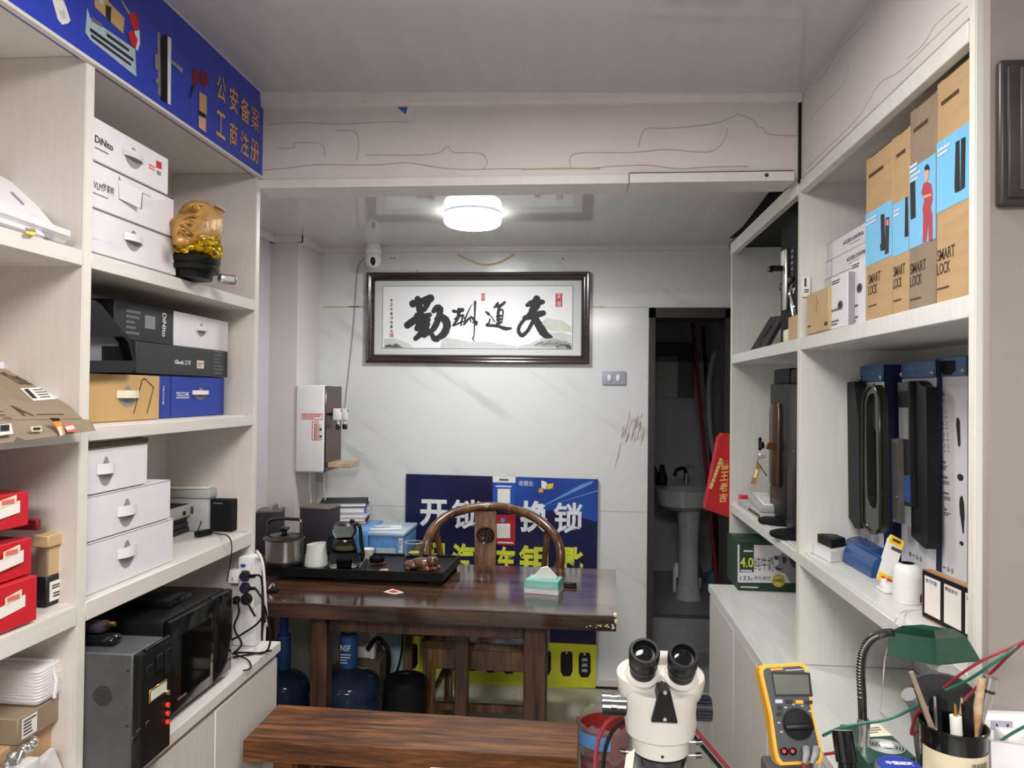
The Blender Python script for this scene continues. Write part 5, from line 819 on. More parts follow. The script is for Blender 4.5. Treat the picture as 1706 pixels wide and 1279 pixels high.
b = MB(); pr = [A + nrm * (.027 - .027 * math.cos(math.pi * k / N)) + V((0, 0, .052 * math.sin(math.pi * k / N) ** .7)) for k in range(N + 1)]; b.prism(pr, u * L_, 'stand_blue'); b.build('display_foot', None, 'loose blue half-round display foot in front of the pull-handle display', 'stand')
# payment stand with yellow code plate
c = at(1488, 985, Z=ZL)
t = thing('payment_stand', 'yellow and white payment code plate on a white foot, behind the white camera', 'sign', (c.x, c.y, ZL))
Yq = c.y; P = [at(x, y, Y=Yq - (0 if y > 900 else 0)) for x, y in ((1461, 964), (1485, 975), (1513, 905), (1490, 892))]
P[0].y -= .0; P[2].y += .02; P[3].y += .02
n = (P[1] - P[0]).cross(P[3] - P[0]).normalized(); n = n if n.y < 0 else -n
b = MB(); F_ = lambda a, c: P[0].lerp(P[1], a).lerp(P[3].lerp(P[2], a), c)
b.prism([F_(.08, 0), F_(.92, 0), F_(1, .04), F_(1, .96), F_(.92, 1), F_(.08, 1), F_(0, .96), F_(0, .04)], -n * .006, 'white_plastic'); b.build('plate', t)
b = MB(); o_ = n * .0006; b.prism([F_(.0, .83) + o_, F_(1, .83) + o_, F_(1, .96) + o_, F_(.92, 1) + o_, F_(.08, 1) + o_, F_(0, .96) + o_], o_ * .3, 'badge_yellow'); b.prism([F_(.08, 0) + o_, F_(.92, 0) + o_, F_(1, .04) + o_, F_(1, .17) + o_, F_(0, .17) + o_, F_(0, .04) + o_], o_ * .3, 'badge_yellow'); u_ = (P[1] - P[0]).normalized(); v_ = (P[3] - P[0]).normalized(); b.rows(F_(.28, .70) + o_ * 2, u_, v_, .026, .010, 1, 'ink', .8); b.rows(F_(.2, .88) + o_ * 2, u_, v_, .02, .008, 1, 'ink', .8); b.rows(F_(.2, .06) + o_ * 2, u_, v_, .035, .006, 1, 'red_print', .8); b.build('printed_bands', t)
b = MB(); b.prism([F_(.9, .45) - n * .008, F_(1, .5) - n * .008, F_(1, .98) - n * .008, F_(.4, .98) - n * .008, F_(.4, .5) - n * .008], -n * .035, 'white_plastic'); b.build('speaker_box', t)
b = MB(); b.rbox((c.x - .03, c.y - .025, ZL), (c.x + .03, c.y + .03, ZL + .008), 'white_plastic', .003, 2); m0 = (P[0] + P[1]) / 2 - n * .003; b.tube([(c.x, c.y, ZL + .006), V((m0.x, m0.y, m0.z - .004)), m0 + V((0, 0, .01))], [.016, .011, .008], 'white_plastic', 10); b.build('foot', t)
# white dome camera
c = at(1512, 1006, Z=ZL); c.x += .008; c.y += .02; r = abs(at(1535, 975, Y=c.y).x - at(1488, 975, Y=c.y).x) / 2; zt = at(1512, 938, Y=c.y).z - ZL
t = thing('dome_camera', 'white capsule-shaped home camera on the near middle board edge', 'camera', (c.x, c.y, ZL))
b = MB(); b.lathe([(r * .96, 0), (r, .003), (r, zt * .40), (r * .985, zt * .404), (r * .985, zt * .41), (r, zt * .415), (r * .99, zt * .66), (r * .93, zt * .82), (r * .78, zt * .94), (r * .5, zt)], 'white_plastic', (c.x, c.y, ZL), seg=36); b.build('body', t)
b = MB(); b.lathe([(r * .5, 0), (r * .42, .002), (r * .3, -.006)], 'black_matte', (c.x, c.y, ZL + zt), seg=24); b.build('top_recess', t); b = MB(); b.box((c.x + r * .55, c.y - r * .9, ZL + .006), (c.x + r * .8, c.y - r * .6, ZL + .022), 'ink'); b.build('port', t)
# wooden code plaque
A = at(1536, 1026, Z=ZL + .001); B = V((.752, 1.433, ZL + .001)); u = (B - A); L_ = u.length; u.normalize(); nq = V((u.y, -u.x, 0)); nq = nq if nq.x < 0 else -nq; H_ = 1.188 - ZL - .001
t = thing('code_plaque', 'wood-edged black plaque with three white code stickers at the shelf end', 'sign', ((A + B) / 2))
b = MB(); b.prism([A, B, B + Z_ * H_, A + Z_ * H_], -nq * .022, 'oak_edge'); b.build('wooden_block', t); b = MB(); b.prism([A + nq * .0015 + u * .004 + Z_ * .003, B + nq * .0015 - u * .002 + Z_ * .003, B + nq * .0015 - u * .002 + Z_ * (H_ - .001), A + nq * .0015 + u * .004 + Z_ * (H_ - .001)], -nq * .0014, 'black_matte'); b.build('black_face', t)
for k in range(3):
    o_ = A + nq * .0022 + u * (.013 + L_ * .315 * k) + Z_ * .012; w_ = L_ * .255; b = MB(); b.prism([o_, o_ + u * w_, o_ + u * w_ + Z_ * (H_ - .022), o_ + Z_ * (H_ - .022)], -nq * .0006, 'label_paper'); b.text(('支付宝', '微信支付', '云闪付')[k], o_ + u * .004 + Z_ * (H_ - .034) + nq * .0003, u, Z_, w_ * .75, .008, 'poster_blue' if k == 0 else 'ink', .01); b.build('code_sticker', t)
b = MB(); b.tube(sp([at(1535, 1013, Z=ZL + .003), at(1510, 1017, Z=ZL + .003), at(1497, 1023, X=XR - .002), at(1490, 1040, X=XR - .006), at(1480, 1075, X=XR - .004), at(1474, 1100, X=XR + .02), at(1470, 1150, X=XR + .02), at(1466, 1185, Z=CT + .003), at(1463, 1200, Z=CT + .003)], 6), .0013, 'wire_white', 6); b.build('charging_cord', None, 'thin white cord hanging from the near middle board down to the worktop', 'cord')
# plaque on the pilaster
t = thing('award_plaque', 'dark wooden plaque with a round gold emblem on the right pilaster', 'plaque', (.95, 1.28, 1.9)); Yp = 1.268
x0 = at(1666, 220, Y=Yp).x; z1 = at(1666, 98, Y=Yp).z; z0 = at(1666, 343, Y=Yp).z
b = MB(); b.rbox((x0, Yp, z0), (x0 + .20, 1.2848, z1), 'dark_frame', .006, 3); b.rbox((x0 + .010, Yp - .006, z0 + .012), (x0 + .19, Yp + .002, z1 - .012), 'dark_frame', .005, 2); b.build('wood_board', t)
b = MB(); b.rbox((x0 + .027, Yp - .010, z0 + .024), (x0 + .173, Yp - .006, z1 - .018), 'dark_grey', .0015, 1); b.build('metal_plate', t)
b = MB(); c = V((x0 + .072, Yp - .0105, at(1700, 215, Y=Yp).z)); b.lathe([(.038, 0), (.038, .001)], 'plaque_gold', M=aim(c, (0, -1, 0)), seg=32); b.build('emblem', t)
for zz in (z0 + .030, z1 - .024): b = MB(); b.rbox((x0 + .033, Yp - .016, zz - .004), (x0 + .055, Yp - .010, zz + .004), 'steel', .003, 2); b.build('pin', t)
# ================================================================ back room
YQ = YW - .022
t = thing('framed_calligraphy', 'framed black brush calligraphy with red seals hanging on the back wall', 'picture', (-.54, YW - .03, 1.70))
def wy(px, py, Y=YQ): return at(px, py, Y=Y)
O = [wy(611, 454), wy(984, 455), wy(981, 606), wy(610, 605)]; I = [wy(624.5, 467), wy(969.5, 468), wy(967.5, 592), wy(624, 590)]
x0, x1, z1, z0 = O[0].x, O[1].x - .004, O[0].z, O[2].z
b = MB(); fw = .045
def bar(a, c, inw):
    """moulded frame bar from a to c, inw points inward"""
    a, c, inw = V(a), V(c), V(inw); d = (c - a).normalized(); pr = [(0, 0), (0, .026), (.006, .032), (.014, .030), (.020, .024), (.030, .022), (.036, .026), (.041, .020), (.045, .010), (.045, 0)]
    vs = []; 
    for s_, P in ((1, a), (-1, c)):
        for w_, h_ in pr: vs.append(P + d * s_ * w_ + inw * w_ + V((0, -h_, 0)))
    n = len(pr); b.add(vs, [(i, (i + 1) % n, n + (i + 1) % n, n + i) for i in range(n)], 'frame_wood')
yb = YW - .001
bar((x0, yb, z1), (x1, yb, z1), (0, 0, -1)); bar((x1, yb, z0), (x0, yb, z0), (0, 0, 1)); bar((x1, yb, z1), (x1, yb, z0), (-1, 0, 0)); bar((x0, yb, z0), (x0, yb, z1), (1, 0, 0)); b.build('frame', t)
b = MB(); ym = YW - .012; b.box((x0 + .04, ym, z0 + .04), (x1 - .04, YW - .002, z1 - .04), 'mat_silver'); b.build('mount', t)
pa, pb = at(638.7, 477, Y=ym - .001), at(953, 581, Y=ym - .001); b = MB(); b.box((pa.x - .003, ym - .0012, pb.z - .003), (pb.x + .003, ym - .0002, pa.z + .003), 'ink_grey'); b.box((pa.x, ym - .002, pb.z), (pb.x, ym - .001, pa.z), 'rice_paper'); b.build('paper', t)
yi = ym - .0026
def cq(u, v, k=0): return at(640 + u / 4.487, 420 + v / 4.487, Y=yi - .00025 * k)
def brush(b, pts, ws, m='brush_ink', k=0):
    P = sp([cq(u, v, k) for u, v in pts], 6) if len(pts) > 2 else [cq(*pts[0], k).lerp(cq(*pts[1], k), i / 6) for i in range(7)]
    n = len(P); sc = 3.98 / 1240 / 4.487 * 1.22; L, Rr = [], []; rr = random.Random(int(pts[0][0]))
    for i in range(n):
        f = i / (n - 1) * (len(ws) - 1); j = min(int(f), len(ws) - 2); w = (ws[j] + (ws[j + 1] - ws[j]) * (f - j)) * sc / 2 * rr.uniform(.92, 1.08)
        d = (P[min(i + 1, n - 1)] - P[max(i - 1, 0)]).normalized(); q = V((-d.z, 0, d.x)); L.append(P[i] + q * w); Rr.append(P[i] - q * w)
    b.strip(L, Rr, m)
    for i, w in ((0, ws[0]), (n - 1, ws[-1])): b.poly([P[i] + V((0, -.00005, 0)) + V((math.cos(a * math.pi / 6), 0, math.sin(a * math.pi / 6))) * w * sc / 2 for a in range(12)], m)
chars = {'character_diligence': [([(215, 385), (270, 372), (345, 345)], [48, 40, 52]), ([(250, 350), (262, 400), (268, 450)], [40, 45, 40]), ([(335, 350), (318, 395), (300, 430)], [40, 38, 30]), ([(175, 545), (235, 505), (340, 468)], [46, 44, 30]), ([(270, 440), (275, 500), (268, 560)], [40, 58, 60]), ([(250, 480), (300, 520), (325, 505)], [50, 60, 40]), ([(245, 570), (300, 560), (330, 540)], [35, 40, 28]), ([(235, 645), (275, 610), (320, 575)], [30, 42, 36]), ([(285, 560), (310, 605), (300, 630)], [40, 40, 20]), ([(370, 440), (395, 415), (418, 430), (405, 500), (370, 570), (325, 615)], [30, 40, 42, 40, 36, 18]), ([(395, 500), (440, 490), (470, 540), (445, 610), (385, 648)], [36, 48, 50, 46, 24]), ([(350, 600), (375, 645), (400, 655)], [22, 34, 24])],
 'character_reward': [([(518, 440), (550, 445), (583, 432)], [20, 18, 28]), ([(560, 430), (552, 490), (516, 548)], [26, 20, 14]), ([(530, 500), (560, 480), (590, 472)], [14, 14, 16]), ([(590, 470), (580, 510), (574, 545)], [14, 12, 10]), ([(525, 548), (560, 530), (600, 515)], [8, 12, 8]), ([(602, 490), (606, 520), (590, 545)], [12, 12, 6]), ([(604, 500), (640, 420), (660, 388)], [12, 6, 3]), ([(600, 540), (625, 505), (640, 492), (648, 520)], [8, 14, 10, 8]), ([(645, 480), (668, 500), (690, 540)], [10, 16, 14]), ([(660, 525), (690, 520), (690, 540)], [8, 14, 12]), ([(680, 372), (676, 500), (672, 620), (662, 640), (672, 664)], [16, 9, 7, 8, 5])],
 'character_way': [([(762, 446), (780, 462)], [12, 20]), ([(790, 470), (808, 490), (826, 520)], [6, 8, 8]), ([(822, 415), (845, 390), (850, 380)], [10, 20, 14]), ([(835, 405), (870, 400), (900, 375)], [16, 20, 16]), ([(865, 400), (855, 440), (850, 480)], [16, 20, 16]), ([(850, 445), (875, 430), (888, 440), (884, 500), (880, 530)], [14, 12, 10, 8, 6]), ([(848, 480), (862, 478), (878, 474)], [22, 20, 10]), ([(850, 505), (862, 503), (876, 498)], [22, 20, 10]), ([(848, 535), (860, 528), (874, 522)], [22, 20, 10]), ([(790, 500), (785, 525), (765, 545), (800, 548)], [10, 10, 14, 16]), ([(790, 545), (850, 552), (905, 570), (950, 568)], [14, 18, 24, 10])],
 'character_heaven': [([(1070, 395), (1110, 380), (1185, 372)], [26, 44, 30]), ([(1140, 350), (1130, 400), (1105, 445)], [46, 60, 44]), ([(1050, 492), (1110, 475), (1190, 455)], [30, 44, 34]), ([(1110, 445), (1060, 490), (1015, 545), (1005, 590), (1030, 622), (1070, 590), (1100, 540), (1125, 500)], [40, 22, 20, 24, 26, 22, 24, 34]), ([(1130, 495), (1165, 560), (1205, 615), (1250, 632)], [40, 50, 48, 16])]}
for nm, st_ in chars.items():
    b = MB()
    for k, (p_, w_) in enumerate(st_): brush(b, p_, w_, 'brush_ink', k)
    b.build(nm, t)
b = MB()
for pts, m in (([(420, 700), (430, 660), (470, 640), (540, 650), (640, 672), (760, 668), (900, 690), (1000, 705), (1000, 715), (420, 715)], 'wash_grey'), ([(1000, 705), (1100, 680), (1180, 640), (1240, 600), (1330, 600), (1400, 620), (1400, 724), (1000, 722)], 'wash_grey'), ([(1180, 520), (1210, 490), (1260, 500), (1330, 510), (1400, 560), (1400, 600), (1330, 590), (1250, 590), (1200, 560)], 'wash_green'), ([(1120, 690), (1200, 660), (1260, 640), (1330, 660), (1400, 690), (1400, 728), (1250, 722), (1150, 705)], 'wash_green'), ([(0, 650), (60, 640), (130, 660), (190, 690), (220, 712), (0, 714)], 'wash_grey'), ([(5, 700), (40, 688), (60, 695), (90, 680), (130, 705), (150, 714), (5, 712)], 'ink_grey'), ([(1280, 700), (1320, 685), (1400, 700), (1400, 728), (1290, 722)], 'ink_grey')):
    b.poly([cq(u, v, -1.8) for u, v in pts], m)
for k in range(18): brush(b, [(1120 + 15 * k, 700 - 6 * (k % 5)), (1135 + 15 * k, 690 - 8 * (k % 4)), (1150 + 15 * k, 702 - 5 * (k % 3))], [3, 5, 2], "ink_grey", -1)
b.build('landscape_wash', t)
b = MB()
for k, s_ in enumerate('辛丑年春月悦晨书'): p = cq(45, 372 + 33 * k); b.text(s_, p, X_, Z_, 20 / 4.487 * 3.98 / 1240, 24 / 4.487 * 3.98 / 1240, 'brush_ink', .015)
b.build('inscription', t)
for (u0, v0, u1, v1), s_ in (((1282, 308, 1330, 408), '天道'), ((727, 308, 752, 362), '印'), ((42, 606, 70, 632), '印')):
    b = MB(); A, B = cq(u0, v0), cq(u1, v1); b.box((A.x, yi - .0004, B.z), (B.x, yi, A.z), 'seal_red'); h_ = (A.z - B.z) / len(s_)
    for k, c_ in enumerate(s_): b.text(c_, (A.x + (B.x - A.x) * .12, yi - .0005, A.z - h_ * (k + .9)), X_, Z_, (B.x - A.x) * .76, h_ * .78, 'rice_paper', .0)
    b.build('red_seal', t)
# home camera under the ceiling, with its thin cable
c = at(622, 432, Y=3.88); r = .041
t = thing('ceiling_camera', 'white dome home camera with a black face in the back left ceiling corner', 'camera', (c.x, c.y, 2.3))
b = MB(); b.lathe([(.030, .0), (.042, .008), (.043, .03), (.040, .034), (.040, .05), (.036, .055), (.036, max(.06, 2.3345 - c.z - .02))], 'white_plastic', (c.x, c.y, c.z + .02), seg=28); b.build('mount', t)
b = MB(); b.lathe([(.006, -.047), (.022, -.043), (.034, -.032), (.041, -.012), (.042, .01), (.040, .024)], 'white_plastic', c, seg=28); b.build('head', t)
b = MB(); b.ball(c + V((.006, -.016, -.010)), (.020, .030, .030), 'black_gloss', 16, 12); b.build('lens_face', t)
b = MB(); b.tube(sp([c + V((-.03, .05, .03)), at(598, 440, Y=YW - .006), at(593, 480, Y=YW - .006), at(590, 530, Y=YW - .006), at(583, 600, Y=YW - .006), at(577, 655, Y=YW - .006), at(574, 690, Y=YW - .02)], 6), .0018, 'mid_grey', 6); b.build('camera_cable', None, 'thin cable hanging from the ceiling camera down the back wall', 'cable')
# wall switch plate
A, B = at(1003, 618, Y=YW), at(1042, 641, Y=YW); t = thing('switch_plate', 'lilac grey double socket plate on the back wall right of the picture', 'socket', ((A.x + B.x) / 2, YW, B.z)); b = MB(); b.rbox((A.x, YW - .010, B.z), (B.x, YW - .0005, A.z), 'socket_grey', .003, 2); b.build('plate', t)
for k in (.32, .68): b = MB(); xx = A.x + (B.x - A.x) * k; b.lathe([(.012, 0), (.012, .004), (.009, .006)], 'white_plastic', M=aim((xx, YW - .010, (A.z + B.z) / 2), (0, -1, 0)), sx=.9, sy=1.5, seg=18); b.build('socket_cover', t)
# water dispenser on the column
Xd0, Xd1, Yd = -1.413, at(540, 700, Y=3.64).x, 3.64; z1 = at(520, 641, Y=Yd).z; z0 = at(520, 787, Y=Yd).z; Yd2 = min(at(566, 700, X=Xd1).y, 3.96)
t = thing('water_dispenser', 'white wall-hung water dispenser with a brown mirror front on the column', 'dispenser', (Xd0 + .05, 3.75, z0))
b = MB(); b.rbox((Xd0, Yd, z0), (Xd1, Yd2, z1), 'white_plastic', .010, 3); b.build('cabinet', t)
b = MB(); b.rbox((Xd1 - .002, Yd + .006, z0 + .004), (Xd1 + .008, Yd2 + .004, z1 - .004), 'brown_metal', .003, 1); b.build('mirror_front', t)
b = MB(); A, B = at(502, 688, Y=Yd - .001), at(538, 699, Y=Yd - .001); b.box((A.x, Yd - .0012, B.z), (B.x, Yd, A.z), 'pink_sticker'); b.box((A.x + .003, Yd - .0016, B.z + .003), (B.x - .003, Yd - .0008, A.z - .003), 'label_paper'); b.rows((A.x + .006, Yd - .0016, B.z + .005), X_, Z_, B.x - A.x - .012, .024, 3, 'red_print', .5); b.build('notice_label', t)
b = MB(); A, B = at(520, 701, Y=Yd - .001), at(530, 733, Y=Yd - .001); b.box((A.x, Yd - .0012, B.z), (B.x, Yd, A.z), 'red_print'); b.box((A.x + .003, Yd - .0016, B.z + .003), (B.x - .003, Yd - .0008, A.z - .003), 'label_paper'); b.rows((B.x - .005, Yd - .0016, B.z + .006), Z_, -X_, A.z - B.z - .012, .018, 2, 'red_print', .6); b.build('warning_label', t)
b = MB(); A = at(535, 715, Y=Yd - .001); b.rbox((A.x - .008, Yd - .004, A.z - .05), (A.x + .008, Yd, A.z + .03), 'white_card', .002, 1)
for dz in (.0, -.035): b.box((A.x - .005, Yd - .0055, A.z + dz - .006), (A.x + .004, Yd - .004, A.z + dz + .006), 'ink')
b.build('switch_strip', t)
for k, (px, m) in enumerate(((562, 'red_print'), (573, 'poster_blue'))):
    c = at(px, 690, X=Xd1 + .05); b = MB(); b.rbox(c + V((-.02, -.012, -.03)), c + V((.02, .012, .03)), 'white_plastic', .004, 2); b.box(c + V((.0195, -.009, .012)), c + V((.0205, .009, .026)), m); b.tube([c + V((-.045, 0, .0)), c + V((-.018, 0, .0))], .008, 'dark_steel', 8); b.tube([c + V((.006, 0, -.028)), c + V((.006, 0, -.05))], .008, 'clear_plastic', 8); b.rbox(c + V((-.006, -.01, -.078)), c + V((.018, .01, -.05)), 'dark_steel', .004, 1); f_ = b.build('tap', t)
c = at(560, 775, X=Xd1 + .06); b = MB(); b.rbox((Xd1 + .009, Yd + .03, c.z - .014), (Xd1 + .13, Yd + .19, c.z + .012), 'pale_wood', .003, 1); b.build('drip_board', t)
b = MB()
for px in (517, 541): b.tube(sp([at(px, 784, Y=3.70), at(px - 1, 810, Y=3.72), at(px + 1, 840, Y=3.74), V((at(px, 900, Y=3.74).x, 3.74, .756))], 5), .004, 'wire_white', 6); b.build('water_tubes', None, 'white tubes hanging below the wall dispenser', 'tubes') if px == 541 else None
# ---- shop banner leaning on the back wall
pb = at(992, 1146, Z=.004); Yb0 = pb.y; TL, TR = at(676.7, 789.4, Y=YW - .02), at(996.5, 798.3, Y=YW - .02); BR = pb; BL = at(672, 1139, Y=Yb0)
n_ = (TR - TL).cross(BL - TL).normalized(); n_ = n_ if n_.y < 0 else -n_
t = thing('shop_banner', 'dark blue locksmith banner with white and yellow characters, leaning on the back wall', 'banner', (BL + BR) / 2)
def bh(px, py, k=1): return hit(px, py, TL, n_) + n_ * .0006 * k
BL = hit(672, 1139, TL, n_); BR = hit(992, 1146, TL, n_)
dz_ = max(0.003 - min(BL.z, BR.z), 0)
b = MB(); b.prism([BL, BR, TR, TL], -n_ * .012, 'banner_navy'); b.poly([bh(818, 793), bh(996, 798.5), bh(996, 870), bh(930, 850), bh(860, 848)], 'banner_blue')
for l in ([(905, 845), (996, 816), (996, 818)], [(890, 850), (970, 806), (990, 800), (985, 806)]): b.poly([bh(x, y, 1.5) for x, y in l], 'tub_blue')
b.poly([bh(672, 1058), bh(994, 1074), bh(992, 1146), bh(671, 1138)], 'banner_yellow'); b.build('panel', t)
ub = (TR - TL).normalized(); vb = n_.cross(ub).normalized(); vb = vb if vb.z > 0 else -vb
def bt_(s_, x0, y0, x1, y1, m, bold=.035):
    q0 = bh(x0, y1, 2); w_ = (bh(x1, y1, 2) - q0).dot(ub); h_ = (bh(x0, y0, 2) - q0).dot(vb); bb = MB(); bb.text(s_, q0, ub, vb, w_, h_, m, bold); bb.build('character', t)
for a in (('开', 699, 831, 745, 876), ('锁', 752, 831, 803, 880), ('换', 866, 833, 913, 886), ('锁', 922, 836, 972, 887)): bt_(*a, 'white_print', .02 if a[0] == '锁' else .035)
for a in (('配', 703, 903, 742, 955), ('汽', 752, 904, 792, 955), ('车', 826, 909, 858, 958), ('钥', 864, 907, 913, 960), ('匙', 935, 910, 972, 960)): bt_(*a, 'lime_print')
bt_('收银台', 864, 800, 888, 809, 'white_print', 0)
b = MB(); b.poly([bh(821, 793, 3), bh(859, 794, 3), bh(858, 844, 3), bh(821, 843, 3)], 'poster_blue'); b.poly([bh(821, 793, 4), bh(859, 794, 4), bh(859, 804, 4), bh(821, 803, 4)], 'paper'); b.poly([bh(829, 814, 4), bh(850, 814, 4), bh(850, 838, 4), bh(829, 838, 4)], 'paper'); b.rows(bh(832, 800.5, 5), ub, vb, .05, .012, 1, 'ink', .8); b.rows(bh(826, 811, 4), ub, vb, .085, .010, 1, 'white_print', .8); b.build('blue_poster', t)
b = MB(); b.poly([bh(825, 857, 3), bh(859, 857, 3), bh(858, 908, 3), bh(826, 907, 3)], 'poster_red'); b.poly([bh(828, 872, 4), bh(850, 872, 4), bh(850, 896, 4), bh(828, 896, 4)], 'paper'); b.poly([bh(834, 862, 4), bh(842, 863, 4), bh(840, 870, 4), bh(835, 870, 4)], 'tub_blue'); b.rows(bh(829, 905, 4), ub, vb, .085, .012, 1, 'paper', .7); b.build('red_poster', t)
b = MB(); b.poly([bh(902, 800, 3), bh(911, 803, 3), bh(910, 815, 3), bh(902, 812, 3)], 'white_print'); b.poly([bh(911, 806, 3), bh(922, 805, 3), bh(921, 813, 3), bh(912, 815, 3)], 'badge_yellow'); b.poly([bh(898, 814, 3), bh(905, 812, 3), bh(905, 820, 3), bh(897, 820, 3)], 'orange_sticker'); b.build('printed_hand', t)
for k, (px, y0) in enumerate(((686, 1072), (716, 1074), (754, 1075), (785, 1076), (818, 1079), (848, 1081), (908, 1083), (944, 1085), (974, 1087))):
    b = MB(); w_ = 10; y1 = y0 + 41; b.poly([bh(px - w_ * .6, y1, 2), bh(px + w_ * .6, y1, 2), bh(px + w_, y1 - 8, 2), bh(px + w_, y0 + 5, 2), bh(px + w_ * .8, y0, 2), bh(px - w_ * .8, y0, 2), bh(px - w_, y0 + 5, 2), bh(px - w_, y1 - 8, 2)], 'black_plastic')
    for r_ in range(3): b.poly([bh(px - 5, y0 + 14 + 9 * r_, 3), bh(px + 5, y0 + 14 + 9 * r_, 3), bh(px + 4, y0 + 9 + 9 * r_, 3), bh(px - 4, y0 + 9 + 9 * r_, 3)], 'charcoal' if k % 2 else 'socket_grey' if k > 3 else 'charcoal')
    b.poly([bh(px - 1.5, y0 + 4, 3), bh(px + 1.5, y0 + 4, 3), bh(px + 1.5, y0 + 1, 3), bh(px - 1.5, y0 + 1, 3)], 'steel'); b.build('printed_key', t)
# ---- table
t = thing('tea_table', 'long glossy rosewood slab table in the back room with a chipped right corner', 'table', (-.65, 3.1, 0))
b = MB(); A, B, C, D = V((-1.50, 2.745, 0)), V((.148, 2.72, 0)), V((.183, 3.445, 0)), V((-1.50, 3.455, 0)); zt, zb = .75, .69
b.hexa([V((p.x, p.y, zb)) + V((0, .012 if k < 2 else -.012, 0)) for k, p in enumerate((A, B, C, D))] + [V((p.x, p.y, zt - .004)) for p in (A, B, C, D)], 'rosewood'); b.hexa([V((p.x, p.y, zt - .004)) for p in (A, B, C, D)] + [V((p.x * (1 if k % 3 == 0 else .998), p.y + (.003 if k < 2 else -.003), zt)) for k, p in enumerate((A, B, C, D))], 'rosewood'); b.build('slab', t)
b = MB(); rr = random.Random(4)
for k in range(20): p = at(rr.uniform(975, 1026) if k > 5 else rr.uniform(1008, 1026), rr.uniform(1040, 1047), Y=2.726); b.ball(p, (rr.uniform(.0015, .005), .002, rr.uniform(.0012, .003)), 'cream_label', 7, 5)
b.ball(at(1025, 1024, Y=2.726), (.008, .008, .009), 'cream_label', 8, 6); b.ball(at(1026, 1034, Y=2.724), (.006, .006, .010), 'cream_label', 8, 6); b.build('chipped_corner', t)
def leg(t, px0, px1, Y, d, zt, m='rosewood_leg', py=1110, nm='leg'):
    xa, xb = at(px0, py, Y=Y).x, at(px1, py, Y=Y).x; b = MB(); b.rbox((xa, Y, 0), (xb, Y + d, zt), m, .004, 1); b.build(nm, t); return xa, xb
l1 = leg(t, 872, 907, 2.86, .08, .689); l2 = leg(t, 516, 543, 2.86, .08, .689); leg(t, 757, 779, 3.12, .06, .689); b = MB(); b.rbox((l1[0], 3.12, 0), (l1[1], 3.19, .689), 'rosewood_leg', .004, 1); b.build('leg', t)
b = MB(); b.rbox((l2[1], 2.88, .60), (l1[0], 2.91, .689), 'rosewood_leg', .003, 1); b.build('apron', t)
# ---- horseshoe chair
cxr, cyr = at(822, 900, Y=3.55).x, 3.42
t = thing('horseshoe_chair', 'horseshoe-back wooden chair behind the table with a carved round medallion', 'chair', (cxr, cyr, 0))
arc = [at(714, 952, Y=3.475), at(708, 925, Y=3.477), at(712, 900, Y=3.50), at(726, 875, Y=3.55), at(752, 856, Y=3.61), at(786, 846, Y=3.66), at(818, 843, Y=3.68), at(850, 847, Y=3.66), at(884, 858, Y=3.61), at(912, 878, Y=3.55), at(930, 903, Y=3.50), at(934, 930, Y=3.477), at(930, 955, Y=3.475)]
b = MB(); b.tube(sp(arc, 6), .022, 'chair_wood', 12); b.build('crest_rail', t)
Ys = 3.665; b = MB(); P = [at(x, y, Y=Y) for x, y, Y in ((793, 945, 3.63), (826, 945, 3.63), (827, 852, Ys), (791, 852, Ys))]; P[0].z = P[1].z = .46; P[0].y = P[1].y = 3.58; b.prism(P, (0, .016, 0), 'chair_wood'); b.build('back_splat', t)
c = at(809, 891, Y=3.635); b = MB(); vn = V((0, -1, -.2)); b.lathe([(.043, 0), (.046, .003), (.042, .006), (.038, .003)], 'rosewood', M=aim(c, vn), seg=28)
for k in range(8): a = k * math.pi / 4; b.tube(sp([c + V((.008 * math.cos(a), -.005, .008 * math.sin(a))), c + V((.022 * math.cos(a + .5), -.006, .022 * math.sin(a + .5))), c + V((.034 * math.cos(a), -.006, .034 * math.sin(a)))], 4), .004, 'rosewood', 6)
b.build('carved_medallion', t)
sx0, sx1 = cxr - .28, cxr + .28
b = MB(); b.rbox((sx0, 3.22, .43), (sx1, 3.66, .465), 'chair_wood', .006, 2); b.build('seat', t)
for xx, yy, zt in ((sx0 + .02, 3.24, .43), (sx1 - .06, 3.24, .43), (sx0 + .04, 3.60, .95), (sx1 - .08, 3.60, .95)): b = MB(); b.rbox((xx, yy, 0), (xx + .04, yy + .04, min(zt, .43) if zt < .5 else .43), 'chair_wood', .008, 2); b.build('leg', t)
for xx, k in ((sx0 + .06, 3), (sx1 - .06, -4)): q = arc[k] if k > 0 else arc[9]; b = MB(); b.tube([(xx, 3.62, .45), ((xx + q.x) / 2, 3.60, .68), (q.x, q.y, q.z - .01)], .015, 'chair_wood', 10); b.build('back_post', t)
for s_, q in ((sx0 + .03, arc[1]), (sx1 - .03, arc[-2])): b = MB(); b.tube(sp([(s_, 3.475, .45), (s_ + .0, 3.48, .60), (q.x, 3.472, q.z)], 5), .014, 'chair_wood', 10); b.build('arm_post', t)
for yy, zz in ((3.255, .15), (3.615, .22)): b = MB(); b.rbox((sx0 + .04, yy, zz), (sx1 - .04, yy + .02, zz + .035), 'chair_wood', .004, 1); b.build('stretcher', t)
for xx in (sx0 + .03, sx1 - .05): b = MB(); b.rbox((xx, 3.27, .18), (xx + .02, 3.61, .21), 'chair_wood', .004, 1); b.build('stretcher', t)
b = MB(); b.rbox((sx0 + .05, 3.235, .34), (sx1 - .05, 3.25, .43), 'chair_wood', .004, 1); b.build('seat_apron', t)
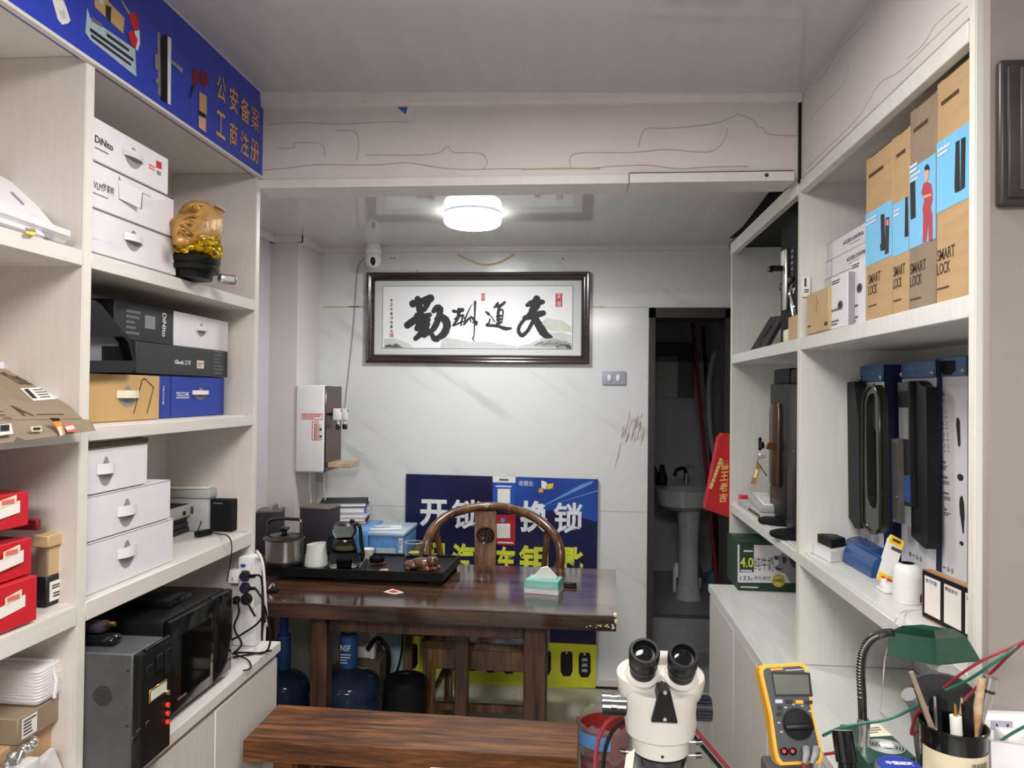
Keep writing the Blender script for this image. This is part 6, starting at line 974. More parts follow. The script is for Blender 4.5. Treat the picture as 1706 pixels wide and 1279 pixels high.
# ---- tea tray and what stands on it
ZT = .751; fr = at(737, 977, Z=ZT); TZ = .806; bk = at(767, 925, Z=TZ); xL = -1.30
t = thing('tea_tray', 'black flat tea tray on the rosewood table carrying the kettle and glass pot', 'tray', ((xL + fr.x) / 2, fr.y + .12, ZT))
y0_, y1_ = fr.y, max(bk.y, fr.y + .2)
b = MB(); P = [(xL, y0_ + .01), (fr.x, y0_), (bk.x, y1_), (xL, y1_)]
b.hexa([(x, y, ZT + .018) for x, y in P] + [(x, y, TZ - .008) for x, y in P], 'black_plastic'); b.build('body', t)
b = MB(); e = .012; Q = [(xL + e, y0_ + .01 + e), (fr.x - e, y0_ + e), (bk.x - e, y1_ - e), (xL + e, y1_ - e)]
for k in range(4): j = (k + 1) % 4; b.hexa([(*P[k], TZ - .008), (*P[j], TZ - .008), (*Q[j], TZ - .008), (*Q[k], TZ - .008), (*P[k], TZ), (*P[j], TZ), (*Q[j], TZ), (*Q[k], TZ)], 'black_plastic')
b.build('raised_rim', t)
for x_, y_ in ((fr.x - .04, y0_ + .02), (xL + .32, y0_ + .02), (bk.x - .04, y1_ - .05)): b = MB(); b.rbox((x_ - .03, y_, ZT), (x_ + .03, y_ + .03, ZT + .019), 'black_matte', .003, 1); b.build('foot', t)
SZ = TZ - .0078
def spot(px, py): return at(px, py, Z=SZ)
def rad(px, c): return px * c.y / 1240
c = spot(467, 946); c.y += .04; r = rad(33, c); H = at(467, 896, Y=c.y).z - SZ
t = thing('steel_kettle', 'steel pot kettle with a tall arched handle on the black heater, left on the tray', 'kettle', c)
b = MB(); b.lathe([(r * .75, 0), (r * .95, .006), (r * .98, .020), (r * .9, .024)], 'black_plastic', c, seg=32); b.build('heater_base', t)
b = MB(); b.lathe([(r * .9, .025), (r * .93, .03), (r * .95, H * .95), (r, H)], 'steel', c, seg=36); b.build('pot', t)
b = MB(); b.lathe([(r * 1.05, H), (r * 1.06, H + .004), (r * .95, H + .010), (r * .5, H + .020), (r * .15, H + .023)], 'dark_steel', c, seg=36); b.build('lid', t); b = MB(); b.lathe([(.012, H + .022), (.010, H + .030), (.024, H + .042), (.020, H + .046)], 'black_plastic', c, seg=20); b.build('lid_knob', t)
zh = at(467, 864, Y=c.y).z - SZ; b = MB(); b.tube(sp([c + V((-r * .98, 0, H * .5)), c + V((-r * .9, 0, H + .03)), c + V((-r * .86, 0, zh - .015)), c + V((-r * .4, 0, zh)), c + V((r * .4, 0, zh)), c + V((r * .86, 0, zh - .006)), c + V((r * .92, 0, H + .03)), c + V((r * 1.0, 0, H * .5))], 6), .007, 'dark_steel', 8); b.build('handle', t)
c = spot(524, 945); c.y += .02; r = rad(19.5, c); H = at(524, 905, Y=c.y).z - SZ
t = thing('milk_jug', 'white enamel jug with a slanted lip, right of the steel kettle', 'jug', c); b = MB(); N = 28; pr = [(r * .9, 0), (r * 1.02, .008), (r * .97, H * .4), (r * .85, H * .8), (r * .84, H)]; b.lathe(pr + [(r * .78, H), (r * .8, H * .75), (r * .86, .012), (.001, .010)], 'enamel', c, seg=N, cap=False)
k = len(b.v)
for i, v in enumerate(b.v):
    if v.z - c.z > H * .95: v.z += (v.x - c.x) / r * .005
b.build('body', t); b = MB(); b.tube(sp([c + V((r * .9, .01, H * .62)), c + V((r * 1.15, .02, H * .55)), c + V((r * 1.1, .02, H * .35)), c + V((r * .95, .01, H * .25))], 5), .004, 'black_plastic', 8); b.build('handle', t)
c = spot(571, 945); c.y += .02; r = rad(26, c); H = at(571, 900, Y=c.y).z - SZ; H2 = at(571, 870, Y=c.y).z - SZ
t = thing('glass_teapot', 'clear glass teapot with a black handle and a glass top cup, middle of the tray', 'teapot', c)
b = MB(); b.lathe([(r * .92, 0), (r, .006), (r * .95, H * .35), (r * .78, H * .75), (r * .68, H * .95), (r * .70, H)], 'smoke_glass', c, seg=32); b.build('body', t)
b = MB(); b.lathe([(r * .72, H), (r * .74, H + .004), (r * .70, H + .010)], 'dark_steel', c, seg=32); b.build('steel_collar', t)
b = MB(); b.lathe([(r * .45, .002), (r * .5, .03), (r * .42, .032)], 'black_matte', c, seg=24); b.build('tea_leaves', t)
b = MB(); b.lathe([(r * .60, H + .010), (r * .82, H + (H2 - H) * .5), (r * .72, H2 - .008)], 'smoke_glass', c, seg=28); b.build('top_cup', t); b = MB(); b.lathe([(r * .72, H2 - .008), (r * .62, H2), (r * .2, H2 + .004)], 'dark_steel', c, seg=24); b.ball(c + V((r * .5, .0, H2 + .006)), (.012, .010, .009), 'black_plastic', 10, 8); b.build('lid', t)
b = MB(); b.tube(sp([c + V((r * .7, 0, H2 - .004)), c + V((r * 1.0, 0, H2 - .015)), c + V((r * 1.12, 0, H * .95)), c + V((r * 1.25, 0, H * .5)), c + V((r * 1.15, 0, H * .22))], 6), .008, 'black_plastic', 8); b.tube(sp([c + V((-r * .6, 0, H + .01)), c + V((-r * .95, 0, H + .012)), c + V((-r * 1.05, 0, H * .8)), c + V((-r * .95, 0, H * .55))], 6), .006, 'black_plastic', 8); b.build('handle', t)
c = spot(613, 930); r = rad(11, c); b = MB(); b.lathe([(r * .6, 0), (r * .65, .006), (r * .95, .035), (r, .044), (r * .92, .044), (r * .85, .034), (r * .4, .010), (.001, .009)], 'white_gloss', c, seg=24, cap=False); b.build('tea_cup', None, 'small white tea cup behind the black bowl on the tray', 'cup')
c = spot(628, 938); r = rad(13, c); b = MB(); b.lathe([(r * .7, 0), (r * .95, .010), (r, .028), (r * .9, .030), (r * .82, .020), (.001, .014)], 'black_matte', c, seg=24, cap=False); b.build('tea_bowl', None, 'small black tea bowl in front of the white tea cup', 'bowl')
b = MB(); b.tube([spot(599, 947) + V((0, 0, .006)), spot(608, 938) + V((0, 0, .020)), spot(611, 936) + V((0, 0, .012))], .004, 'steel', 6); b.tube([spot(609, 947) + V((0, 0, .003)), spot(610, 937) + V((0, 0, .018))], .003, 'black_plastic', 6); b.build('tea_tongs', None, 'steel and black tea tongs lying beside the glass teapot', 'tongs')
b = MB(); b.tube([spot(617, 941) + V((0, 0, .003)), spot(645, 939) + V((0, 0, .003))], .003, 'maroon_card', 6); b.lathe([(.018, 0), (.019, .003), (.012, .004)], 'pale_wood', spot(640, 950), seg=20); b.build('tea_pick', None, 'reddish tea pick and a wooden ring in front of the black bowl', 'tea tool')
c = spot(689, 934); r = rad(15, c); H = at(689, 903, Y=c.y).z - SZ; t = thing('glass_tumbler', 'clear glass tumbler with a yellow lemon slice, behind the brown tea pet', 'glass', c); b = MB(); b.lathe([(r * .9, 0), (r * .95, .003), (r, H), (r * .94, H), (r * .88, .008), (.001, .007)], 'glass', c, seg=28, cap=False); b.build('tumbler', t); b = MB(); b.lathe([(r * .6, 0), (r * .65, .004), (r * .5, .008)], 'lemon', c + V((.002, -.002, H * .42)), seg=14); b.build('lemon_slice', t); b = MB(); b.tube([c + V((math.cos(k * math.pi / 14) * r * .97, math.sin(k * math.pi / 14) * r * .97, H)) for k in range(28)], .0014, 'pale_grey', 6, True); b.build('rim', t)
c = spot(704, 950); c.y += .015; t = thing('tea_pet', 'brown glazed toad-like tea pet figure at the right end of the tray', 'figurine', c)
b = MB(); k_ = c.y / 1240
b.ball(c + V((-18 * k_, 0, .020)), (16 * k_, .035, .020), 'teapet', 18, 12); b.ball(c + V((-2 * k_, 0, .028)), (20 * k_, .035, .024), 'teapet', 18, 12); b.ball(c + V((15 * k_, -.004, .038)), (12 * k_, .028, .022), 'teapet', 16, 12)
for px, zz, rr_ in ((22, .054, .007), (-24, .010, .012), (8, .010, .014), (20, .012, .012)): b.ball(c + V((px * k_, -.024, zz)), (rr_ * 1.3, rr_, rr_ * .9), 'teapet', 12, 8)
b.build('body', t); b = MB(); b.prism([c + V((-6 * k_, -.045, .003)), c + V((12 * k_, -.05, .003)), c + V((30 * k_, -.02, .010)), c + V((28 * k_, .01, .014)), c + V((5 * k_, -.015, .012))], (0, 0, .006), 'copper'); b.build('lotus_leaf', t)
# ---- behind the tray
def blk(nm, label, cat, px, Y0, dy, m, mt_, rot=0, z=ZT, lean=0):
    xa, xb = at(px[0], px[3], Y=Y0).x, at(px[1], px[3], Y=Y0).x; zt = at((px[0] + px[1]) / 2, px[2], Y=Y0).z
    c = V(((xa + xb) / 2, Y0, z)); t = thing(nm, label, cat, c); b = MB(RZ(rot, c)); b.rbox((xa, Y0, z), (xb, Y0 + dy, zt), m, .004, 2); b.build('cabinet', t); b = MB(RZ(rot, c)); b.rbox((xa - .002, Y0 - .002, zt - .006), (xb + .002, Y0 + dy, zt + .004), mt_, .002, 1); b.build('top', t); return t
t = blk('loudspeaker', 'dark loudspeaker at the left rear corner of the table, nearest the shelf', 'speaker', (428, 466, 852, 930), 3.50, .13, 'speaker_brown', 'speaker_top', 14)
b = MB(); c = at(463, 838, Y=3.56); b.tube(sp([at(448, 850, Y=3.56), c, at(466, 846, Y=3.56)], 4), .010, 'light_grey', 6); b.build('paper_roll', t)
t = blk('loudspeaker', 'dark loudspeaker in front of the column, right of the first one', 'speaker', (496, 548, 846, 920), 3.49, .12, 'speaker_brown', 'speaker_top', -10)
t = thing('storage_tub', 'blue plastic storage tub under the books at the rear of the table', 'tub', (-.95, 3.6, ZT))
Yt = 3.50; xa, xb = at(588, 900, Y=Yt).x, at(674, 900, Y=3.53).x; xm = at(612, 900, Y=Yt).x; zt = at(600, 883, Y=Yt).z
b = MB(); b.rbox((xa, Yt, ZT), (xm, Yt + .29, zt), 'tub_blue', .006, 2)
for k in range(4): b.box((xm - .012 * k - .014, Yt - .003, ZT + .01), (xm - .012 * k - .010, Yt, zt - .02), 'tub_blue')
b.build('left_part', t); b = MB(); zt2 = at(640, 889, Y=Yt + .01).z; b.rbox((xm + .002, Yt + .015, ZT), (xb, Yt + .30, zt2), 'tub_blue', .010, 3); b.build('tub_body', t)
b = MB(); b.rbox((xm - .004, Yt + .01, zt2 - .012), (xb + .004, Yt + .305, zt2 + .006), 'tub_pale', .005, 2); b.build('lid', t); b = MB(); b.box((xb - .025, Yt + .0138, ZT + .03), (xb - .006, Yt + .0148, zt2 - .02), 'label_paper'); b.rows((xb - .023, Yt + .0138, ZT + .04), X_, Z_, .014, .05, 4, 'ink_grey'); b.build('label', t)
b = MB(); b.rbox((xm + .04, Yt + .014, ZT + .01), (xb - .04, Yt + .0155, ZT + .05), 'tub_pale', .0005, 1); b.build('latch_panel', t)
b = MB(RZ(12, (xm, Yt + .1, zt2))); b.rbox((xm - .02, Yt + .05, zt2 + .0065), (xm + .14, Yt + .15, zt2 + .014), 'white_card_cool', .003, 1); b.rows((xm, Yt + .07, zt2 + .0142), X_, Y_, .09, .04, 3, 'tub_blue'); b.build('tissue_packet', None, 'small white tissue packet on the blue storage tub', 'packet')
zz = zt + .001; xc_ = at(574, 860, Y=3.74).x
for k, (th, m, mc, lb, w_, rot) in enumerate(((.014, 'paper', 'maroon_card', 'lowest book of the stack, with a dark red cover', .24, 12), (.018, 'paper', 'white_card', 'pale-covered book, second from the bottom of the stack', .23, 9), (.020, 'paper', 'white_card_cool', 'white book under the blue-spined book', .25, 7), (.030, 'paper', 'badge_blue', 'thick book with a blue printed spine in the book stack', .23, 10), (.020, 'paper', 'charcoal', 'top book of the stack with a black cover', .23, 14))):
    c0 = V((xc_, 3.74, zz)); t = thing('book', lb, 'book', c0, 'books stacked on the blue tub'); b = MB(RZ(rot, c0)); b.box((xc_ - w_ / 2, 3.64, zz + .002), (xc_ + w_ / 2 - .004, 3.84, zz + th - .002), m); b.build('pages', t)
    b = MB(RZ(rot, c0)); b.box((xc_ - w_ / 2 - .003, 3.637, zz), (xc_ + w_ / 2, 3.843, zz + .0018), mc); b.box((xc_ - w_ / 2 - .003, 3.637, zz + th - .0018), (xc_ + w_ / 2, 3.843, zz + th), mc); b.box((xc_ + w_ / 2 - .004, 3.637, zz), (xc_ + w_ / 2, 3.843, zz + th), mc)
    if k == 3: b.rows((xc_ + w_ / 2 + .0002, 3.67, zz + .009), Y_, Z_, .14, .012, 1, 'white_print', .8)
    b.build('cover', t); zz += th + .0008
# ---- loose things on the table
A, B = at(873, 987, Z=ZT), at(930, 992, Z=ZT); d = (B - A); L_ = d.length; d.normalize(); nn = V((-d.y, d.x, 0)); h_ = at(873, 966, Y=A.y).z - ZT
t = thing('tissue_box', 'teal and white tissue pack with a tissue pulled out, on the table', 'tissue box', (A + B) / 2); dp = nn * .10
b = MB(); P = [A, B, B + dp, A + dp]; b.hexa(P + [q + Z_ * h_ * .36 for q in P], 'white_card'); b.build('lower_wrap', t); b = MB(); P2 = [q + Z_ * (h_ * .36 + .0002) for q in P]; P3 = [q + Z_ * h_ for q in (A + d * .004 + nn * .006, B - d * .004 + nn * .006, B + dp - d * .004, A + dp + d * .004)]; b.hexa(P2 + P3, 'tissue_teal'); b.rows(A + d * .012 - nn * .0004 + Z_ * h_ * .5, d, Z_, L_ * .8, h_ * .25, 2, 'white_print', .4); b.build('upper_wrap', t)
b = MB(); c = (A + B) / 2 + dp * .5 + Z_ * h_; ts = [c + d * x + nn * y + Z_ * z for x, y, z in ((-.05, -.01, .0), (-.03, -.014, .02), (-.012, -.01, .042), (.012, -.004, .048), (.03, .0, .03), (.05, .004, .004))]; ts2 = [p_ + nn * .024 - Z_ * (.004 if 0 < i < 5 else 0) for i, p_ in enumerate(ts)]; b.strip(ts, [p_ * .5 + q_ * .5 + Z_ * .004 for p_, q_ in zip(ts, ts2)], 'paper'); b.strip([p_ * .5 + q_ * .5 + Z_ * .004 for p_, q_ in zip(ts, ts2)], ts2, 'paper')
bs_ = [V((p_.x, p_.y, c.z)) for p_ in ts]; b.strip(bs_, ts, 'paper'); bs2 = [V((p_.x, p_.y, c.z)) for p_ in ts2]; b.strip(ts2, bs2, 'paper'); b.build('tissue', t)
c = at(948, 977, Z=ZT); b = MB(RZ(-8, c)); b.rbox((c.x - .03, c.y - .012, ZT), (c.x + .03, c.y + .012, ZT + .016), 'black_plastic', .003, 1); b.rbox((c.x - .02, c.y - .02, ZT + .002), (c.x + .035, c.y - .010, ZT + .008), 'charcoal', .002, 1); b.build('black_clip', None, 'small black gadget right of the tissue pack', 'gadget')
P = [at(x, y, Z=ZT + .001) for x, y in ((639, 986), (657, 990), (673, 987), (654, 981))]; b = MB(); b.prism(P, (0, 0, .0012), 'label_paper'); cc = sum(P, V()) / 4; b.prism([cc + (q - cc) * .6 + Z_ * .0014 for q in P], (0, 0, .0004), 'red_print'); b.build('playing_card', None, 'small white and red card lying in front of the tea tray', 'card')
c = at(452, 985, Z=ZT); b = MB(); b.rbox((c.x - .03, c.y - .02, ZT), (c.x + .03, c.y + .02, ZT + .010), 'black_matte', .004, 2); b.tube(sp([c + V((-.01, 0, .010)), c + V((0, .01, .028)), c + V((.012, 0, .02))], 5), .003, 'steel', 6); b.build('metal_clip', None, 'small black and steel clip at the left end of the table', 'clip')
# ---- under the table
t = thing('side_cabinet', 'low dark side cabinet behind the table, under the speakers and the blue tub', 'cabinet', (-1.0, 3.7, 0)); b = MB(); b.box((-1.50, 3.465, .715), (-.76, 3.645, .75), 'cardboard_dark'); b.box((-1.405, 3.645, .715), (-.76, 3.93, .75), 'cardboard_dark'); b.build('top', t)
for x_, y_ in ((-1.48, 3.48), (-.80, 3.48), (-1.38, 3.89), (-.80, 3.89)): b = MB(); b.box((x_, y_, 0), (x_ + .03, y_ + .03, .7149), 'cardboard_dark'); b.build('leg', t)
def bottle(px0, px1, Y, lb, label=True):
    xa, xb = at(px0, 1150, Y=Y).x, at(px1, 1150, Y=Y).x; r = (xb - xa) / 2; c = V(((xa + xb) / 2, Y, .001)); t = thing('water_bottle', lb, 'water bottle', c)
    b = MB(); zs = at((px0 + px1) / 2, 1150, Y=Y - r * .5).z; b.lathe([(r * .9, 0), (r, .015), (r, .10), (r * .96, .11), (r * .96, .13), (r, .14), (r, zs - .07), (r * .96, zs - .06), (r * .96, zs - .045), (r, zs - .035), (r * .98, zs), (r * .88, zs + .025), (r * .62, zs + .048), (r * .30, zs + .062), (r * .22, zs + .075), (r * .22, zs + .10)], 'water_blue', c, seg=40); b.build('bottle_body', t)
    b = MB(); b.lathe([(r * .27, zs + .075), (r * .27, zs + .20), (r * .24, zs + .215)], 'bottle_label', c, seg=24)
    if label: b.text('NSF', c + V((-r * .16, -r * .275, zs + .15)), X_, Z_, r * .3, .025, 'white_print', .01); b.rows(c + V((-r * .16, -r * .275, zs + .095)), X_, Z_, r * .32, .045, 4, 'white_print', .4)
    b.build('label_sleeve', t)
    b = MB(); b.lathe([(r * .16, zs + .216), (r * .16, zs + .29), (r * .2, zs + .292), (r * .2, min(zs + .33, .66))], 'badge_blue' if not label else 'display_blue', c, seg=18); b.build('pump', t); return c, r
bottle(526, 634, 3.10, 'blue water bottle with a printed blue neck sleeve under the table'); bottle(430, 514, 3.10, 'second blue water bottle half hidden by the left worktop', False)
xa, xb = at(642, 1140, Y=3.1).x, at(712, 1140, Y=3.1).x; c = V(((xa + xb) / 2, 3.08, .001)); r = (xb - xa) / 2; zt = at(675, 1140, Y=3.02).z
t = thing('pedal_bin', 'black round lidded bin under the table beside the water bottle', 'bin', c); b = MB(); b.lathe([(r * .86, 0), (r * .92, .02), (r * .97, zt - .02), (r * .9, zt - .018)], 'black_matte', c, seg=32); b.build('body', t); b = MB(); b.lathe([(r, zt - .019), (r * 1.02, zt - .004), (r * .9, zt + .006), (r * .5, zt + .008), (r * .48, zt + .002), (r * .1, zt + .002)], 'black_plastic', c, seg=32); b.build('lid', t)
b = MB(); Yg = 3.45; A, B = at(637, 1040, Y=Yg), at(670, 1130, Y=Yg); b.rbox((A.x, Yg, .001), (B.x, Yg + .03, .68), 'tub_pale', .004, 1); b.build('panel_board', None, 'upright grey-blue board behind the bin under the table', 'board')
b = MB(); Yg = 3.3; b.tube(sp([at(612, 1082, Y=Yg), at(628, 1063, Y=Yg), at(643, 1075, Y=Yg), at(648, 1095, Y=Yg), at(646, 1125, Y=Yg), at(640, 1180, Y=Yg)], 6), .010, 'black_plastic', 8); b.build('black_hose', None, 'black bent hose under the table beside the grey-blue board', 'hose')
b = MB(); b.tube(sp([at(668, 1040, Y=3.4), at(671, 1070, Y=3.4), at(665, 1105, Y=3.4), at(656, 1130, Y=3.4)], 6), .005, 'black_plastic', 6); b.build('black_cable', None, 'black cable in front of the grey-blue board under the table', 'cable')
Yc = 3.3; t = thing('cardboard_box', 'dark cardboard box with loose adapters, behind the water bottle under the table', 'box', at(600, 1150, Y=Yc)); xa, xb = at(548, 1110, Y=Yc).x, at(632, 1110, Y=Yc).x; zc = at(600, 1100, Y=Yc).z; b = MB(); b.rbox((xa, Yc, .001), (xb, Yc + .25, zc), 'cardboard_dark', .004, 1); b.build('body', t); b = MB(); b.prism([at(546, 1085, Y=Yc - .02), at(572, 1078, Y=Yc), at(566, 1100, Y=Yc - .02), at(546, 1112, Y=Yc - .05)], (0, .004, 0), 'cardboard_grey'); b.build('flap', t)
b = MB(); A = at(595, 1082, Y=Yc + .05); b.rbox((A.x, Yc + .03, zc), (A.x + .08, Yc + .10, zc + .05), 'white_plastic', .006, 2); b.build('white_adapter', None, 'white adapter block on the dark box under the table', 'adapter')
b = MB(); A, B = at(616, 1048, Y=Yc + .02), at(624, 1072, Y=Yc + .02); b.rbox((A.x, Yc + .02, zc), (B.x, Yc + .05, A.z), 'white_plastic', .003, 1); b.build('white_adapter', None, 'tall white strip adapter standing on the dark box under the table', 'adapter')
b = MB(); A = at(569, 1075, Y=Yc + .06); b.lathe([(.018, 0), (.018, .09), (.012, .10)], 'sky_blue', (A.x + .02, Yc + .08, zc), seg=16); b.build('blue_can', None, 'small bright blue can on the dark box under the table', 'can')
# ---- bench
ZB = .575; A = at(405, 1229, X=-.918); yb0 = A.y; B = at(462, 1176, X=-.918); yb1 = B.y; ZB = (A.z + B.z) / 2; R1 = at(963, 1262, Z=ZB); R2 = at(965, 1204.5, Z=ZB)
t = thing('wooden_bench', 'polished reddish-brown wooden bench across the aisle in the foreground', 'bench', ((A.x + R1.x) / 2, (yb0 + yb1) / 2, 0))
P = [V((-.918, yb0, 0)), V((R1.x, R1.y, 0)), V((R2.x, R2.y, 0)), V((-.918, yb1, 0))]; th = .058
b = MB(); b.hexa([V((p.x, p.y, ZB - th)) for p in P] + [V((p.x, p.y, ZB - .004)) for p in P], 'rosewood_bench'); cc = sum(P, V()) / 4; b.hexa([V((p.x, p.y, ZB - .004)) for p in P] + [V((p.x, p.y, ZB)) + (V((cc.x, cc.y, 0)) - p).normalized() * .003 for p in P], 'rosewood_bench'); b.build('seat', t)
for xx in (-.84, -.16):
    for yy in (yb0 + .02, yb1 - .07): b = MB(); b.rbox((xx, yy, 0), (xx + .055, yy + .05, ZB - th), 'rosewood_bench', .004, 1); b.build('leg', t)
    b = MB(); b.rbox((xx + .012, yb0 + .07, .12), (xx + .04, yb1 - .07, .16), 'rosewood_bench', .003, 1); b.build('stretcher', t)
# ---- red waste bin with its bag
c = at(1000, 1190, Y=2.55); zt = c.z - .03; r = rad(44, c); c = V((c.x + .02, 2.55, 0))
t = thing('waste_bin', 'red waste bin lined with a clear bag at the right end of the bench', 'bin', c); b = MB(); b.lathe([(r * .72, 0), (r * .75, .005), (r, zt), (r * .95, zt), (r * .7, .012), (.001, .01)], 'bin_red', c, seg=32, cap=False); b.build('body', t)
b = MB(); N = 36; vs = []; rr = random.Random(8); prf = [(.94, zt - .12), (.97, zt + .002), (1.06, zt + .022), (1.13, zt - .01), (1.12, zt - .05), (1.15, zt - .085)]
for j, (k, z) in enumerate(prf):
    for i in range(N): a = 2 * math.pi * i / N; w = 1 + rr.uniform(-.05, .06) * (j > 1); vs.append(c + V((math.cos(a) * r * k * w, math.sin(a) * r * k * w, z + rr.uniform(-.012, .012) * (j > 1))))
b.add(vs, [(j * N + i, j * N + (i + 1) % N, (j + 1) * N + (i + 1) % N, (j + 1) * N + i) for j in range(len(prf) - 1) for i in range(N)], 'bag_film'); b.build('plastic_liner', t)
b = MB(); vs = [c + V((math.cos(a) * r * 1.17, math.sin(a) * r * 1.17, z)) for a, z in [(math.radians(180 + 8 * i), zz) for zz in (zt - .045, zt + .0) for i in range(13)]]; b.strip(vs[:13], vs[13:], 'tub_blue'); b.build('blue_band', t)
# ---- washroom things
Ysk = 4.86; cs = at(1140, 815, Y=Ysk); t = thing('wash_basin', 'grey pedestal wash basin in the dark washroom', 'basin', (cs.x, Ysk, .25)); k_ = Ysk / 1240
b = MB(); b.lathe([(.10, -.13), (.16, -.10), (45 * k_, -.03), (48 * k_, 0), (45 * k_, .004), (40 * k_, -.01), (.08, -.09), (.001, -.095)], 'ceramic', cs, seg=36, cap=False, sy=.8); b.build('bowl', t); b = MB(); b.lathe([(.085, 0), (.08, .02), (.062, .15), (.062, .35), (.075, cs.z - .25 - .10), (.09, cs.z - .25 - .08)], 'ceramic', (cs.x + .03, Ysk, .25), seg=28, sy=.9); b.build('pedestal', t)
b = MB(); f = at(1143, 805, Y=Ysk + .08); b.cyl(f, f + V((0, 0, .07)), .016, 'chrome'); b.tube(sp([f + V((0, 0, .07)), f + V((-.02, -.02, .10)), f + V((-.07, -.06, .09)), f + V((-.08, -.07, .05))], 5), .012, 'dark_steel', 8); b.rbox(f + V((-.01, -.02, .10)), f + V((.05, .01, .115)), 'chrome', .004, 1); b.build('faucet', t)
b = MB(); q = at(1103, 808, Y=Ysk - .02); b.lathe([(.03, 0), (.035, .05), (.02, .09), (.016, .13)], 'black_matte', q, seg=16); b.lathe([(.04, 0), (.03, .08), (.012, .12)], 'charcoal', q + V((-.05, .04, 0)), seg=16); b.build('dark_bottles', None, 'dark bottles on the left of the washroom basin rim', 'bottles')
Ym = 5.585; A, B = at(1093, 593, Y=Ym), at(1129, 663, Y=Ym); t = thing('wall_cabinet', 'pale framed panel with a dark opening beside it, on the washroom back wall', 'cabinet', (A.x + .1, Ym, B.z)); b = MB(); b.rbox((A.x, Ym, B.z), (B.x, Ym + .012, A.z), 'light_grey', .003, 1); b.build('pale_panel', t); b = MB(); C = at(1158, 555, Y=Ym); b.box((B.x, Ym + .004, B.z), (C.x, Ym + .013, A.z + .10), 'bath_dark'); b.box((A.x - .02, Ym + .004, A.z), (B.x, Ym + .013, A.z + .10), 'bath_dark'); b.build('dark_opening', t)
for lb, p0, p1, r_, m, yq in (('dark wooden broom pole leaning in the washroom', (1153, 530), (1182, 840), .012, 'maroon_card', 0), ('dark mop pole leaning beside the broom pole in the washroom', (1171, 545), (1190, 830), .012, 'black_matte', .22)):
    b = MB(); P0, P1 = at(*p0, Y=5.2 + yq), at(*p1, Y=4.95 + yq); P2 = P0 + (P1 - P0) * ((.26 - P0.z) / (P1.z - P0.z)); b.tube([P0, P2], r_, m, 8); b.build('broom_pole', None, lb, 'broom')
b = MB(); b.tube(sp([at(1197, 790, Y=4.7), at(1183, 720, Y=4.72), at(1181, 640, Y=4.75), at(1190, 590, Y=4.75), at(1203, 585, Y=4.7)], 6), .018, 'mid_grey', 10); b.build('grey_hose', None, 'thick grey hose looped on the right of the washroom', 'hose')
b = MB(); c = at(1160, 985, Z=.25); b.lathe([(.036, 0), (.038, .01), (.038, .15), (.02, .175), (.014, .19), (.014, .20)], 'dark_grey', c, seg=24); t = b.build('soap_bottle', None, 'soap pump bottle with a pale label, at the basin foot in the washroom', 'bottle'); b = MB(); b.box(c + V((-.02, -.0395, .03)), c + V((.025, -.036, .10)), 'tub_pale'); b.build('label', t); b = MB(); b.cyl(c + V((0, 0, .2)), c + V((0, 0, .235)), .006, 'black_plastic', 10); b.rbox(c + V((-.03, -.008, .232)), c + V((.012, .008, .245)), 'black_plastic', .003, 1); b.build('pump', t)
c = at(1128, 985, Z=.25); b = MB(); b.lathe([(.028, 0), (.03, .01), (.03, .15), (.02, .17), (.022, .19)], 'white_plastic', c, seg=20); b.box(c + V((-.01, -.031, .05)), c + V((.015, -.028, .10)), 'ink'); b.build('spray_bottle', None, 'white bottle with a dark mark beside the basin pedestal in the washroom', 'bottle')
c = at(1188, 970, Z=.25); t = thing('toilet_plunger', 'blue-grey plunger standing in the washroom doorway', 'plunger', c); b = MB(); b.lathe([(.06, 0), (.062, .02), (.05, .06), (.02, .09)], 'blue_plunger', c, seg=24); b.build('cup', t); b = MB(); b.cyl(c + V((0, 0, .09)), c + V((0, 0, .55)), .010, 'maroon_card', 12); b.build('stick', t)
# red gift bag hanging at the shelf's far end
Yr = 3.303; t = thing('red_bag', 'red gift bag with gold characters hanging at the end of the right shelf', 'bag', at(1197, 860, Y=Yr)); F0 = [at(x, y, Y=Yr) for x, y in ((1175, 848), (1215, 862), (1222, 860), (1222, 724), (1205, 722), (1198, 730))]; b = MB(); b.prism(F0, (.0, .07, 0), 'red_cloth'); b.build('bag_body', t)
b = MB()
for k, s_ in enumerate('德王老吉'): p = at(1200 - 1.0 * k, 783 + 18 * k, Y=Yr - .002); b.text(s_, p, X_ + Z_ * .1, Z_ + X_ * .12, .034, .040, 'yellow_print', .02)
b.build('gold_characters', t); b = MB(); b.rows(at(1187, 815, Y=Yr - .002), (Z_ + X_ * .35), (Z_ * .35 - X_), .14, .02, 1, 'yellow_print', .7); b.build('side_print', t)
# ================================================================ front counter and the tools on it
ZF = .90
t = thing('front_counter', 'pale front work counter just below the view, holding the microscope and tools', 'counter', (.2, 1.0, 0))
b = MB(); b.rbox((-.25, .70, ZF - .03), (.655, 1.285, ZF), 'right_top', .003, 1); b.build('worktop', t); b = MB(); b.box((-.22, .73, 0), (.545, 1.26, ZF - .031), 'right_laminate'); b.build('body', t)
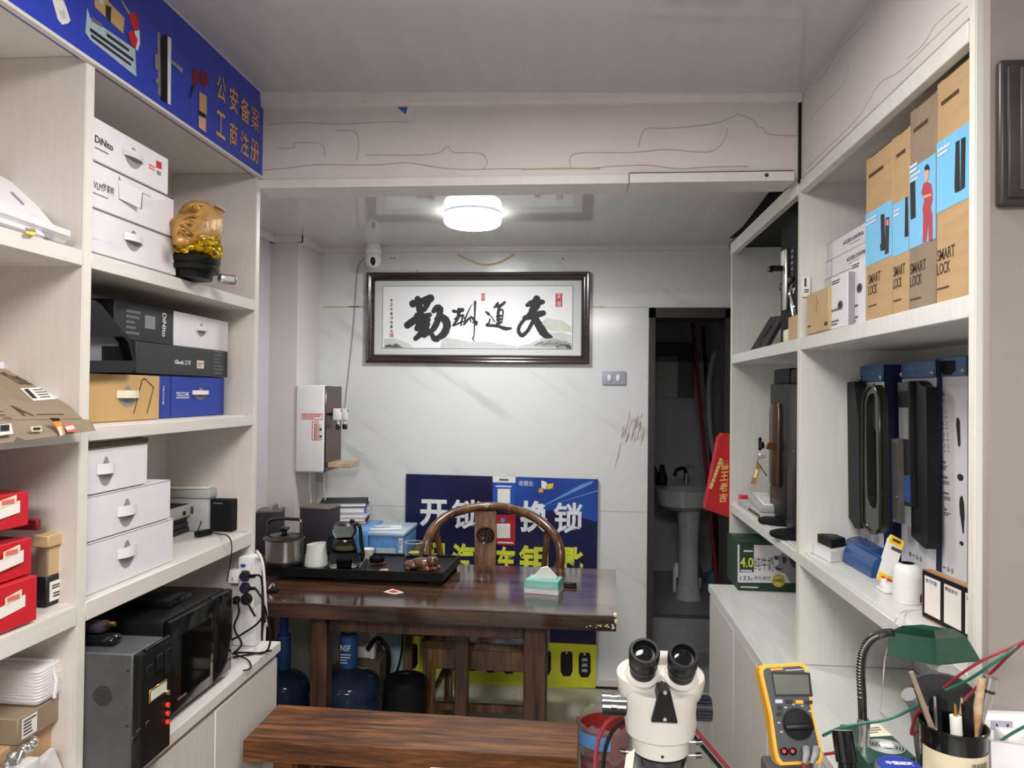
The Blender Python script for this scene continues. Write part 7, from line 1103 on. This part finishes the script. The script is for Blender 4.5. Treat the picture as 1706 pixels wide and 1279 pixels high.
# ---- stereo microscope
Yc = 1.10; c = at(1100, 1180, Y=Yc); mx, my = c.x, Yc; K = Yc / 1240
def mz(py): return at(1100, py, Y=Yc).z
t = thing('stereo_microscope', 'white stereo microscope with two black eyepieces on the front counter', 'microscope', (mx, my, ZF))
b = MB(); b.rbox((mx - .09, my - .11, ZF), (mx + .09, my + .10, ZF + .018), 'black_plastic', .006, 2); b.build('base', t)
b = MB(); b.cyl((mx, my + .075, ZF + .018), (mx, my + .075, mz(1165)), .014, 'black_plastic'); b.rbox((mx - .025, my + .04, mz(1215)), (mx + .025, my + .095, mz(1160)), 'black_plastic', .006, 2); b.build('stand_post', t)
b = MB(); b.lathe([(.024, mz(1330) - ZF - .02), (.03, mz(1300) - ZF), (.037, mz(1290) - ZF), (.039, mz(1250) - ZF), (.036, mz(1248) - ZF)], 'black_gloss', (mx, my, ZF), seg=32); b.build('objective', t)
b = MB(); b.lathe([(.038, 0), (.0405, .002), (.0405, mz(1222) - mz(1248)), (.045, mz(1218) - mz(1248))], 'scope_white', (mx, my, mz(1248)), seg=40); b.ball((mx - .001, my - .0405, mz(1238)), .0022, 'ink', 8, 6); b.build('collar_ring', t)
b = MB(); z0 = mz(1222); b.lathe([(.043, 0), (.049, .004), (.0515, .02), (.052, mz(1165) - z0), (.053, mz(1150) - z0), (.050, mz(1143) - z0), (.030, mz(1140) - z0)], 'scope_white', (mx, my, z0), seg=44, sy=.92); b.build('body', t)
for s_ in (-1, 1):
    ex = at(1074 if s_ < 0 else 1139, 1083 if s_ < 0 else 1090, Y=Yc - .045); axis_top = ex; base = V((mx + s_ * .027, my + .010, mz(1150)))
    d = (axis_top - base).normalized(); b = MB(); rr_ = .034
    b.lathe([(.031, -.018), (.034, .0), (.0345, .022), (.033, .028), (.029, .030)], 'scope_white', M=aim(base, (s_ * .12, -.25, 1)), seg=32, sx=1.0); b.lathe([(.024, .0), (.024, (axis_top - base).length * .42), (.020, (axis_top - base).length * .46)], 'scope_white', M=aim(base, d), seg=28); b.build('tube_housing', t)
    L = (axis_top - base).length; b = MB(); b.lathe([(.0185, L * .44), (.0185, L * .60), (.0200, L * .62), (.0205, L * .70), (.0195, L * .72), (.0212, L * .76), (.0215, L * .97), (.020, L), (.0165, L), (.0145, L * .90), (.001, L * .88)], 'black_plastic', M=aim(base, d), seg=32, cap=False); e_ = b.build('eyepiece', t)
    b = MB(); b.lathe([(.0005, L * .905), (.010, L * .90), (.0142, L * .89)], 'black_glass', M=aim(base, d), seg=24); b.build('lens', e_)
b = MB(); b.prism([(mx - .008, my - .054, mz(1128)), (mx + .008, my - .054, mz(1128)), (mx + .018, my - .054, mz(1176)), (mx - .018, my - .054, mz(1176))], (0, .04, 0), 'black_plastic'); b.build('front_plate', t)
for py in (1128, 1170): b = MB(); b.cyl((mx, my - .054, mz(py)), (mx, my - .057, mz(py)), .0025, 'chrome', 12); b.build('screw', t)
b = MB(); b.rbox((mx - .022, my + .01, mz(1130)), (mx + .022, my + .03, mz(1092)), 'scope_white', .008, 3); b.build('bridge', t)
zk = mz(1176); b = MB(); b.cyl((mx - .048, my + .0, zk), (mx - .083, my, zk), .016, 'black_plastic', 24); b.lathe([(.013, 0), (.013, .012), (.012, .013), (.012, .02), (.013, .021), (.013, .034)], 'chrome', M=aim((mx - .05, my - .006, zk + .006), (-1, 0, 0)), seg=24); b.build('zoom_knob', t)
b = MB(); b.cyl((mx + .046, my, zk - .001), (mx + .072, my, zk - .001), .0165, 'black_plastic', 24)
for k in range(20): a = 2 * math.pi * k / 20; b.box((mx + .05, my + .0165 * math.cos(a) - .001, zk + .0165 * math.sin(a) - .001), (mx + .07, my + .0165 * math.cos(a) + .001, zk + .0165 * math.sin(a) + .001), 'purple_plastic')
b.build('zoom_knob', t)
for s_, py in ((-1, 1252), (1, 1252), (1, 1230)): b = MB(); p = V((mx + s_ * .040, my - .006, mz(py))); b.cyl(p, p + V((s_ * .016, 0, .001)), .002, 'steel', 8); b.cyl(p + V((s_ * .010, 0, 0)), p + V((s_ * .018, 0, .001)), .0042, 'dark_steel', 10); b.build('clamp_screw', t)
b = MB(); q = V((mx - .038, my - .025, mz(1270))); b.hexa([q + V(v) for v in ((-.016, 0, -.012), (-.004, -.004, -.006), (-.004, -.003, -.006), (-.016, .001, -.012), (-.012, 0, .02), (-.0, -.004, .032), (-.0, -.003, .032), (-.012, .001, .02))], 'cream_label'); b.build('paper_tag', t)
b = MB(); p = [at(1034, 1188, Y=1.12), at(1012, 1202, Y=1.13), at(999, 1226, Y=1.14), at(993, 1255, Y=1.15), at(992, 1290, Y=1.15)]; b.tube(sp(p, 6), .0032, 'wire_red', 8); b.build('red_cable', None, 'red cable arching from the left of the microscope in front of the bin', 'cable')
b = MB(); b.tube(sp([q + V((.012, .008, -.012)) for q in p], 6), .0032, 'black_matte', 8); b.build('black_cable', None, 'black cable running beside the red one at the left of the microscope', 'cable')
p = [at(1150, 1205, Y=1.14), at(1168, 1226, Y=1.15), at(1190, 1252, Y=1.16), at(1222, 1290, Y=1.17)]
b = MB(); b.tube(sp(p, 6), .003, 'wire_red', 8); b.build('red_cable', None, 'red cable slanting down to the right of the microscope', 'cable'); b = MB(); b.tube(sp([q + V((-.004, .006, -.010)) for q in p], 6), .003, 'black_matte', 8); b.build('black_cable', None, 'black cable slanting down beside the red one right of the microscope', 'cable')
# ---- grey supply box and the yellow multimeter
A = at(1250, 1222, Z=.955); b = MB(); x0, y1 = A.x, 1.275; b.rbox((x0, 1.10, ZF), (x0 + .075, min(A.y, y1), .955), 'rust_grey', .003, 1)
for k in range(9): b.box((x0 + .022 + .004 * k, 1.205, .9545), (x0 + .024 + .004 * k, 1.218, .9556), 'ink')
b.box((x0 - .0006, 1.11, ZF + .004), (x0 + .001, min(A.y, y1) - .004, .951), 'dark_grey'); b.build('supply_box', None, 'grey metal box with vent slots behind the yellow multimeter', 'device')
BLm, BRm, TLm, TRm = at(1296, 1277, Y=1.17), at(1372, 1270, Y=1.17), at(1270, 1106, Y=1.225), at(1357, 1104, Y=1.225)
um = ((BRm - BLm) + (TRm - TLm)).normalized(); vm = ((TLm + TRm) - (BLm + BRm)) / 2; Hm = vm.length; vm.normalize(); nm_ = um.cross(vm).normalized(); vm = nm_.cross(um).normalized()
om = (BLm + BRm) / 2; Wm = ((BRm - BLm).length + (TRm - TLm).length) / 2
MM = Matrix(((um.x, vm.x, nm_.x, om.x), (um.y, vm.y, nm_.y, om.y), (um.z, vm.z, nm_.z, om.z), (0, 0, 0, 1)))
t = thing('multimeter', 'yellow and dark grey digital multimeter standing on the front counter', 'multimeter', (om.x, om.y, ZF))
w, h = Wm / 2, Hm
def shear(b):
    for v in b.v: pass
    return b
b = MB(MM); pro = [(-w * .80, 0), (-w * .92, .006), (-w * .96, h * .12), (-w * .90, h * .5), (-w * 1.0, h * .92), (-w * .96, h * .98), (-w * .80, h), (w * .80, h), (w * .96, h * .98), (w * 1.0, h * .92), (w * .92, h * .5), (w * .96, h * .12), (w * .92, .006), (w * .80, 0)]
b.prism([(x, y, -.036) for x, y in pro], (0, 0, .034), 'meter_yellow'); b.prism([(x * .97, y * .985 + h * .007, -.0025) for x, y in pro], (0, 0, .0045), 'meter_yellow'); b.build('holster', t)
b = MB(MM); face = [(x * .86, h * .5 + (y - h * .5) * .93, 0) for x, y in pro]; b.prism([(x, y, -.002) for x, y, _ in face], (0, 0, .0055), 'meter_grey'); b.build('face', t)
def mp(px, py, k=.004):
    d = CM @ V(((px - 853) / F, -(py - 639.5) / F, 1)); o_ = om + nm_ * k; return EYE + d * ((o_ - EYE).dot(nm_) / d.dot(nm_))
def mpoly(pts, m, dep=.0006, k=.0036): bb.prism([mp(x, y, k) for x, y in pts], nm_ * dep, m)
bb = MB(); mpoly([(1284, 1119), (1349, 1120), (1354, 1160), (1291, 1160)], 'black_plastic', .001); mpoly([(1288, 1123), (1346, 1124), (1349, 1156), (1293, 1156)], 'screen_grey', .0004, .0047); bb.build('display', t)
bb = MB(); bb.rows(mp(1284, 1117), um, vm, .019, .0035, 1, 'key_orange', .9); bb.rows(mp(1309, 1117.5), um, vm, .03, .002, 1, 'light_grey', .8); bb.build('maker_print', t)
for x, y, m in ((1297, 1168, 'key_lilac'), (1314, 1168.5, 'charcoal'), (1331, 1169, 'key_orange'), (1347, 1169.5, 'charcoal'), (1299, 1179, 'charcoal'), (1298, 1189, 'charcoal')):
    bb = MB(); s_ = 6 if y < 1172 else 4.5; mpoly([(x - s_, y - 3), (x + s_, y - 3), (x + s_ + .3, y + 3), (x - s_ + .3, y + 3)], m, .002); bb.build('key', t)
cm = mp(1329, 1206, .0036); Mk = Matrix(((um.x, vm.x, nm_.x, cm.x), (um.y, vm.y, nm_.y, cm.y), (um.z, vm.z, nm_.z, cm.z), (0, 0, 0, 1)))
b = MB(Mk); b.lathe([(.0235, 0), (.0235, .001)], 'charcoal', seg=36); b.lathe([(.0215, .001), (.021, .004), (.019, .005)], 'black_matte', seg=36); b.rbox((-.0215, -.008, .005), (.0215, .001, .013), 'black_plastic', .003, 2); b.build('dial', t)
b = MB(Mk)
for k in range(9): a = math.radians(200 - 27 * k); b.box((.028 * math.cos(a) - .002, .028 * math.sin(a) - .001, 0), (.028 * math.cos(a) + .002, .028 * math.sin(a) + .001, .0006), 'light_grey')
b.build('dial_marks', t)
for x, y, m in ((1306, 1251, 'red_print'), (1320, 1251, 'red_print'), (1341, 1251, 'ink'), (1357, 1251, 'ink')): q = mp(x, y); b = MB(); b.lathe([(.0055, 0), (.006, .002), (.0045, .003), (.003, -.001)], 'black_plastic', M=aim(q, nm_), seg=18); b.lathe([(.003, 0), (.003, .0025)], m, M=aim(q, nm_), seg=12); b.build('jack', t)
for x0_, x1_, m in ((1343, 1340, 'wire_red'), (1360, 1352, 'ink')): q = mp(x0_, 1247, .006); e_ = mp(x1_, 1272, .02); b = MB(); b.tube([q, q.lerp(e_, .4) + nm_ * .006, e_], [.006, .0055, .0035], 'mid_grey', 10); b.tube([e_, e_ + V((-.003, -.01, -.03))], .0025, m, 8); b.build('test_lead', t)
# ---- small green desk lamp
ZLb = .985
t = thing('desk_lamp', 'small green metal desk lamp with a gooseneck and a labelled base', 'lamp', at(1460, 1240, Z=ZLb))
P = [at(x, y, Z=ZLb) for x, y in ((1445, 1272), (1527, 1262), (1466, 1206), (1399, 1206))]; cc = sum(P, V()) / 4
b = MB(); b.hexa([V((p.x, p.y, ZF)) + (p - cc) * .06 for p in P] + [p - (p - cc) * .02 for p in P], 'green_paint'); b.build('base', t)
b = MB(); L3 = lambda a, c, k=.0006: P[0].lerp(P[1], a).lerp(P[3].lerp(P[2], a), c) + Z_ * k
b.prism([L3(.42, .62), L3(.98, .62), L3(.98, .98), L3(.46, .98)], (0, 0, .0005), 'cream_label'); ul = (P[1] - P[0]).normalized(); vl = (P[3] - P[0]).normalized(); b.rows(L3(.48, .68, .0012), ul, (Z_.cross(ul)), .036, .022, 3, 'ink_grey', .4); b.build('paper_label', t)
b = MB(); ccc = L3(.62, .33)
for r_ in (.012, .016, .020, .024): b.tube([ccc + V((math.cos(k * math.pi / 14) * r_ * 1.15, math.sin(k * math.pi / 14) * r_, .001)) for k in range(28)], .0011, 'light_grey', 6, True)
b.build('speaker_ring', t); b = MB(); b.rbox(ccc + V((-.011, -.007, 0)), ccc + V((.011, .007, .007)), 'enamel', .002, 1); b.build('switch', t)
g0 = V((at(1439, 1205, Y=1.262).x, 1.262, ZLb)); gp = [g0 + V((0, 0, .0)), at(1436, 1160, Y=1.262), at(1434, 1120, Y=1.262), at(1438, 1085, Y=1.262), at(1452, 1064, Y=1.258), at(1472, 1055, Y=1.25), at(1488, 1054, Y=1.24)]
b = MB(); b.tube(sp(gp, 8), .0068, 'dark_steel', 12)
for q in sp(gp, 14)[14:66:2]: b.ball(q, (.0076, .0076, .0022), 'dark_steel', 10, 6)
b.build('gooseneck', t); b = MB(); b.lathe([(.0105, 0), (.009, .008), (.0085, .025), (.010, .036), (.0085, .042)], 'steel', g0, seg=20); b.build('ferrule', t)
A, B, C = at(1477, 1091, Z=1.12), at(1561, 1107, Z=1.12), at(1634, 1100, Z=1.12); D = A + C - B; a, b_, c_ = at(1481, 1052, Z=1.160), at(1559, 1064, Z=1.160), at(1610, 1060, Z=1.160); d_ = a + c_ - b_
a2, b2, c2 = at(1503, 1042, Z=1.176), at(1556, 1050, Z=1.176), at(1590, 1048, Z=1.176); d2 = a2 + c2 - b2
b = MB(); lo_, mi, up = [A, B, C, D], [a, b_, c_, d_], [a2, b2, c2, d2]
for k in range(4): j = (k + 1) % 4; b.poly([lo_[k], lo_[j], mi[j], mi[k]], 'lamp_green'); b.poly([mi[k], mi[j], up[j], up[k]], 'lamp_green')
b.poly(up, 'lamp_green'); ctr_ = sum(lo_, V()) / 4
for k in range(4): j = (k + 1) % 4; b.poly([lo_[k] + (lo_[k] - ctr_).normalized() * .004, lo_[j] + (lo_[j] - ctr_).normalized() * .004, lo_[j], lo_[k]], 'lamp_green')
b.build('shade', t)
b = MB(); b.cyl(ctr_ + V((0, 0, .004)), ctr_ + V((0, 0, .026)), .010, 'black_plastic'); b.ball(ctr_ + V((0, 0, -.004)), (.012, .012, .014), 'white_gloss', 14, 10); b.build('bulb', t)
# ---- other bench tools
c = at(1410, 1279, Y=1.08); t = thing('flashlight', 'black torch lying upright against the green lamp base', 'torch', (c.x, 1.10, ZF)); b = MB(); p0, p1 = V((at(1415, 1279, Y=1.12).x + .008, 1.105, ZF + .016)), at(1403, 1216, Y=1.155); b.tube([p0, p0.lerp(p1, .35), p0.lerp(p1, .36), p0.lerp(p1, .7), p0.lerp(p1, .71), p1], [.014, .014, .0125, .0125, .015, .015], 'black_gloss', 20); b.build('barrel', t); b = MB(); q = p0.lerp(p1, .55); b.rbox(q + V((-.018, -.004, -.004)), q + V((-.010, .004, .006)), 'dark_steel', .002, 1); b.build('clip', t)
ZK = .958; A = at(1490, 1222, Z=ZK); b = MB(); b.rbox((.566, 1.085, ZF), (.650, 1.235, ZK), 'black_matte', .008, 2); b.rbox((.553, 1.12, ZF), (.565, 1.235, ZK + .010), 'black_plastic', .006, 2); b.build('tool_case', None, 'black tool case under the pen tin on the front counter', 'case')
cy = 1.145; c = V((at(1588, 1230, Y=cy).x, cy, ZK + .0005)); r = 47 * cy / 1240; H = at(1588, 1207, Y=cy).z - c.z
t = thing('pen_tin', 'black tin with a cream barcode label, full of brushes and tools', 'tin', c)
b = MB(); b.lathe([(r * .97, 0), (r, .002), (r, H - .003), (r * 1.06, H - .001), (r * 1.06, H + .002), (r * .98, H + .002), (r * .96, .004), (.001, .003)], 'black_gloss', c, seg=40, cap=False); b.build('can', t)
b = MB(); za, zb_ = .018, H * .76; N = 22; A0 = [math.radians(180 + 4 + k * 172 / N) for k in range(N + 1)]; b.strip([c + V((math.cos(a) * (r + .0006), math.sin(a) * (r + .0006), za)) for a in A0], [c + V((math.cos(a) * (r + .0006), math.sin(a) * (r + .0006), zb_)) for a in A0], 'tin_label')
def onc(deg, z, k=.0012): a = math.radians(deg); return c + V((math.cos(a) * (r + k), math.sin(a) * (r + k), z))
for k in range(14): d0 = 275 + k * 2.6; b.poly([onc(d0, .028), onc(d0 + (1.4 if k % 3 else .8), .028), onc(d0 + (1.4 if k % 3 else .8), zb_ - .008), onc(d0, zb_ - .008)], 'ink')
for k in range(5):
    for j in range(6): d0 = 205 + j * 8; b.poly([onc(d0, .030 + .0055 * k), onc(d0 + 5.5, .030 + .0055 * k), onc(d0 + 5.5, .033 + .0055 * k), onc(d0, .033 + .0055 * k)], 'ink_brown')
b.tube([onc(250, .022), onc(254, .029), onc(258, .022)], .0008, 'ink', 5, True); b.build('label', t)
def tool(nm, lb, top, bx, by, segs, cat='tool', grp=None):
    """slender tool standing in the tin from a point inside it to a pixel at its tip"""
    p0 = c + V((bx, by, .006)); p1 = at(*top, Y=cy + by * .9 - .004); t2 = thing(nm, lb, cat, p0, grp)
    for nm2, f0, f1, r0, r1, m in segs: b = MB(); b.tube([p0.lerp(p1, f0), p0.lerp(p1, f1)], [r0, r1], m, 12); b.build(nm2, t2)
tool('wooden_stick', 'grey-brown flat stick leaning far left out of the pen tin', (1518, 1119), .004, -.012, [('stick', 0, 1, .0055, .0035, 'cardboard_grey')], 'stick')
tool('craft_knife', 'yellow craft knife with a grey blade holder leaning left in the pen tin', (1527, 1148), .010, .004, [('handle', 0, .62, .007, .007, 'orange_sticker'), ('blade_holder', .62, 1, .005, .004, 'dark_steel')], 'knife')
tool('white_handle_tool', 'white-handled tool in the middle of the pen tin', (1591, 1172), .002, -.016, [('handle', 0, .88, .008, .008, 'enamel'), ('tip', .88, 1, .003, .002, 'brass')])
tool('pencil', 'dark green sharpened pencil standing in the pen tin', (1602, 1156), .008, -.010, [('shaft', 0, .82, .0035, .0035, 'lamp_green'), ('sharpened_wood', .82, .97, .0035, .001, 'pale_wood'), ('lead', .97, 1, .001, .0004, 'ink')], 'pencil')
tool('paint_brush', 'bamboo-handled brush leaning right in the pen tin', (1636, 1130), .014, -.004, [('shaft', 0, .72, .006, .006, 'oak_edge'), ('handle_end', .72, 1, .006, .005, 'pale_wood')], 'brush')
tool('socket_driver', 'chrome socket driver leaning far right in the pen tin', (1652, 1128), .016, .008, [('shaft', 0, .76, .005, .005, 'steel'), ('socket', .76, .88, .008, .008, 'steel'), ('collar', .88, .905, .0095, .0095, 'dark_steel'), ('head', .905, 1, .010, .010, 'steel')], 'driver')
tool('black_file', 'dark file standing at the rear of the pen tin', (1563, 1158), -.004, .020, [('blade', 0, 1, .004, .003, 'black_matte')], 'file')
tool('tweezers', 'steel tweezers standing at the rear of the pen tin', (1557, 1160), -.012, .014, [('arm', 0, 1, .003, .002, 'steel')], 'tweezers')
tool('black_cutter', 'black-handled cutter beside the green pencil in the pen tin', (1611, 1172), .020, -.014, [('handle', 0, 1, .007, .008, 'black_plastic')], 'cutter')
p = at(1566, 1150, Y=1.265); t = thing('dark_dish', 'dark grey dish standing behind the pen tin under the lamp shade', 'dish', V((p.x, 1.27, ZF))); b = MB(); b.lathe([(.045, 0), (.044, .004), (.030, .014), (.004, .020)], 'dark_grey', M=aim(V((p.x, 1.255, p.z)), (.15, .35, .25)), seg=36, cap=True); b.build('dish', t); b = MB(); b.rbox((p.x - .012, 1.262, ZF), (p.x + .012, 1.280, p.z - .01), 'charcoal', .003, 1); b.build('stand', t)
p = at(1516, 1158, Y=1.24); b = MB(); q = V((p.x, 1.225, p.z)); b.tube([V((at(1545, 1215, Y=1.262).x, 1.262, ZF + .012)), q + V((.012, .014, -.018)), q + V((-.006, .004, .006))], [.010, .013, .013], 'mid_grey', 8); b.build('grey_torch', None, 'grey hexagonal tool head leaning behind the pen tin', 'tool')
def wire(nm, lb, pts, m, r_=.0022): b = MB(); b.tube(sp([at(x, y, Y=Y) for x, y, Y in pts], 7), r_, m, 8); b.build(nm, None, lb, 'wire')
wire('red_wire', 'upper dark red wire running from the right edge to the dish behind the tin', [(1720, 1062, 1.15), (1690, 1076, 1.15), (1640, 1098, 1.16), (1600, 1123, 1.18), (1572, 1146, 1.20)], 'wire_red')
wire('green_wire', 'green wire running from the right edge down behind the pen tin', [(1720, 1058, 1.13), (1690, 1080, 1.13), (1650, 1108, 1.14), (1610, 1134, 1.17), (1575, 1150, 1.19)], 'wire_green')
wire('red_wire', 'lower dark red wire passing behind the bamboo brush', [(1720, 1060, 1.12), (1695, 1078, 1.13), (1660, 1112, 1.19), (1630, 1142, 1.2), (1602, 1170, 1.2)], 'wire_red', .0024)
wire('green_wire', 'green wire curving from the multimeter to the lamp and the tin', [(1371, 1225, 1.22), (1400, 1212, 1.24), (1436, 1205, 1.235), (1470, 1200, 1.225), (1500, 1190, 1.22), (1533, 1172, 1.21)], 'wire_green')
wire('red_wire', 'dark red wire looping down between the lamp base and the pen tin', [(1538, 1175, 1.20), (1526, 1192, 1.21), (1518, 1222, 1.215), (1530, 1216, 1.21), (1543, 1208, 1.205)], 'wire_red')
wire('red_wire', 'short red wire low between the multimeter and the torch', [(1374, 1256, 1.17), (1388, 1254, 1.16), (1400, 1250, 1.155)], 'wire_red')
wire('green_wire', 'green wire stub between the tin and the white socket box', [(1633, 1244, 1.14), (1655, 1242, 1.16), (1680, 1225, 1.20), (1712, 1207, 1.22)], 'wire_green')
p = at(1494, 1272, Y=1.06); t = thing('round_badge_tin', 'round tin with a blue printed lid at the bottom edge in front of the lamp', 'tin', (p.x, 1.06, ZF)); b = MB(); zt = at(1494, 1270, Y=1.06).z; b.lathe([(.030, 0), (.031, .003), (.031, zt - ZF - .004), (.029, zt - ZF)], 'steel', (p.x, 1.05, ZF), seg=32); b.build('body', t); b = MB(); b.lathe([(.0285, 0), (.027, .002), (.02, .003)], 'badge_blue', (p.x, 1.05, zt), seg=32); b.text('中国邮政', (p.x - .018, 1.045, zt + .0034), X_, Y_, .036, .010, 'white_print', .02); b.build('lid', t)
# ---- socket box on the pilaster and a small white board before it
Ys = 1.2; A = at(1633, 1188, Y=1.262); b = MB(); x1 = A.x + .15
t = thing('wall_socket', 'white wall socket box on the right pilaster beside the pen tin', 'socket', (A.x + .07, 1.30, .92)); b.rbox((A.x, 1.255, .915), (x1, 1.2848, A.z), 'white_plastic', .008, 3); b.rbox((A.x + .010, 1.251, .925), (x1 - .01, 1.257, A.z - .010), 'white_gloss', .006, 2); b.build('box', t)
b = MB(); q = at(1670, 1210, Y=1.249); b.box((q.x - .016, 1.2495, q.z - .006), (q.x + .016, 1.2512, q.z + .008), 'socket_grey')
for s_ in (-1, 1): b.tube([(q.x + s_ * .009, 1.249, q.z + .004), (q.x + s_ * .006, 1.249, q.z - .004)], .0012, 'ink', 6)
b.build('socket_face', t); b = MB(); q = at(1650, 1236, Y=1.249); b.cyl((q.x, 1.2515, q.z), (q.x, 1.2485, q.z), .0025, 'red_print', 10); b.build('indicator', t)
q = at(1690, 1232, Y=1.23); b = MB(); b.rbox((q.x - .020, 1.21, q.z - .022), (q.x + .04, 1.2505, q.z + .012), 'white_plastic', .004, 2); b.build('white_plug', None, 'white plug in the wall socket at the right edge', 'plug')
q = at(1657, 1240, Y=1.13); b = MB(); P = [V((q.x, 1.13, ZF)), V((q.x + .085, 1.11, ZF)), V((q.x + .085, 1.118, ZF)), V((q.x, 1.138, ZF))]; hh = q.z - ZF; b.hexa(P + [p_ + V((0, .01, hh)) for p_ in P], 'white_card_cool'); b.rows(P[0] + V((.006, -.001, hh * .2)), X_, Z_, .02, hh * .6, 4, 'ink_grey', .4); b.rbox(P[0] + V((.03, -.014, hh * .2)), P[0] + V((.07, -.004, hh * .65)), 'pale_grey', .002, 1); b.build('white_module', None, 'small white electronic module standing at the lower right corner', 'module')
